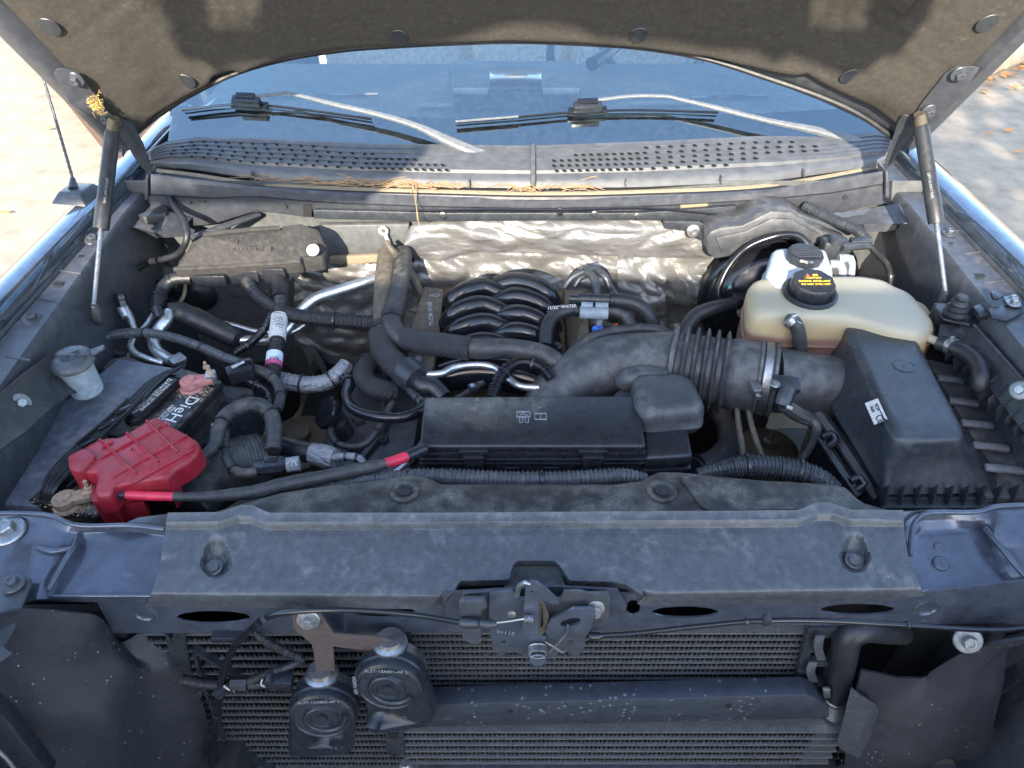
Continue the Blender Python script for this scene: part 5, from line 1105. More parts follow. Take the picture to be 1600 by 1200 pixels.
hose('bypass_hose', 'short thick braided hose bent between collar and cam cover', 'hose', [(578, 566, .93, 16), (568, 585, .935, 17), (577, 602, .935, 17), (600, 610, .93, 17), (618, 613, .92, 15)], 'braid')
hose('wire_loom', 'thin loom wrapped in tape passing under the left heater hose', 'wiring loom', [(612, 520, .95, 8), (625, 545, .95, 9), (628, 560, .95, 9), (640, 590, .94, 9), (668, 625, .93, 9), (672, 640, .92, 9)], 'rubber', wob=.0015)
hose('ground_strap', 'brown braided ground strap from the firewall bolt to the engine', 'strap', [(604, 378, 1.06, 4), (612, 390, 1.05, 5), (622, 402, 1.02, 9), (640, 428, .98, 8), (655, 455, .95, 7), (662, 478, .93, 6)], 'brownpipe', seg=8)
bt = thing('ground_lug', 'pale ring terminal bolted to the firewall above the heater hoses', 'terminal', PY(600, 360, 1.57))
O('ring', lathe_bm(PY(599, 360, 1.575), (0, -1, 0), [(.012, 0), (.012, .003), (.006, .004)], 20), 'clip_w', bt); O('crimp', stick(PY(602, 366, 1.57), PY(608, 382, 1.565), .005), 'clip_w', bt); bolt(PY(599, 360, 1.57), (0, -1, 0), .005, bt, 'steel', False)
# intake resonator tube family (right) -----------------------------------------------------------
it = thing('intake_duct', 'dusty black intake duct with ribbed bellows running to the air box', 'intake duct', PZ(1000, 560, .97))
O('elbow', tube_bm(px4([(845, 655, .90, 40), (872, 618, .92, 44), (905, 592, .94, 46), (945, 575, .955, 48), (990, 568, .965, 48), (1048, 570, .97, 52)]), 32), 'plastic_dusty', it, smooth=80)
cA, cB = PZ(1045, 570, .97), PZ(1200, 592, .98); ax = (cB - cA).normalized(); Ln = (cB - cA).length
prof = [(.0, 0), (rad(cA, 56), 0), (rad(cA, 62), .004), (rad(cA, 62), .012), (rad(cA, 54), .016)]
h = .03; d = .0195
while h < Ln - .075:
    r0, r1 = rad(cA, 52), rad(cA, 65); prof += [(r0, h - .006), (r1 * .97, h - .0022), (r1, h), (r1 * .97, h + .0022), (r0, h + .006)]; h += d
prof += [(rad(cA, 56), h), (rad(cA, 54), h + .02), (rad(cA, 54), Ln - .024), (rad(cA, 58), Ln - .022), (rad(cA, 58), Ln - .017), (rad(cA, 53), Ln - .015), (rad(cA, 53), Ln + .004), (rad(cA, 57), Ln + .006), (rad(cA, 57), Ln + .012), (.0, Ln + .013)]
O('bellows', lathe_bm(cA, ax, prof, 48), 'plastic_dusty', it, smooth=28)
cl = O('hose_clamp', lathe_bm(cA, ax, [(rad(cA, 54), Ln - .014), (rad(cA, 55.5), Ln - .013), (rad(cA, 55.5), Ln + .001), (rad(cA, 54), Ln + .002)], 48), 'steel', it)
p = PZ(1181, 606, 1.015); O('worm_screw', box_bm(p, (.018, .03, .012), frame((1, .05, 0)), .002), 'steel', cl); O('screw_head', lathe_bm(p + V((0, -.018, -.002)), (0, -1, 0), [(.006, 0), (.006, .007), (.004, .008)], 6), 'steel', cl)
cC = PZ(1316, 608, .966); 
O('outlet_tube', tube_bm([(*(cA + ax * (Ln + .005)), rad(cA, 50)), (*lerp(cB, cC, .35), rad(cB, 50)), (*lerp(cB, cC, .75), rad(cB, 50)), (*cC, rad(cB, 52))], 36), 'plastic_dusty', it, smooth=70)
sn = thing('airflow_sensor', 'black air flow sensor with taped plug on top of the intake duct', 'sensor', PZ(1228, 606, 1.02))
p = PZ(1228, 600, 1.035); O('body', box_bm(p, (.05, .03, .016), frame((1, -.2, 0), (0, -.3, 1)), .004), 'plastic', sn); bolt(PZ(1211, 600, 1.045), (0, -.2, 1), .0048, sn)
O('plug', tube_bm(px4([(1232, 608, 1.04, 12), (1226, 622, 1.03, 13), (1222, 634, 1.02, 12)]), 10), 'plastic', sn)
O('taped_wire', tube_bm(px4([(1226, 632, 1.02, 11), (1245, 645, 1.0, 12), (1268, 658, .985, 11), (1276, 668, .98, 8), (1270, 690, .95, 6), (1258, 710, .92, 6), (1245, 722, .9, 6)]), 10, wob=.003), 'rubber_dusty', sn); O('label_flag', box_bm(PZ(1234, 637, 1.035), (.010, .006, .003), Matrix.Rotation(-.6, 3, 'Z')), 'clip_w', sn)
rs = thing('resonator', 'dusty rounded black resonator box beside the intake duct', 'resonator', PZ(1030, 620, .97))
def ringpts(pts, z): return [PZ(x, y, z) for x, y in pts]
base = roundp(ringpts([(985, 592), (1062, 590), (1082, 600), (1102, 640), (1098, 652), (1010, 660), (990, 640)], 1.0), .02, 5); c = sum(base, V()) / len(base)
O('shell', rings_bm([[c + (p - c) * s + V((0, 0, dz)) for p in base] for dz, s in ((.022, .5), (.021, .72), (.016, .88), (.006, .97), (-.005, 1.0), (-.022, 1.0), (-.024, 1.03), (-.027, 1.03), (-.030, .99), (-.045, .9), (-.05, .7))]), 'plastic_dusty', rs, smooth=60)
O('spout', tube_bm(px4([(1040, 590, 1.0, 14), (1010, 588, 1.0, 17), (985, 592, .995, 18), (972, 600, .98, 15)]), 16), 'plastic_dusty', rs, smooth=70)
pod('small_lobe', [(955, 618), (985, 606), (1000, 612), (995, 640), (955, 640)], .965, [(.012, .6), (.008, .85), (0, 1), (-.04, 1)], 'plastic_dusty', rs, .02)
# fuse box ----------------------------------------------------------------------
fb = thing('fuse_box', 'large black rectangular fuse box with a snap lid behind the fan shroud', 'fuse box', PZ(830, 660, .95))
P = [PZ(x, y, 1.0) for x, y in ((662, 619), (996, 617), (1010, 697), (655, 697))]
O('lid', ext_bm(P, (0, 0, -.016), .006, seg=3), 'plastic_clean', fb)
c = sum(P, V()) / 4; G = [c + (p - c) * 1.006 for p in P]
O('lid_skirt', ext_bm([p + V((0, 0, -.0165)) for p in G], (0, 0, -.010), .002), 'plastic_clean', fb)
O('tray', ext_bm([p + V((0, 0, -.029)) for p in G], (0, 0, -.014), .002), 'plastic_clean', fb)
O('tray_lower', ext_bm([c + (p - c) * .985 + V((0, 0, -.0435)) for p in P], (0, 0, -.06), .002), 'plastic_clean', fb)
yf = P[2].y - .003
O('lid_rail', box_bm(((P[2].x + P[3].x) / 2, yf - .0015, .972), (P[2].x - P[3].x + .004, .004, .003), None, .001), 'plastic_clean', fb); O('lid_rail', box_bm(((P[2].x + P[3].x) / 2, yf - .0015, .962), (P[2].x - P[3].x + .004, .004, .003), None, .001), 'plastic_clean', fb)
for x in (740, 926):
    p = PZ(x, 702, .99); l = O('latch', box_bm((p.x, yf - .006, .966), (.034, .008, .034), None, .003), 'plastic_clean', fb); O('latch_lip', box_bm((p.x, yf - .008, .984), (.036, .010, .004), None, .0015), 'plastic_clean', l)
    O('latch_hood', box_bm((p.x, yf - .001, .989), (.052, .008, .010), None, .003), 'plastic_clean', fb)
for x in (800, 862): p = PZ(x, 733, .952); O('clip_window', box_bm((p.x, yf - .004, .952), (.026, .004, .006), None, .001), 'horn', fb)
# moulded fuse and book symbols
def bars(name, rects, z, m, parent, th=.0012):
    bm_ = bmesh.new()
    for (x0, y0, x1, y1) in rects: ext_bm([PZ(x0, y0, z), PZ(x1, y0, z), PZ(x1, y1, z), PZ(x0, y1, z)], (0, 0, th), bm=bm_)
    return O(name, bm_, m, parent, smooth=0)
zt_ = 1.0002
bars('fuse_symbol', [(807, 643, 829, 644.5), (807, 651, 829, 652.5), (807, 643, 808.5, 652), (827.5, 643, 829, 652), (811, 652, 812.5, 661), (816, 652, 817.5, 661), (811, 660, 817, 661), (820, 652, 821.5, 661), (825, 652, 826.5, 661), (820, 660, 826, 661), (812, 647.5, 816, 648.5), (816, 646, 820, 647), (820, 648.5, 825, 649.5)], zt_, 'print_dim', fb)
bars('book_symbol', [(835, 646, 844, 647.2), (845, 646, 854, 647.2), (835, 646, 836.2, 656), (853, 646, 854.2, 656), (835, 655, 844, 656.2), (845, 655, 854, 656.2), (844, 647, 845.2, 657)], zt_, 'print_dim', fb)
r2 = thing('relay_box', 'smaller black box attached at the right end of the fuse box', 'relay box', PZ(1048, 700, .93))
P = [PZ(x, y, .975) for x, y in ((1005, 662), (1074, 660), (1084, 712), (1008, 716))]; O('lid', ext_bm(P, (0, 0, -.03), .008, seg=3), 'plastic_clean', r2)
c = sum(P, V()) / 4; O('tray', ext_bm([c + (p - c) * 1.03 + V((0, 0, -.031)) for p in P], (0, 0, -.012), .003), 'plastic_clean', r2)
# air filter box ------------------------------------------------------------------
ab = thing('air_box', 'big black air filter box with a raised hump and ribbed flange', 'air box', PZ(1450, 650, 1.0))
def r3(L_): return [PZ(*p) for p in L_]
zt_ = 1.066
Tp = roundp(r3([(1322, 510, zt_), (1410, 510, zt_), (1426, 521, zt_), (1503, 668, zt_), (1504, 684, zt_), (1404, 687, zt_), (1388, 672, zt_), (1326, 532, zt_)]), .012, 4)
Bt = roundp(r3([(1288, 560, .985), (1438, 556, .99), (1456, 568, .99), (1556, 738, .985), (1560, 770, .976), (1382, 773, .976), (1376, 765, .976), (1300, 640, .98)]), .014, 4)
cT = sum(Tp, V()) / len(Tp); up = V((0, 0, 1))
rings = [[cT + (p - cT) * .72 + up * .0045 for p in Tp], [cT + (p - cT) * .9 + up * .004 for p in Tp], [cT + (p - cT) * .97 + up * .001 for p in Tp]]
for t_ in (0, .06, .14): rings.append([lerp(cT + (a - cT) * (1 + .02 * math.sin(t_ * 11)), b, t_ * .35) * 1 + V((0, 0, -(t_ * .75) * (a.z - b.z) * .65)) if t_ else a for a, b in zip(Tp, Bt)])
for t_ in (.3, .5, .7, .85, .95, 1): rings.append([V((lerp(a.x, b.x, t_ * (.35 + .65 * t_)), lerp(a.y, b.y, t_ * (.35 + .65 * t_)), lerp(a.z, b.z, .06 + .94 * t_))) for a, b in zip(Tp, Bt)])
O('hump', rings_bm(rings), 'plastic', ab, smooth=60)
# ribbed side deck
side = r3([(1432, 556, 1.0), (1508, 572, 1.0), (1528, 590, 1.0), (1650, 735, .995), (1660, 778, .975), (1540, 778, .975), (1500, 690, .99)])
O('side_deck', ext_bm(side, (0, 0, -.05), .006), 'plastic_dusty', ab)
for i in range(5):
    a = PZ(1464 + i * 18.5, 590 + i * 35, 1.003); b_ = PZ(1506 + i * 23.5, 596 + i * 35, 1.003)
    d = (b_ - a).normalized(); O('deck_rib', box_bm((a + b_) / 2, ((b_ - a).length, .015, .009), frame(d), .004), 'plastic_light', ab)  # ribs in a paler plastic than the deck
p = PZ(1412, 571, 1.0705); O('moulding_ring', lathe_bm(p, (0, 0, 1), [(rad(p, 17), -.001), (rad(p, 17), .0012), (rad(p, 15), .0012), (rad(p, 14.5), .0003), (rad(p, 3), .0003), (rad(p, 2.5), .0015), (.0003, .0015)], 28), 'plastic', ab)
sk = []
O('flange', ext_bm(r3([(1376, 778, .966), (1680, 778, .966), (1680, 793, .966), (1378, 793, .966)]), (0, 0, -.006), .001), 'plastic', ab)
O('skirt', ext_bm(r3([(1384, 768, .97), (1680, 768, .97), (1680, 780, .97), (1384, 780, .97)]), (0, 0, -.05), .001), 'plastic', ab)
for i in range(11):
    x = 1380 + i * 25; c_ = PZ(x, 790, .967); b_ = c_ + V((0, .03, 0)); a = c_ + V((.002, .012, .038))
    bm_ = ext_bm([a, b_, c_], (.0028, 0, 0)); O('flange_rib', bm_, 'plastic', ab, smooth=0)
O('lower_shell', ext_bm(r3([(1286, 640, .955), (1300, 636, .955), (1388, 780, .94), (1680, 790, .94), (1680, 620, .96), (1440, 560, .97), (1300, 560, .97)]), (0, 0, -.25), .01), 'plastic_clean', ab)
O('guide_rail', tube_bm(px4([(1275, 640, .95, 9), (1320, 700, .93, 10), (1372, 780, .91, 10)]), 6), 'plastic_dusty', ab); O('guide_rail', tube_bm(px4([(1262, 650, .93, 7), (1300, 710, .91, 8), (1345, 775, .89, 9)]), 6), 'plastic', ab)
for x, y in ((1290, 690), (1335, 758)): O('hook_clip', tube_bm(px4([(x - 6, y - 6, .95, 6), (x + 8, y - 12, .955, 6), (x + 16, y - 2, .95, 6), (x + 4, y + 8, .94, 6)]), 8), 'plastic_clean', ab)
O('seam_wire', tube_bm(px4([(1296, 612, 1.035, 1.2), (1330, 624, 1.035, 1.2), (1352, 650, 1.03, 1.2), (1396, 712, 1.0, 1.2), (1396, 760, .967, 1.2)]), 5), 'strawtrim', ab) if 0 else None
# part number sticker on the slope
a, b_, c_, d_ = (1361, 618), (1377, 650), (1373, 668), (1354, 628)
o_ = PZ(1369, 643, 1.062); u_ = (PZ(1378, 662, 1.06) - PZ(1360, 622, 1.06)).normalized(); v_ = V((.80, .15, .55)); v_ = (v_ - u_ * v_.dot(u_)).normalized(); n_ = u_.cross(v_)
if n_.dot(V((0, 0, 1))) < 0: n_ = -n_
st = O('sticker', ext_bm([o_ + u_ * a1 * .027 + v_ * b1 * .011 for a1, b1 in ((-1, -1), (1, -1), (1, 1), (-1, 1))], n_ * .0008), 'label_w', ab, smooth=0)
text('CB', o_ + u_ * .021 + n_ * .0012, u_, n_.cross(u_), .016, 'print_k', st); text('9C34\n9600', o_ - u_ * .007 + n_ * .0012, u_, n_.cross(u_), .008, 'print_k', st)
# coolant tank ----------------------------------------------------------------------
ct = thing('coolant_tank', 'yellowed translucent coolant tank with pink fluid and a black cap', 'coolant tank', PZ(1300, 480, .95))
tb_ = roundp([PZ(x, y, 1.06) for x, y in ((1168, 448), (1215, 446), (1350, 444), (1378, 450), (1395, 462), (1422, 474), (1460, 520), (1440, 545), (1390, 535), (1340, 520), (1290, 512), (1230, 514), (1168, 505))], .03, 5)
c = sum(tb_, V()) / len(tb_); rings = []
for dz, s in ((.030, .4), (.030, .78), (.026, .90), (.018, .96), (.006, .99), (-.01, 1.0), (-.04, 1.0), (-.043, 1.0), (-.0435, 1.012), (-.0465, 1.012), (-.047, 1.0), (-.06, .995), (-.09, 1.0), (-.14, .99), (-.17, .93)):
    rings.append([c + V(((p - c).x * s, (p - c).y * s, dz)) + (p - c).normalized() * (.003 * math.sin((p - c).x * 60)) for p in tb_])
O('tank', rings_bm(rings), 'tank', ct, smooth=70)
pod('side_lobe', [(1400, 470), (1440, 478), (1465, 515), (1455, 535), (1420, 510)], 1.045, [(.018, .6), (.014, .85), (0, 1), (-.06, 1), (-.12, .97)], 'tank', ct, .03, smooth=70)
p = PZ(1265, 458, 1.095); O('cap_flange', lathe_bm(p, (0, -.08, 1), [(rad(p, 40), -.004), (rad(p, 42), 0), (rad(p, 42), .004), (rad(p, 38), .007), (rad(p, 34), .004)], 40), 'plastic_clean', ct, smooth=50)
cp = O('cap', lathe_bm(p, (0, -.08, 1), [(rad(p, 31), .003), (rad(p, 32), .006), (rad(p, 32), .026), (rad(p, 30), .031), (rad(p, 27), .031), (.0005, .031)], 64, wave=lambda a: 1 + .045 * (math.sin(a * 9) > .2)), 'plastic_clean', ct, smooth=30)
tn_ = V((0, -.08, 1)).normalized(); pc = p + tn_ * .0315; uu = V((1, 0, 0)); vv = V((0, 1, .08))
text('ENGINE COOLANT', pc - vv * .003, uu, vv, .0072, 'print_y', cp); text('DO NOT OPEN HOT', pc - vv * .013, uu, vv, .0062, 'print_y', cp); text('! CAUTION', pc + vv * .008, uu, vv, .0065, 'print_y', cp)
O('warning_triangle', ext_bm([pc + uu * -.012 + vv * .014, pc + uu * -.004 + vv * .014, pc + uu * -.008 + vv * .021], (0, 0, .0004)), 'print_r', cp, smooth=0)
O('caution_box', ext_bm([pc + uu * .002 + vv * .015, pc + uu * .012 + vv * .015, pc + uu * .012 + vv * .02, pc + uu * .002 + vv * .02], (0, 0, .0004)), 'print_y', cp, smooth=0)
th_ = thing('tank_hose', 'short rubber hose with wire clamp dropping from the tank front', 'hose', PZ(1238, 505, 1.0))
O('hose_tube', tube_bm(px4y([(1232, 500, 1.17, 10), (1240, 502, 1.16, 11), (1248, 520, 1.155, 11), (1251, 550, 1.155, 11)]), 14), 'rubber_dusty', th_); O('wire_clamp', tube_bm(px4y([(1232, 498, 1.155, 12.5), (1239, 504, 1.15, 12.5)]), 14), 'steel', th_)
O('clamp_ear', tube_bm(px4y([(1238, 494, 1.14, 1.8), (1246, 492, 1.14, 1.8), (1244, 502, 1.14, 1.8), (1252, 506, 1.14, 1.8)]), 5), 'steel', th_)
oh = thing('overflow_hose', 'black hose with pale spring clamp leaving the right side of the tank', 'hose', PZ(1500, 560, .98))
O('pink_nipple', stick(PZ(1440, 524, 1.065), PZ(1475, 538, 1.072), .008), 'tank', oh)
O('hose_tube', tube_bm(px4([(1466, 535, 1.07, 12), (1490, 543, 1.075, 12), (1514, 555, 1.08, 13), (1529, 572, 1.08, 13), (1532, 592, 1.075, 13), (1530, 606, 1.06, 12)]), 14), 'rubber', oh); O('spring_clamp', tube_bm(px4([(1482, 539, 1.073, 14), (1490, 543, 1.075, 14)]), 14), 'steel', oh)
O('clamp_ear', box_bm(PZ(1487, 530, 1.09), (.008, .006, .012), None, .001), 'steel', oh)
# brake reservoir, booster ------------------------------------------------------------
bb = thing('brake_booster', 'large round black brake booster on the right of the firewall', 'brake booster', PY(1185, 465, 1.55))
p = PY(1190, 462, 1.56); Rb = rad(p, 100)
O('drum', lathe_bm(p, (0, -1, .15), [(Rb, 0), (Rb * 1.0, .02), (Rb * .97, .03), (Rb * .93, .035), (Rb * .92, .06), (Rb * .8, .085), (Rb * .4, .10), (Rb * .35, .12), (.01, .12)], 56), 'gloss_black', bb, smooth=40)
p = PY(1140, 448, 1.46); O('paint_dot', lathe_bm(p, (0, -1, .3), [(.0035, 0), (.0035, .002)], 10), mat('teal_dot', (.1, .6, .45), .5), bb)
O('check_valve', box_bm(PY(1157, 470, 1.41), (.03, .03, .03), frame((1, .2, 0)), .004), 'plastic_clean', bb); O('valve_base', box_bm(PY(1160, 488, 1.42), (.022, .02, .014), None, .002), mat('khaki_plastic', (.2, .19, .12), .6), bb)
hose('vacuum_hose', 'black vacuum hose curving from the booster valve over the intake', 'hose', [(1150, 472, 1.0, 8), (1120, 480, 1.0, 11), (1090, 492, .99, 12), (1072, 515, .97, 12), (1066, 535, .95, 12)], 'rubber')
br = thing('brake_reservoir', 'milky white brake fluid reservoir behind the coolant tank', 'reservoir', PZ(1250, 420, 1.05))
P = roundp([PZ(x, y, 1.09) for x, y in ((1206, 392), (1290, 392), (1302, 428), (1294, 452), (1212, 452), (1196, 430))], .02, 5); c = sum(P, V()) / len(P)
O('reservoir', rings_bm([[c + V(((q_ - c).x * s, (q_ - c).y * s, dz)) for q_ in P] for dz, s in ((.012, .5), (.012, .8), (.009, .92), (0, 1), (-.02, 1.02), (-.05, 1.04), (-.053, 1.1), (-.058, 1.1), (-.06, 1.04), (-.09, 1))]), 'tank_w', br, smooth=60)
p = PZ(1256, 404, 1.105); cp2 = O('cap', lathe_bm(p, (0, -.05, 1), [(rad(p, 26), -.004), (rad(p, 27), 0), (rad(p, 27), .012), (rad(p, 25), .016), (.0005, .017)], 60, wave=lambda a: 1 + .03 * (math.sin(a * 14) > 0)), 'plastic_clean', br, smooth=30)
for i in range(7): a = (i - 3) * .007; O('cap_rib', box_bm(p + V((0, a, .0175)), (2 * math.sqrt(max(0, rad(p, 24) ** 2 - a * a)), .0022, .002)), 'plastic', cp2, smooth=0)
# plastic duct cover arching over the booster
dc = thing('wiring_shroud', 'dusty black plastic shroud arching over the brake booster', 'shroud', PY(1200, 360, 1.5))
def yplate(name, pts, y, th, m, parent, bev=.004): return O(name, ext_bm([PY(px_, py_, y) for px_, py_ in pts], (0, th, 0), bev), m, parent)
yplate('arched_cover', [(1103, 372), (1110, 362), (1125, 356), (1160, 352), (1205, 330), (1238, 332), (1262, 348), (1320, 378), (1335, 392), (1318, 404), (1290, 402), (1262, 392), (1240, 376), (1205, 374), (1170, 384), (1140, 402), (1118, 406), (1106, 398)], 1.48, .09, 'plastic_dusty', dc, .008)
yplate('raised_rim', [(1118, 372), (1165, 362), (1206, 342), (1236, 343), (1290, 372), (1300, 384), (1262, 380), (1235, 366), (1200, 366), (1160, 378), (1128, 396)], 1.474, .01, 'plastic_dusty', dc, .003)
yplate('mounting_ear', [(1036, 346), (1092, 346), (1112, 356), (1108, 382), (1086, 372), (1072, 362), (1040, 358)], 1.53, .01, 'plastic', dc, .003); bolt(PY(1083, 361, 1.527), (0, -1, .1), .0085, dc)
O('lower_strip', ext_bm([PY(x, y, 1.5) for x, y in ((1228, 332), (1236, 330), (1328, 362), (1330, 368), (1322, 368))], (0, .02, 0), .002), 'paint_dusty', dc)
hose('convoluted_tube', 'black convoluted tube lying across the right firewall corner', 'tube', [(1256, 322, 1.13, 8), (1280, 333, 1.125, 8), (1310, 347, 1.12, 8), (1338, 360, 1.115, 8), (1356, 378, 1.10, 8)], 'plastic', corr=.0055, amp=.12)
hose('vacuum_line', 'thin black line looping over the shroud above the brake booster', 'tube', [(1125, 480, 1.40, 5), (1124, 450, 1.42, 5), (1140, 415, 1.44, 5), (1170, 385, 1.45, 5), (1215, 368, 1.45, 5.5), (1245, 368, 1.45, 6), (1262, 382, 1.44, 7)], 'gloss_black', y=True)
pv = thing('purge_valve', 'black purge valve with grey elbow fittings right of the brake reservoir', 'valve', PZ(1310, 395, 1.08))
O('body', box_bm(PZ(1302, 388, 1.09), (.055, .035, .045), None, .006), 'plastic', pv); O('knob', lathe_bm(PZ(1308, 376, 1.118), (0, 0, 1), [(.016, -.004), (.016, .006), (.012, .009)], 20), 'plastic', pv)
O('nozzle', tube_bm(px4([(1315, 386, 1.105, 7), (1340, 384, 1.105, 7), (1358, 384, 1.105, 6)]), 10), 'plastic', pv); O('plug', box_bm(PZ(1345, 377, 1.11), (.045, .02, .012), None, .002), 'plastic', pv)
O('elbow_fitting', tube_bm(px4([(1310, 404, 1.08, 7), (1328, 404, 1.08, 7), (1331, 412, 1.07, 6), (1329, 432, 1.04, 6)]), 10), 'greycon', pv); O('elbow_fitting', tube_bm(px4([(1296, 413, 1.07, 7), (1312, 413, 1.07, 7), (1316, 422, 1.06, 7), (1314, 440, 1.03, 7)]), 10), 'greycon', pv)
hose('wire_loom', 'thin black taped wire dropping from the purge valve down the right wing', 'wiring loom', [(1352, 378, 1.1, 5), (1366, 392, 1.08, 5), (1384, 410, 1.05, 5), (1391, 430, 1.02, 5), (1390, 448, 1.0, 5), (1382, 462, .98, 5)], 'rubber', wob=.0012)
hose('brake_cable', 'thin black cable clipped along the right inner wing', 'cable', [(1395, 468, .93, 3.5), (1420, 462, .93, 3.5), (1445, 472, .94, 3.5), (1470, 488, .95, 4), (1480, 500, .95, 4)], 'rubber')
# hood bump stop on the right ledge
bs = thing('bump_stop', 'black ribbed rubber bump stop on a bracket by the right strut foot', 'bump stop', PZ(1492, 480, 1.1))
p = PZ(1492, 490, 1.105); O('bellows', lathe_bm(p, (0, 0, 1), [(.022, 0), (.023, .004), (.016, .009), (.020, .013), (.020, .015), (.013, .020), (.017, .024), (.016, .027), (.010, .032), (.013, .036), (.009, .040)], 28), 'rubber', bs, smooth=40)
slab('bracket', [(1460, 478), (1505, 470), (1535, 482), (1540, 500), (1515, 507), (1475, 498)], 1.10, .006, 'plastic_clean', bs, .002); slab('clamp_tab', [(1520, 478), (1560, 462), (1572, 474), (1560, 492), (1530, 492)], 1.125, .012, 'plastic_clean', bs, .003)
slab('bolt_plate', [(1545, 482), (1590, 470), (1600, 488), (1575, 500), (1550, 496)], 1.14, .004, 'plastic_clean', bs, .001); bolt(PZ(1583, 474, 1.143), (0, 0, 1), .007, bs)
O('switch_body', box_bm(PZ(1470, 492, 1.08), (.03, .03, .04), None, .005), 'plastic', bs); bolt(PZ(1506, 513, 1.07), (-.3, -.6, .6), .009, bs); slab('hook', [(1548, 455), (1556, 452), (1568, 462), (1560, 466), (1552, 464)], 1.15, .006, 'plastic_clean', bs, .001)
# ribbed plastic wing liner right of the air box
wl = thing('wing_liner', 'black ribbed plastic liner wedged between air box and right wing', 'liner', PZ(1540, 560, 1.0))
def PX(px, py, x): d = ray(px, py); return V((0, 0, CAM_Z)) + d * (x / d.x)
lr = [[(1468, 508, .82), (1500, 508, .858), (1530, 515, .872), (1565, 555, .868), (1600, 598, .862), (1670, 680, .858)],
      [(1466, 522, .81), (1500, 534, .848), (1530, 552, .860), (1565, 592, .855), (1603, 640, .850), (1675, 722, .845)],
      [(1466, 538, .80), (1500, 560, .835), (1530, 588, .845), (1566, 630, .84), (1606, 682, .835), (1680, 765, .83)]]
O('liner_panel', grid_bm([[PX(*p) for p in r] for r in lr], .004), 'plastic', wl)
for i in range(11):
    x, y = 1492 + i * 13.5, 528 + i * 15.5; a, b_ = PX(x - 16, y + 18, .822), PX(x + 16, y - 6, .852)
    O('liner_rib', ext_bm([a, b_, b_ + V((.008, 0, -.03)), a + V((.012, 0, -.03))], (.0025, .003, 0)), 'plastic_dusty', wl, smooth=0)
O('rail', tube_bm([(*PX(x, y, .862), .003) for x, y in ((1522, 508), (1555, 545), (1600, 596), (1660, 665))], 6), 'paint_dusty', wl)
p = PX(1594, 610, .835); O('washer_disc', lathe_bm(p, (-.7, -.4, .5), [(.0155, 0), (.0155, .002), (.014, .003), (.010, .0035)], 24), 'dullzinc', wl); bolt(p + V((-.7, -.4, .5)) * .003, (-.7, -.4, .5), .0075, wl, 'steel', False)
# hoses at the right front
hose('coolant_hose', 'thick black hose dropping from the bellows toward the fan shroud', 'hose', [(1118, 630, .88, 20), (1135, 660, .86, 19), (1140, 695, .85, 20), (1120, 720, .85, 21), (1085, 735, .86, 21)], 'rubber_dusty')
hose('vent_tube', 'left one of two thin clear brown tubes behind the right loom', 'tube', [(1150, 620, .95, 4), (1153, 655, .93, 4.5), (1158, 690, .91, 5), (1162, 720, .90, 5)], 'brownpipe')
hose('vent_tube', 'right one of two thin clear brown tubes behind the right loom', 'tube', [(1166, 620, .95, 4), (1172, 655, .93, 4.5), (1182, 690, .91, 5), (1192, 715, .89, 4)], 'brownpipe')
hose('wire_loom', 'fat corrugated loom crossing from shroud centre to the air box', 'wiring loom', [(1090, 742, .985, 9), (1120, 735, .99, 13), (1165, 728, 1.0, 17), (1210, 730, 1.0, 17), (1255, 738, 1.0, 17), (1285, 750, .995, 15), (1305, 765, .98, 12)], 'plastic', corr=.007, amp=.10)
hose('wire_loom', 'long corrugated loom lying along the front of the fuse box', 'wiring loom', [(440, 772, .985, 7), (500, 762, .99, 8), (560, 752, .995, 10), (640, 745, 1.0, 12), (700, 746, 1.0, 13), (800, 750, 1.0, 13), (900, 748, 1.0, 12), (970, 744, 1.0, 12), (1010, 748, .99, 8)], 'shield', corr=.0075, amp=.12)
# PCV / fuel vapour hoses near the centre
vq = thing('vapour_hose', 'grey quick connector pair joining two black vapour hoses', 'hose', PZ(925, 483, 1.02))
O('hose_tube', tube_bm(px4([(852, 540, .98, 11), (855, 510, 1.0, 11), (868, 492, 1.01, 11), (890, 484, 1.015, 11), (912, 483, 1.015, 10)]), 14), 'rubber', vq)
O('hose_tube', tube_bm(px4([(945, 485, 1.015, 10), (968, 489, 1.01, 10), (982, 500, 1.0, 11), (984, 525, .98, 11)]), 14), 'rubber_dusty', vq)
O('connector', stick(PZ(906, 488, 1.025), PZ(950, 490, 1.025), .013), 'greycon', vq)
O('connector', stick(PZ(908, 479, 1.03), PZ(926, 480, 1.03), .012), 'greycon', vq); O('connector', stick(PZ(930, 479, 1.03), PZ(950, 480, 1.03), .012), 'greycon', vq)
O('upper_body', stick(PZ(905, 467, 1.04), PZ(952, 469, 1.04), .013), 'horn', vq); O('upper_end', stick(PZ(889, 467, 1.04), PZ(910, 468, 1.04), .010), 'plastic_clean', vq)
O('clamp', stick(PZ(898, 485, 1.015), PZ(903, 485, 1.015), .0148), 'rubber', vq)
text('15/32\" WATER', PZ(878, 480, 1.032), (1, .15, 0), (0, 1, .6), .010, 'print_w', vq)
hose('vapour_hose', 'black hose sweeping from the grey connector down to the foil', 'hose', [(950, 468, 1.035, 10), (970, 470, 1.035, 12), (995, 476, 1.03, 12), (1012, 492, 1.01, 12), (1022, 515, .98, 12), (1028, 530, .97, 12)], 'rubber')
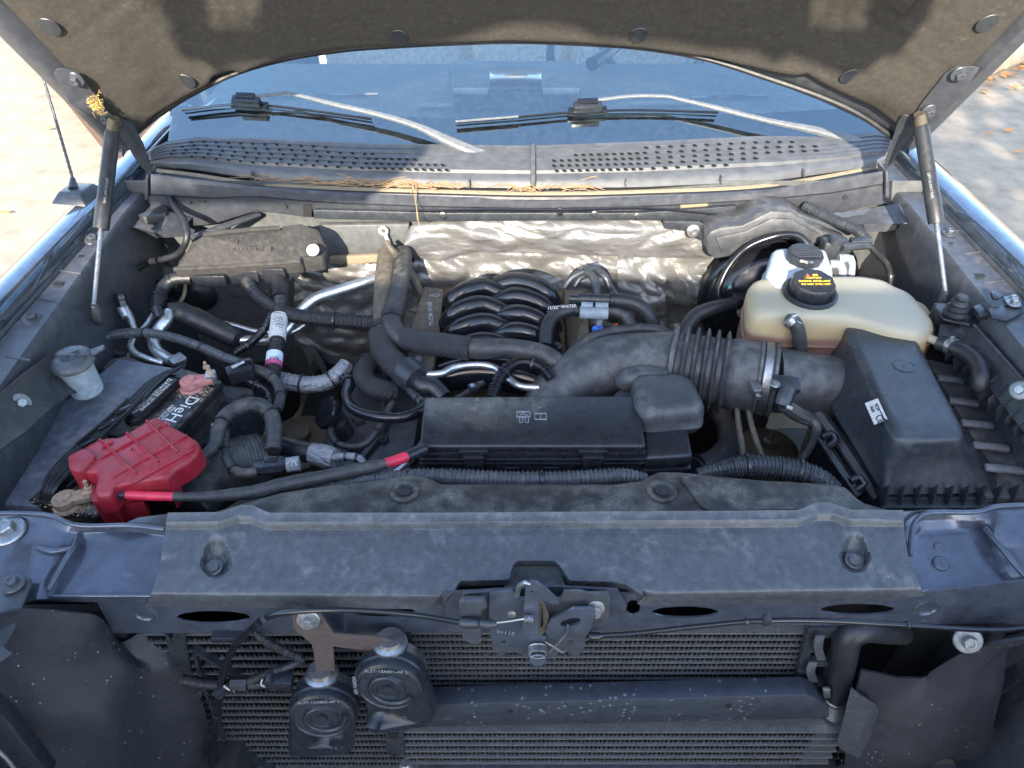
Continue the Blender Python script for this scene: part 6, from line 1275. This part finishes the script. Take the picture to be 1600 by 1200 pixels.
for k, q_ in enumerate(([(882, 450, 1.0, 6), (893, 434, 1.02, 6), (912, 424, 1.03, 6)], [(898, 448, 1.0, 5), (905, 436, 1.015, 5), (915, 430, 1.02, 5)], [(912, 423, 1.03, 7), (925, 430, 1.03, 7), (932, 448, 1.02, 7), (933, 468, 1.0, 7)], [(930, 420, 1.03, 6), (945, 432, 1.03, 6), (952, 448, 1.01, 6), (962, 465, 1.0, 6)])):
    hose('vacuum_tube', ['outermost left vacuum tube rising behind the right coil cover', 'short inner vacuum tube behind the right coil cover', 'vacuum tube arching down toward the grey connector body', 'rightmost vacuum tube arching down in front of the foil'][k], 'tube', q_, 'plastic', seg=10)
tag(O('vacuum_tee', stick(PZ(912, 423, 1.035), PZ(932, 417, 1.035), .006), 'plastic'), 'black tee joining the vacuum tubes in front of the foil', 'fitting')
tag(O('blue_clip', box_bm(PZ(934, 514, .975), (.022, .016, .012), Matrix.Rotation(.5, 3, 'Z'), .003), 'blue'), 'small bright blue plastic clip behind the intake duct', 'clip')
hose('injector_stem', 'grey stem standing above the blue clip', 'fitting', [(938, 496, 1.0, 6), (936, 508, .985, 5)], 'greycon', seg=10)
hose('breather_tube', 'grey breather tube arching behind the intake elbow', 'tube', [(885, 560, .97, 8), (905, 540, .985, 8), (935, 523, 1.0, 8), (975, 515, 1.0, 8), (1020, 514, 1.0, 8), (1050, 525, .99, 8)], 'rubber_dusty')
tag(O('red_clip', box_bm(PZ(962, 510, .96), (.01, .01, .01)), 'print_r', smooth=0), 'tiny red clip behind the breather tube', 'clip')
# ================================================================== LEFT SIDE OF THE BAY
# control module with its cover
pm = thing('control_module', 'dusty black engine control module cover mounted on the left firewall', 'control module', PZ(380, 380, 1.08))
O('cover', ext_bm([PZ(x, y, z) for x, y, z in ((280, 410, 1.065), (270, 422, 1.063), (470, 411, 1.065), (474, 402, 1.07), (430, 352, 1.12), (340, 358, 1.125), (318, 368, 1.12), (300, 376, 1.11))], (0, .012, -.035), .006, seg=3), 'matte', pm)
O('bottom_lip', tube_bm(px4([(272, 421, 1.063, 4), (380, 415, 1.063, 4), (470, 408, 1.067, 4)]), 8), 'matte', pm)
O('top_ridge', tube_bm(px4([(318, 367, 1.125, 4), (380, 360, 1.126, 4), (437, 356, 1.122, 4)]), 8), 'matte', pm)
O('end_housing', ext_bm([PZ(x, y, z) for x, y, z in ((462, 408, 1.065), (505, 404, 1.06), (512, 385, 1.07), (500, 358, 1.10), (470, 347, 1.12), (440, 352, 1.12), (430, 360, 1.12))], (0, .01, -.04), .008, seg=3), 'matte', pm)
O('inner_pocket', ext_bm([PZ(x, y, z) for x, y, z in ((464, 402, 1.069), (500, 400, 1.064), (498, 376, 1.083), (470, 366, 1.1))], (0, -.003, .003), .001), 'matte', pm)
p = PZ(489, 391, 1.085); O('push_nut', lathe_bm(p, (0, -.6, .8), [(rad(p, 10), 0), (rad(p, 10), .002), (rad(p, 8.5), .003), (rad(p, 3), .002)], 24), 'clip_w', pm)
for k in range(6): a = k * 1.047; bm_ = box_bm(p + V((math.cos(a) * .006, math.sin(a) * .006 * .8, .0022 + math.sin(a) * .0048)), (.005, .0015, .001), Matrix.Rotation(a, 3, 'Z')); O('slit', bm_, 'print_k', pm, smooth=0)
nrm = V((0, -.6, .8)); up_ = V((0, .8, .6))
text('9L3A-12C520-AB', PZ(392, 390, 1.095), (1, .05, 0), up_, .012, 'emboss', pm, th=.0006); text('FOMOCO', PZ(352, 378, 1.108), (1, .05, 0), up_, .012, 'emboss', pm, th=.0006)
O('body', ext_bm([PZ(x, y, 1.05) for x, y in ((290, 425), (465, 416), (460, 395), (300, 400))], (0, 0, -.03), .004), 'plastic_clean', pm)
O('connector', box_bm(PZ(332, 434, 1.03), (.07, .035, .03), None, .004), 'plastic_clean', pm); O('connector', box_bm(PZ(385, 428, 1.03), (.065, .035, .035), None, .004), 'plastic_clean', pm); O('connector', box_bm(PZ(432, 425, 1.035), (.05, .04, .04), None, .004), 'plastic_clean', pm)
ml = thing('main_loom', 'thick vertical wiring loom with a white wrap label and a barcode label', 'wiring loom', PZ(432, 500, .98))
O('tape', tube_bm(px4([(434, 432, 1.03, 13), (437, 448, 1.02, 13), (438, 465, 1.01, 13)]), 14, wob=.002), 'rubber', ml)
O('corrugated_sleeve', tube_bm(px4([(438, 462, 1.01, 11.5), (438, 480, 1.0, 11.5), (436, 500, .99, 11.5), (433, 535, .97, 11.5), (429, 560, .955, 11.5), (426, 590, .94, 11.5)]), 16, corr=.005, amp=.06), 'rubber', ml, smooth=28)
O('white_label', tube_bm(px4([(437, 494, .992, 13.2), (435, 512, .982, 13.2), (433, 531, .972, 13.2)]), 20), 'label_w', ml)
bl = O('barcode_label', tube_bm(px4([(429.5, 553, .959, 13), (428, 567, .952, 13)]), 20), mat('pale_blue_label', (.5, .6, .68), .5), ml)
O('magenta_band', tube_bm(px4([(428, 567, .952, 13.2), (427.5, 573, .949, 13.2)]), 20), 'magenta', ml)
for i in range(5): pz_ = PZ(422 + i * 3.2, 560 - (i % 2), .968); O('bar', box_bm(pz_, (.0012, .0015, .008)), 'print_k', bl, smooth=0)
text('AB 5', PZ(429, 571, .964), (1, 0, 0), (0, .3, 1), .006, 'print_k', bl)
hose('wire_loom', 'corrugated loom branching right behind the foil shield hoses', 'wiring loom', [(386, 440, 1.02, 11), (398, 458, 1.01, 11), (425, 478, 1.0, 11), (455, 492, .99, 11), (500, 498, .985, 12), (545, 502, .98, 12), (592, 506, .975, 12)], 'rubber', corr=.0055, amp=.07)
hose('wire_loom', 'thin dark loom dropping from the main loom toward the battery corner', 'wiring loom', [(424, 490, .99, 6.5), (412, 515, .97, 6.5), (392, 535, .95, 6.5), (366, 552, .94, 6.5)], 'gloss_black', corr=.005, amp=.06)
hose('wire_loom', 'taped loom arching from the module connector to the air conditioning cap', 'wiring loom', [(300, 435, 1.03, 9), (275, 436, 1.03, 10), (256, 448, 1.02, 11), (248, 465, 1.01, 11), (248, 482, 1.0, 10)], 'rubber', wob=.0015)
hose('wire_loom', 'thin black wire looping down at the left firewall corner', 'wire', [(252, 275, 1.16, 5), (262, 300, 1.15, 5), (275, 325, 1.13, 5.5), (288, 345, 1.13, 5.5), (292, 372, 1.11, 5), (280, 395, 1.07, 5), (255, 405, 1.05, 5), (232, 410, 1.03, 5), (210, 425, 1.01, 5), (202, 450, .98, 5), (200, 475, .95, 5), (195, 520, .9, 5), (185, 550, .88, 5)], 'rubber')
hose('clutch_wire', 'thin wire looping round the grommet at left', 'wire', [(290, 440, 1.0, 3), (288, 460, .98, 3), (280, 475, .96, 3)], 'strawtrim')
# convoluted blower duct on the left
hose('flex_duct', 'black convoluted flexible duct low at the left firewall corner', 'duct', [(236, 450, .92, 27), (225, 480, .90, 28), (214, 520, .86, 28), (222, 560, .82, 27), (250, 580, .80, 24)], 'gloss_black', corr=.010, amp=.10, seg=24)
# air-conditioning pipes
ac = thing('aircon_line', 'fat aluminium air conditioning line with a black sleeve and cap', 'pipe', PZ(260, 500, .98), 'air conditioning lines')
O('pipe', tube_bm(px4([(265, 488, 1.0, 9), (258, 502, .995, 10), (246, 518, .985, 9), (240, 532, .98, 9), (245, 548, .975, 9), (262, 560, .97, 9), (285, 570, .965, 9)]), 16), 'alum', ac, smooth=60)
O('insulated_sleeve', tube_bm(px4([(262, 486, 1.0, 12), (275, 487, .995, 16), (300, 496, .985, 17), (330, 510, .97, 17), (358, 524, .955, 16), (374, 532, .95, 14)]), 18, wob=.001), 'rubber', ac)
O('pipe_end', tube_bm(px4([(372, 531, .945, 7), (395, 532, .94, 8), (420, 530, .935, 8), (440, 520, .935, 8)]), 12), 'alum', ac)
O('service_cap', stick(PZ(244, 480, 1.02), PZ(250, 496, 1.005), .012), 'plastic_clean', ac); O('bracket_saddle', box_bm(PZ(277, 562, .985), (.03, .028, .012), Matrix.Rotation(.8, 3, 'Z'), .003), 'steel', ac)
a2 = thing('aircon_line', 'thin aluminium service line with a tall black hexagonal cap', 'pipe', PZ(200, 500, .98), 'air conditioning lines')
O('pipe', tube_bm(px4([(196, 485, 1.01, 7), (204, 498, 1.0, 6), (209, 512, .99, 5), (215, 520, .985, 5), (226, 512, .985, 5), (240, 492, .985, 5)]), 12), 'alum', a2)
O('pipe', tube_bm(px4([(208, 530, .985, 5), (204, 540, .98, 5), (212, 552, .975, 5), (235, 562, .97, 5), (255, 568, .965, 5)]), 12), 'alum', a2)
O('valve_body', stick(PZ(191, 480, 1.025), PZ(199, 495, 1.01), .0115), 'alum', a2)
ca, cb = PZ(186, 462, 1.05), PZ(191, 478, 1.03); O('hex_cap', lathe_bm(cb, (ca - cb), [(.0115, 0), (.0115, .012), (.0128, .014), (.0128, .022), (.0112, .027), (.008, .028)], 6), 'gloss_black', a2, smooth=15)
hose('aircon_line', 'long aluminium pipe rising across the foil to the left heater hose', 'pipe', [(585, 436, 1.0, 8), (560, 444, 1.0, 8.5), (525, 455, .995, 9), (495, 465, .99, 9), (478, 478, .98, 9), (462, 495, .965, 9), (450, 512, .95, 9), (438, 524, .94, 9)], 'alum', group='air conditioning lines')
hose('aircon_line', 'thin bright pipe crossing behind the vertical main loom', 'pipe', [(338, 503, .94, 4.5), (370, 510, .935, 4.5), (400, 518, .93, 4.5), (440, 520, .93, 5), (462, 516, .93, 5), (478, 505, .94, 5)], 'alum', group='air conditioning lines')
hose('foil_wrapped_hose', 'hose wrapped in silvery foil sleeve left of the cam cover', 'hose', [(432, 592, .90, 13), (455, 597, .90, 13), (480, 601, .90, 13), (510, 597, .905, 13), (530, 583, .915, 13), (541, 570, .92, 12)], 'foil_wrap', corr=.012, amp=.05, seg=18)
hose('breather_hose', 'glossy black breather hose sweeping from cam cover to the fuse box', 'hose', [(538, 590, .93, 10), (545, 600, .93, 10), (541, 618, .935, 8), (548, 636, .94, 8.5), (570, 647, .945, 8.5), (600, 652, .95, 9), (630, 652, .95, 9), (655, 642, .95, 9), (668, 628, .945, 9)], 'gloss_black')
hose('wire_loom', 'thin loop of loom hanging over the cam cover and oil cap', 'wiring loom', [(538, 644, .90, 4), (522, 652, .90, 5), (517, 672, .89, 5.5), (524, 690, .885, 5.5), (545, 698, .885, 5.5), (570, 694, .89, 6), (588, 675, .90, 6), (600, 655, .91, 6), (608, 638, .92, 6), (615, 630, .92, 6)], 'rubber_dusty')
hose('wire_loom', 'pair of taped wires dropping behind the fuse box corner', 'wiring loom', [(628, 596, .95, 5), (640, 610, .95, 6), (652, 622, .95, 7), (665, 635, .945, 8)], 'rubber_dusty')
hose('corner_loom', 'grey corrugated loom passing over the battery toward a clamp block', 'wiring loom', [(150, 536, .985, 7), (165, 527, .99, 7), (185, 522, 1.0, 7), (215, 520, 1.01, 7), (245, 522, 1.01, 7), (280, 530, 1.0, 7), (320, 545, .99, 7), (350, 558, .985, 7), (378, 568, .98, 7)], 'shield', corr=.005, amp=.09)
hose('wire_loom', 'second corrugated loom below the washer bottle neck', 'wiring loom', [(150, 550, .95, 7), (175, 550, .95, 7), (200, 556, .94, 7), (225, 560, .93, 7)], 'rubber', corr=.005, amp=.06)
kb = thing('junction_block', 'black clamp block joining looms behind the battery', 'connector', PZ(378, 578, .98))
O('block', box_bm(PZ(375, 582, .975), (.05, .03, .03), Matrix.Rotation(.5, 3, 'Z'), .004), 'plastic_clean', kb); O('block_cap', box_bm(PZ(383, 570, .985), (.03, .02, .02), Matrix.Rotation(.5, 3, 'Z'), .003), 'gloss_black', kb); O('label_flag', box_bm(PZ(372, 570, .995), (.026, .004, .004), Matrix.Rotation(.7, 3, 'Z')), 'label_w', kb)
hose('wire_loom', 'taped loom curling down behind the red terminal cover', 'wiring loom', [(392, 575, .97, 8), (415, 583, .965, 8), (432, 598, .96, 8), (438, 618, .955, 8), (434, 640, .95, 8)], 'rubber_dusty', wob=.001)
hose('wire_loom', 'thin dark loom beside the taped loom behind the battery', 'wiring loom', [(375, 590, .955, 7), (400, 600, .95, 7), (420, 615, .94, 7), (425, 640, .93, 7)], 'gloss_black', corr=.005, amp=.06)
hose('battery_loom', 'thick taped loom arching from the red cover over to the engine', 'wiring loom', [(298, 716, .985, 9), (318, 712, .99, 9), (334, 696, .995, 10), (341, 672, 1.0, 11), (356, 648, 1.0, 12), (382, 634, 1.0, 12), (408, 634, .995, 12), (424, 650, .985, 12), (428, 675, .975, 13), (426, 705, .965, 13)], 'rubber_dusty', corr=.0035, amp=.025, wob=.0008)
hose('wire_loom', 'taped wire loop ending at the grey plug above the cable', 'wiring loom', [(352, 668, .985, 7), (352, 700, .98, 7), (358, 725, .985, 7.5), (376, 739, .985, 8), (402, 737, .985, 8)], 'rubber_dusty')
tag(O('loom_clip', box_bm(PZ(336, 664, 1.0), (.011, .008, .003), Matrix.Rotation(.4, 3, 'Z')), 'clip_w'), 'pale loom clip on the battery edge', 'clip')
pg = thing('grey_plug', 'grey multi pin plug lying above the red battery cable', 'connector', PZ(435, 727, .985))
O('plug_body', tube_bm(px4([(398, 732, .985, 11), (412, 730, .985, 14), (440, 727, .985, 14), (450, 726, .985, 10)]), 8), 'horn', pg); O('lock_tab', box_bm(PZ(423, 718, 1.0), (.022, .012, .006), Matrix.Rotation(.1, 3, 'Z'), .002), 'horn', pg); O('plug_nose', tube_bm(px4([(448, 727, .985, 12), (468, 724, .985, 12)]), 10), 'greycon', pg)
for k in range(3): O('clip', box_bm(PZ(452 + k * 5, 722 + k, .998), (.003, .012, .002), Matrix.Rotation(-.5 + k * .5, 3, 'Z')), 'clip_w', pg)
hose('lower_hose', 'black coolant hose ending in a foil clamp below the battery loom', 'hose', [(430, 693, .92, 16), (455, 700, .92, 16), (480, 707, .92, 16), (492, 710, .92, 16)], 'plastic_clean')
hose('foil_clamp', 'foil wrapped end of the lower coolant hose', 'wrap', [(488, 710, .925, 18), (505, 714, .925, 19), (526, 718, .925, 17)], 'foil_wrap', wob=.002)
hose('wire_loom', 'wrinkled taped wire leaving the foil wrap toward the cable', 'wiring loom', [(520, 714, .935, 6), (545, 713, .935, 6), (562, 716, .935, 6), (568, 722, .93, 5)], 'foil_wrap', wob=.0015)
hose('intake_boot', 'wide grey pleated rubber boot beneath the battery loom', 'boot', [(290, 790, .93, 44), (325, 755, .93, 48), (365, 733, .93, 48), (410, 722, .92, 46)], 'rubber_dusty', corr=.006, amp=.015, seg=32)
# battery --------------------------------------------------------------------
bt = thing('battery', 'black car battery with corroded terminals under a rubber strap', 'battery', PZ(220, 680, .9))
zb_ = 1.0
B = [PZ(x, y, zb_) for x, y in ((42, 782), (278, 572), (347, 594), (150, 806))]
c = sum(B, V()) / 4
O('lid', ext_bm(B, (0, 0, -.022), .004, seg=3), 'batt', bt)
O('case', ext_bm([c + (p - c) * .985 + V((0, 0, -.0225)) for p in B], (0, 0, -.15), .004), 'batt', bt)
ul = (B[1] - B[0]).normalized(); us = (B[3] - B[0]); us = (us - ul * us.dot(ul)).normalized(); L_ = (B[1] - B[0]).length; W_ = (B[3] - B[0]).dot(us)
def bp(a, w, h=0): return lerp(B[0], B[1], a) + (lerp(B[3] - B[0], B[2] - B[1], a)) * w + V((0, 0, h))
rotb = Matrix((ul, us, V((0, 0, -1)))).transposed()
for a0, a1 in ((.10, .42), (.55, .90)):
    v = O('vent_cap', ext_bm(roundp([bp(a0, .12), bp(a1, .12), bp(a1 + .02, .30), bp(a1, .42), bp(a0, .42), bp(a0 - .02, .30)], .006, 2), (0, 0, .012), .002), 'gloss_black', bt)
    O('cap_label', ext_bm([bp(a0 + .02, .16, .0125), bp(a1 - .02, .16, .0125), bp(a1 - .02, .36, .0125), bp(a0 + .02, .36, .0125)], (0, 0, .0006)), 'label_k', v, smooth=0)
    text('DANGER/POISON', bp((a0 + a1) / 2, .24, .0136), -ul, us, .013, 'print_w', v, th=.0002)
    text('SHIELD EYES  NO SPARKS', bp((a0 + a1) / 2, .32, .0136), -ul, us, .007, 'print_w', v, th=.0002)
lb = O('top_label', ext_bm([bp(.34, .60, .0003), bp(.86, .60, .0003), bp(.86, .94, .0003), bp(.34, .94, .0003)], (0, 0, .0006)), 'label_k', bt, smooth=0)
text('DieHard', bp(.66, .80, .0012), -ul, us, .034, 'print_w', lb, th=.0002)
text('SPILL PROOF MAINTENANCE FREE\nKEEP OUT OF REACH OF CHILDREN', bp(.56, .62, .0012), -ul, us, .0075, 'print_w', lb, th=.0002)
def term(a, w, m_, m2):
    p = bp(a, w, 0); O('terminal_base', lathe_bm(p, (0, 0, 1), [(.022, 0), (.020, .004), (.0105, .006), (.0095, .02), (.007, .022)], 20), m2, bt)
    cl = O('clamp_ring', lathe_bm(p + V((0, 0, .006)), (0, 0, 1), [(.018, 0), (.0185, .003), (.018, .012), (.012, .013), (.0105, .016), (.004, .017)], 20), m_, bt)
    O('clamp_jaw', box_bm(p + V((.022, .008, .012)), (.034, .024, .013), Matrix.Rotation(.35, 3, 'Z'), .003), m_, cl)
    q_ = p + V((.036, .014, .014)); O('clamp_block', box_bm(q_, (.018, .022, .022), Matrix.Rotation(.3, 3, 'Z'), .003), 'alum' if m_ == 'corro_red' else 'corro', cl)
    O('clamp_bolt', lathe_bm(q_ + V((0, 0, .01)), (0, 0, 1), [(.007, 0), (.007, .005), (.0035, .006), (.0035, .018), (.0015, .019)], 6), 'corro', cl)
    O('clamp_bolt', lathe_bm(q_ + V((-.012, .016, .01)), (0, 0, 1), [(.006, 0), (.006, .004), (.003, .005), (.003, .014)], 6), 'corro', cl)
term(.885, .62, 'corro_red', 'corro_red'); term(.02, .55, 'corro', 'corro')
cr_ = bmesh.new()
for i in range(700):
    a, w = (rr.gauss(.02, .05), rr.gauss(.6, .2)) if i % 2 else (rr.gauss(.88, .05), rr.gauss(.72, .16))
    if not (-.02 < a < .99 and 0 < w < .98): continue
    s = rr.uniform(.0005, .0016); box_bm(bp(a, w, s * .3), (s * 2, s * 1.6, s), Matrix.Rotation(rr.uniform(0, 3), 3, 'Z'), bm=cr_)
O('corrosion_crumbs', cr_, 'corro', bt, kind='stuff', smooth=0)
# side cover of the battery tray
bc = thing('battery_tray', 'blue grey battery tray wall along the outer side of the battery', 'battery tray', PZ(60, 700, .95))
O('wall_top', ext_bm([PZ(x, y, z) for x, y, z in ((185, 560, 1.005), (275, 575, 1.0), (160, 690, .997), (60, 792, .992), (-20, 786, .992), (-20, 722, .997), (60, 660, 1.0))], (0, 0, -.02), .003), 'battcover', bc)
O('wall_front', ext_bm([PZ(x, y, .972) for x, y in ((-20, 786), (60, 793), (150, 812), (138, 822), (-20, 800))], (0, 0, -.05), .003), 'batt', bc)
O('tray_lip', ext_bm([PZ(x, y, .93) for x, y in ((345, 600), (395, 605), (398, 622), (330, 690), (300, 700))], (0, 0, -.1), .006), 'plastic', bc)
O('upright_tab', ext_bm([PZ(x, y, 1.0) for x, y in ((160, 575), (172, 560), (200, 556), (225, 566), (232, 574), (200, 580))], (0, 0, -.03), .003), 'rubber_dusty', bc)
# hold-down strap: a rubber band over the battery
s0 = [(256, 580), (225, 598), (190, 632), (150, 668), (110, 700), (75, 735), (62, 765), (58, 790)]; s1 = [(286, 570), (256, 590), (216, 632), (178, 668), (146, 705), (108, 740), (84, 768), (78, 796)]
zz = [1.015, 1.022, 1.024, 1.024, 1.024, 1.024, 1.02, .985]
rows = []
s0i = cr([(a[0], a[1], z) for a, z in zip(s0, zz)], 8); n_ = len(s0i)
s1i = cr([(a[0], a[1], z) for a, z in zip(s1, zz)], 8)
m_ = min(len(s0i), len(s1i)); pick = lambda L, i: L[int(round(i * (len(L) - 1) / (m_ - 1)))]
for i in range(m_):
    a = PZ(*pick(s0i, i)[:2], pick(s0i, i)[2]); b_ = PZ(*pick(s1i, i)[:2], pick(s1i, i)[2]); r_ = []
    for k in range(17):
        f = k / 16; g_ = .0022 * (abs(((f * 4) % 1) - .5) > .38) if not (.3 < i / m_ < .6) else .0
        r_.append(lerp(a, b_, f) + V((0, 0, -g_)))
    rows.append(r_)
sp = thing('battery_strap', 'wide ribbed black rubber hold down strap across the battery', 'strap', PZ(180, 660, 1.02))
O('strap_band', grid_bm(rows, .003), 'rubber', sp, smooth=40)
O('hook', box_bm(PZ(68, 802, .965), (.035, .01, .03), Matrix.Rotation(.1, 3, 'Z'), .003), 'rubber', sp)
for t_ in (.36, .46, .56):
    i = int(t_ * m_); O('strap_slot', box_bm(rows[i][8] + V((0, 0, .002)), (.012, .03, .004), Matrix.Rotation(-.8, 3, 'Z'), .001), 'gloss_black', sp)
O('strap_rail', tube_bm([(*(rows[i][2] + V((0, 0, .003))), .0025) for i in range(int(m_ * .25), int(m_ * .62), 3)], 6), 'rubber', sp); O('strap_rail', tube_bm([(*(rows[i][14] + V((0, 0, .003))), .0025) for i in range(int(m_ * .25), int(m_ * .62), 3)], 6), 'rubber', sp)
# red terminal cover
rc = thing('terminal_cover', 'dusty red plastic positive terminal cover with raised grid ribs', 'terminal cover', PZ(210, 700, 1.03))
zr = 1.055
body = [(240, 649), (250, 650), (268, 662), (310, 686), (314, 700), (296, 720), (270, 735), (262, 745), (248, 748), (180, 760), (172, 775), (148, 775), (146, 768), (150, 740), (124, 738), (112, 728), (115, 708), (140, 690), (165, 682), (185, 683), (232, 655)]
bp_ = roundp([PZ(x, y, zr) for x, y in body], .011, 4); c = sum(bp_, V()) / len(bp_)
O('shell', rings_bm([[c + V(((p - c).x * s, (p - c).y * s, dz)) for p in bp_] for dz, s in ((.001, .86), (0, .92), (-.002, .96), (-.006, .985), (-.012, .998), (-.02, 1.0), (-.028, 1.006), (-.038, 1.01))]), 'red', rc, smooth=50)
O('front_tab', ext_bm(roundp([PZ(x, y, 1.035) for x, y in ((142, 762), (176, 766), (176, 785), (142, 783))], .006, 3), (0, 0, -.06), .003), 'red', rc); O('side_skirt', ext_bm([PZ(x, y, 1.01) for x, y in ((176, 772), (222, 766), (225, 785), (178, 790))], (0, 0, -.04), .003), 'red', rc)
O('side_lug', ext_bm(roundp([PZ(x, y, 1.062) for x, y in ((106, 712), (132, 700), (150, 712), (126, 738), (108, 734))], .006, 3), (0, 0, -.045), .004), 'red', rc)
O('right_leg', ext_bm([PZ(x, y, 1.03) for x, y in ((258, 738), (272, 733), (276, 748), (262, 764))], (0, 0, -.05), .003), 'red', rc)
for ln in ([(156, 687), (213, 740)], [(198, 676), (247, 722)], [(229, 657), (278, 706)], [(152, 718), (264, 660)], [(175, 746), (292, 680)], [(205, 757), (300, 704)], [(176, 690), (160, 700)]):
    O('rib', tube_bm([(*p[:3], .0024) for p in px4([(x, y, zr + .0022, 1) for x, y in ln])], 6), 'red', rc)
bars('plus_mark', [(202, 702, 212, 704.5), (205.6, 698, 208.4, 708)], zr + .0004, 'red', rc)
# battery cable
bcbl = thing('battery_cable', 'long positive battery cable, red at both ends and black taped between', 'cable', PZ(400, 765, 1.01))
O('boot', stick(PZ(176, 772, 1.035), PZ(198, 773, 1.035), .0085), 'horn', bcbl)
O('red_sleeve', tube_bm(px4([(196, 773, 1.035, 7), (235, 775, 1.033, 7.5), (275, 776, 1.03, 7.5)]), 14), 'redcable', bcbl)
O('taped_sleeve', tube_bm(px4([(272, 776, 1.03, 8), (330, 776, 1.025, 9), (400, 768, 1.02, 11), (450, 756, 1.018, 12), (520, 742, 1.015, 11), (575, 730, 1.015, 10), (604, 724, 1.015, 8)]), 14, wob=.0006), 'rubber_dusty', bcbl)
O('red_sleeve', tube_bm(px4([(602, 724, 1.015, 8), (620, 719, 1.012, 8.5), (636, 713, 1.01, 8.5)]), 14), 'redcable', bcbl); O('boot', tube_bm(px4([(634, 714, 1.01, 9.5), (648, 708, 1.005, 10), (662, 702, 1.0, 10)]), 14), 'horn', bcbl)
O('cable_tie', tube_bm(px4([(372, 772, 1.022, 11), (376, 771.5, 1.022, 11)]), 14), 'label_w', bcbl) if 0 else None
# washer fluid filler
wf = thing('washer_filler', 'white washer fluid filler neck with a blue grey cap at left', 'filler', PZ(118, 560, 1.05))
p = PZ(120, 578, 1.082); axw = V((.05, -.12, 1)).normalized(); O('neck', lathe_bm(p, axw, [(rad(p, 24), -.05), (rad(p, 25), 0), (rad(p, 28), .012), (rad(p, 29), .02)], 32), 'tank_w', wf, smooth=60)
p2 = p + axw * .021; cpw = O('cap', lathe_bm(p2, axw, [(rad(p, 29), -.003), (rad(p, 33), 0), (rad(p, 32), .005), (rad(p, 27), .010), (rad(p, 17), .012), (.001, .013)], 36), 'shield', wf, smooth=50)
O('pull_tab', ext_bm([p2 + V((.02, .022, .004)), p2 + V((.045, .035, .008)), p2 + V((.05, .025, .008)), p2 + V((.035, .008, .004))], (0, 0, .004), .001), 'shield', cpw)
O('retainer_loop', tube_bm(px4([(98, 572, 1.085, 4), (84, 566, 1.08, 4), (68, 572, 1.08, 4), (66, 584, 1.075, 4), (84, 588, 1.07, 4)]), 8), 'shield', wf); text('WASHER FLUID\nONLY', p2 + axw * .0135 + V((0, -.006, 0)), (1, 0, 0), (0, 1, .12), .009, 'print_k', cpw); O('windshield_symbol', ext_bm([p2 + axw * .013 + V(q_) for q_ in ((-.012, .008, 0), (.012, .008, 0), (.009, .018, 0), (-.009, .018, 0))], (0, 0, .0008)), 'print_k', cpw, smooth=0)
# left wing liner behind the battery
def PX(px, py, x): d = ray(px, py); return V((0, 0, CAM_Z)) + d * (x / d.x)
lin = [[(-60, 655, -.805), (0, 614, -.802), (40, 580, -.802), (80, 552, -.802), (105, 562, -.80), (120, 582, -.80)],
       [(-60, 690, -.79), (0, 640, -.795), (40, 612, -.795), (80, 582, -.795), (105, 586, -.795), (122, 596, -.795)],
       [(-60, 720, -.77), (0, 675, -.775), (40, 648, -.775), (78, 614, -.78), (105, 603, -.785), (124, 605, -.785)],
       [(-60, 745, -.75), (0, 705, -.755), (40, 676, -.755), (76, 642, -.76), (105, 619, -.77), (126, 613, -.775)]]
wl2 = O('wing_liner', grid_bm([[PX(*p) for p in r] for r in lin], .004), 'plastic', smooth=60)
tag(wl2, 'black plastic liner on the left wing with a large steel bolt', 'liner')
p = PX(31, 631, -.788); O('washer_disc', lathe_bm(p, (.8, -.3, .5), [(.0165, 0), (.0165, .0025), (.013, .0035)], 24), 'dullzinc', wl2)
bolt(p + V((.8, -.3, .5)) * .003, (.8, -.3, .5), .0075, wl2, 'steel', False)
tag(O('harness_tag', tube_bm(px4([(104, 495, 1.0, 3), (110, 508, 1.0, 5), (112, 520, .99, 3)]), 6), 'label_w'), 'pale plastic sensor tab on the left inner wing', 'tab') if 0 else None
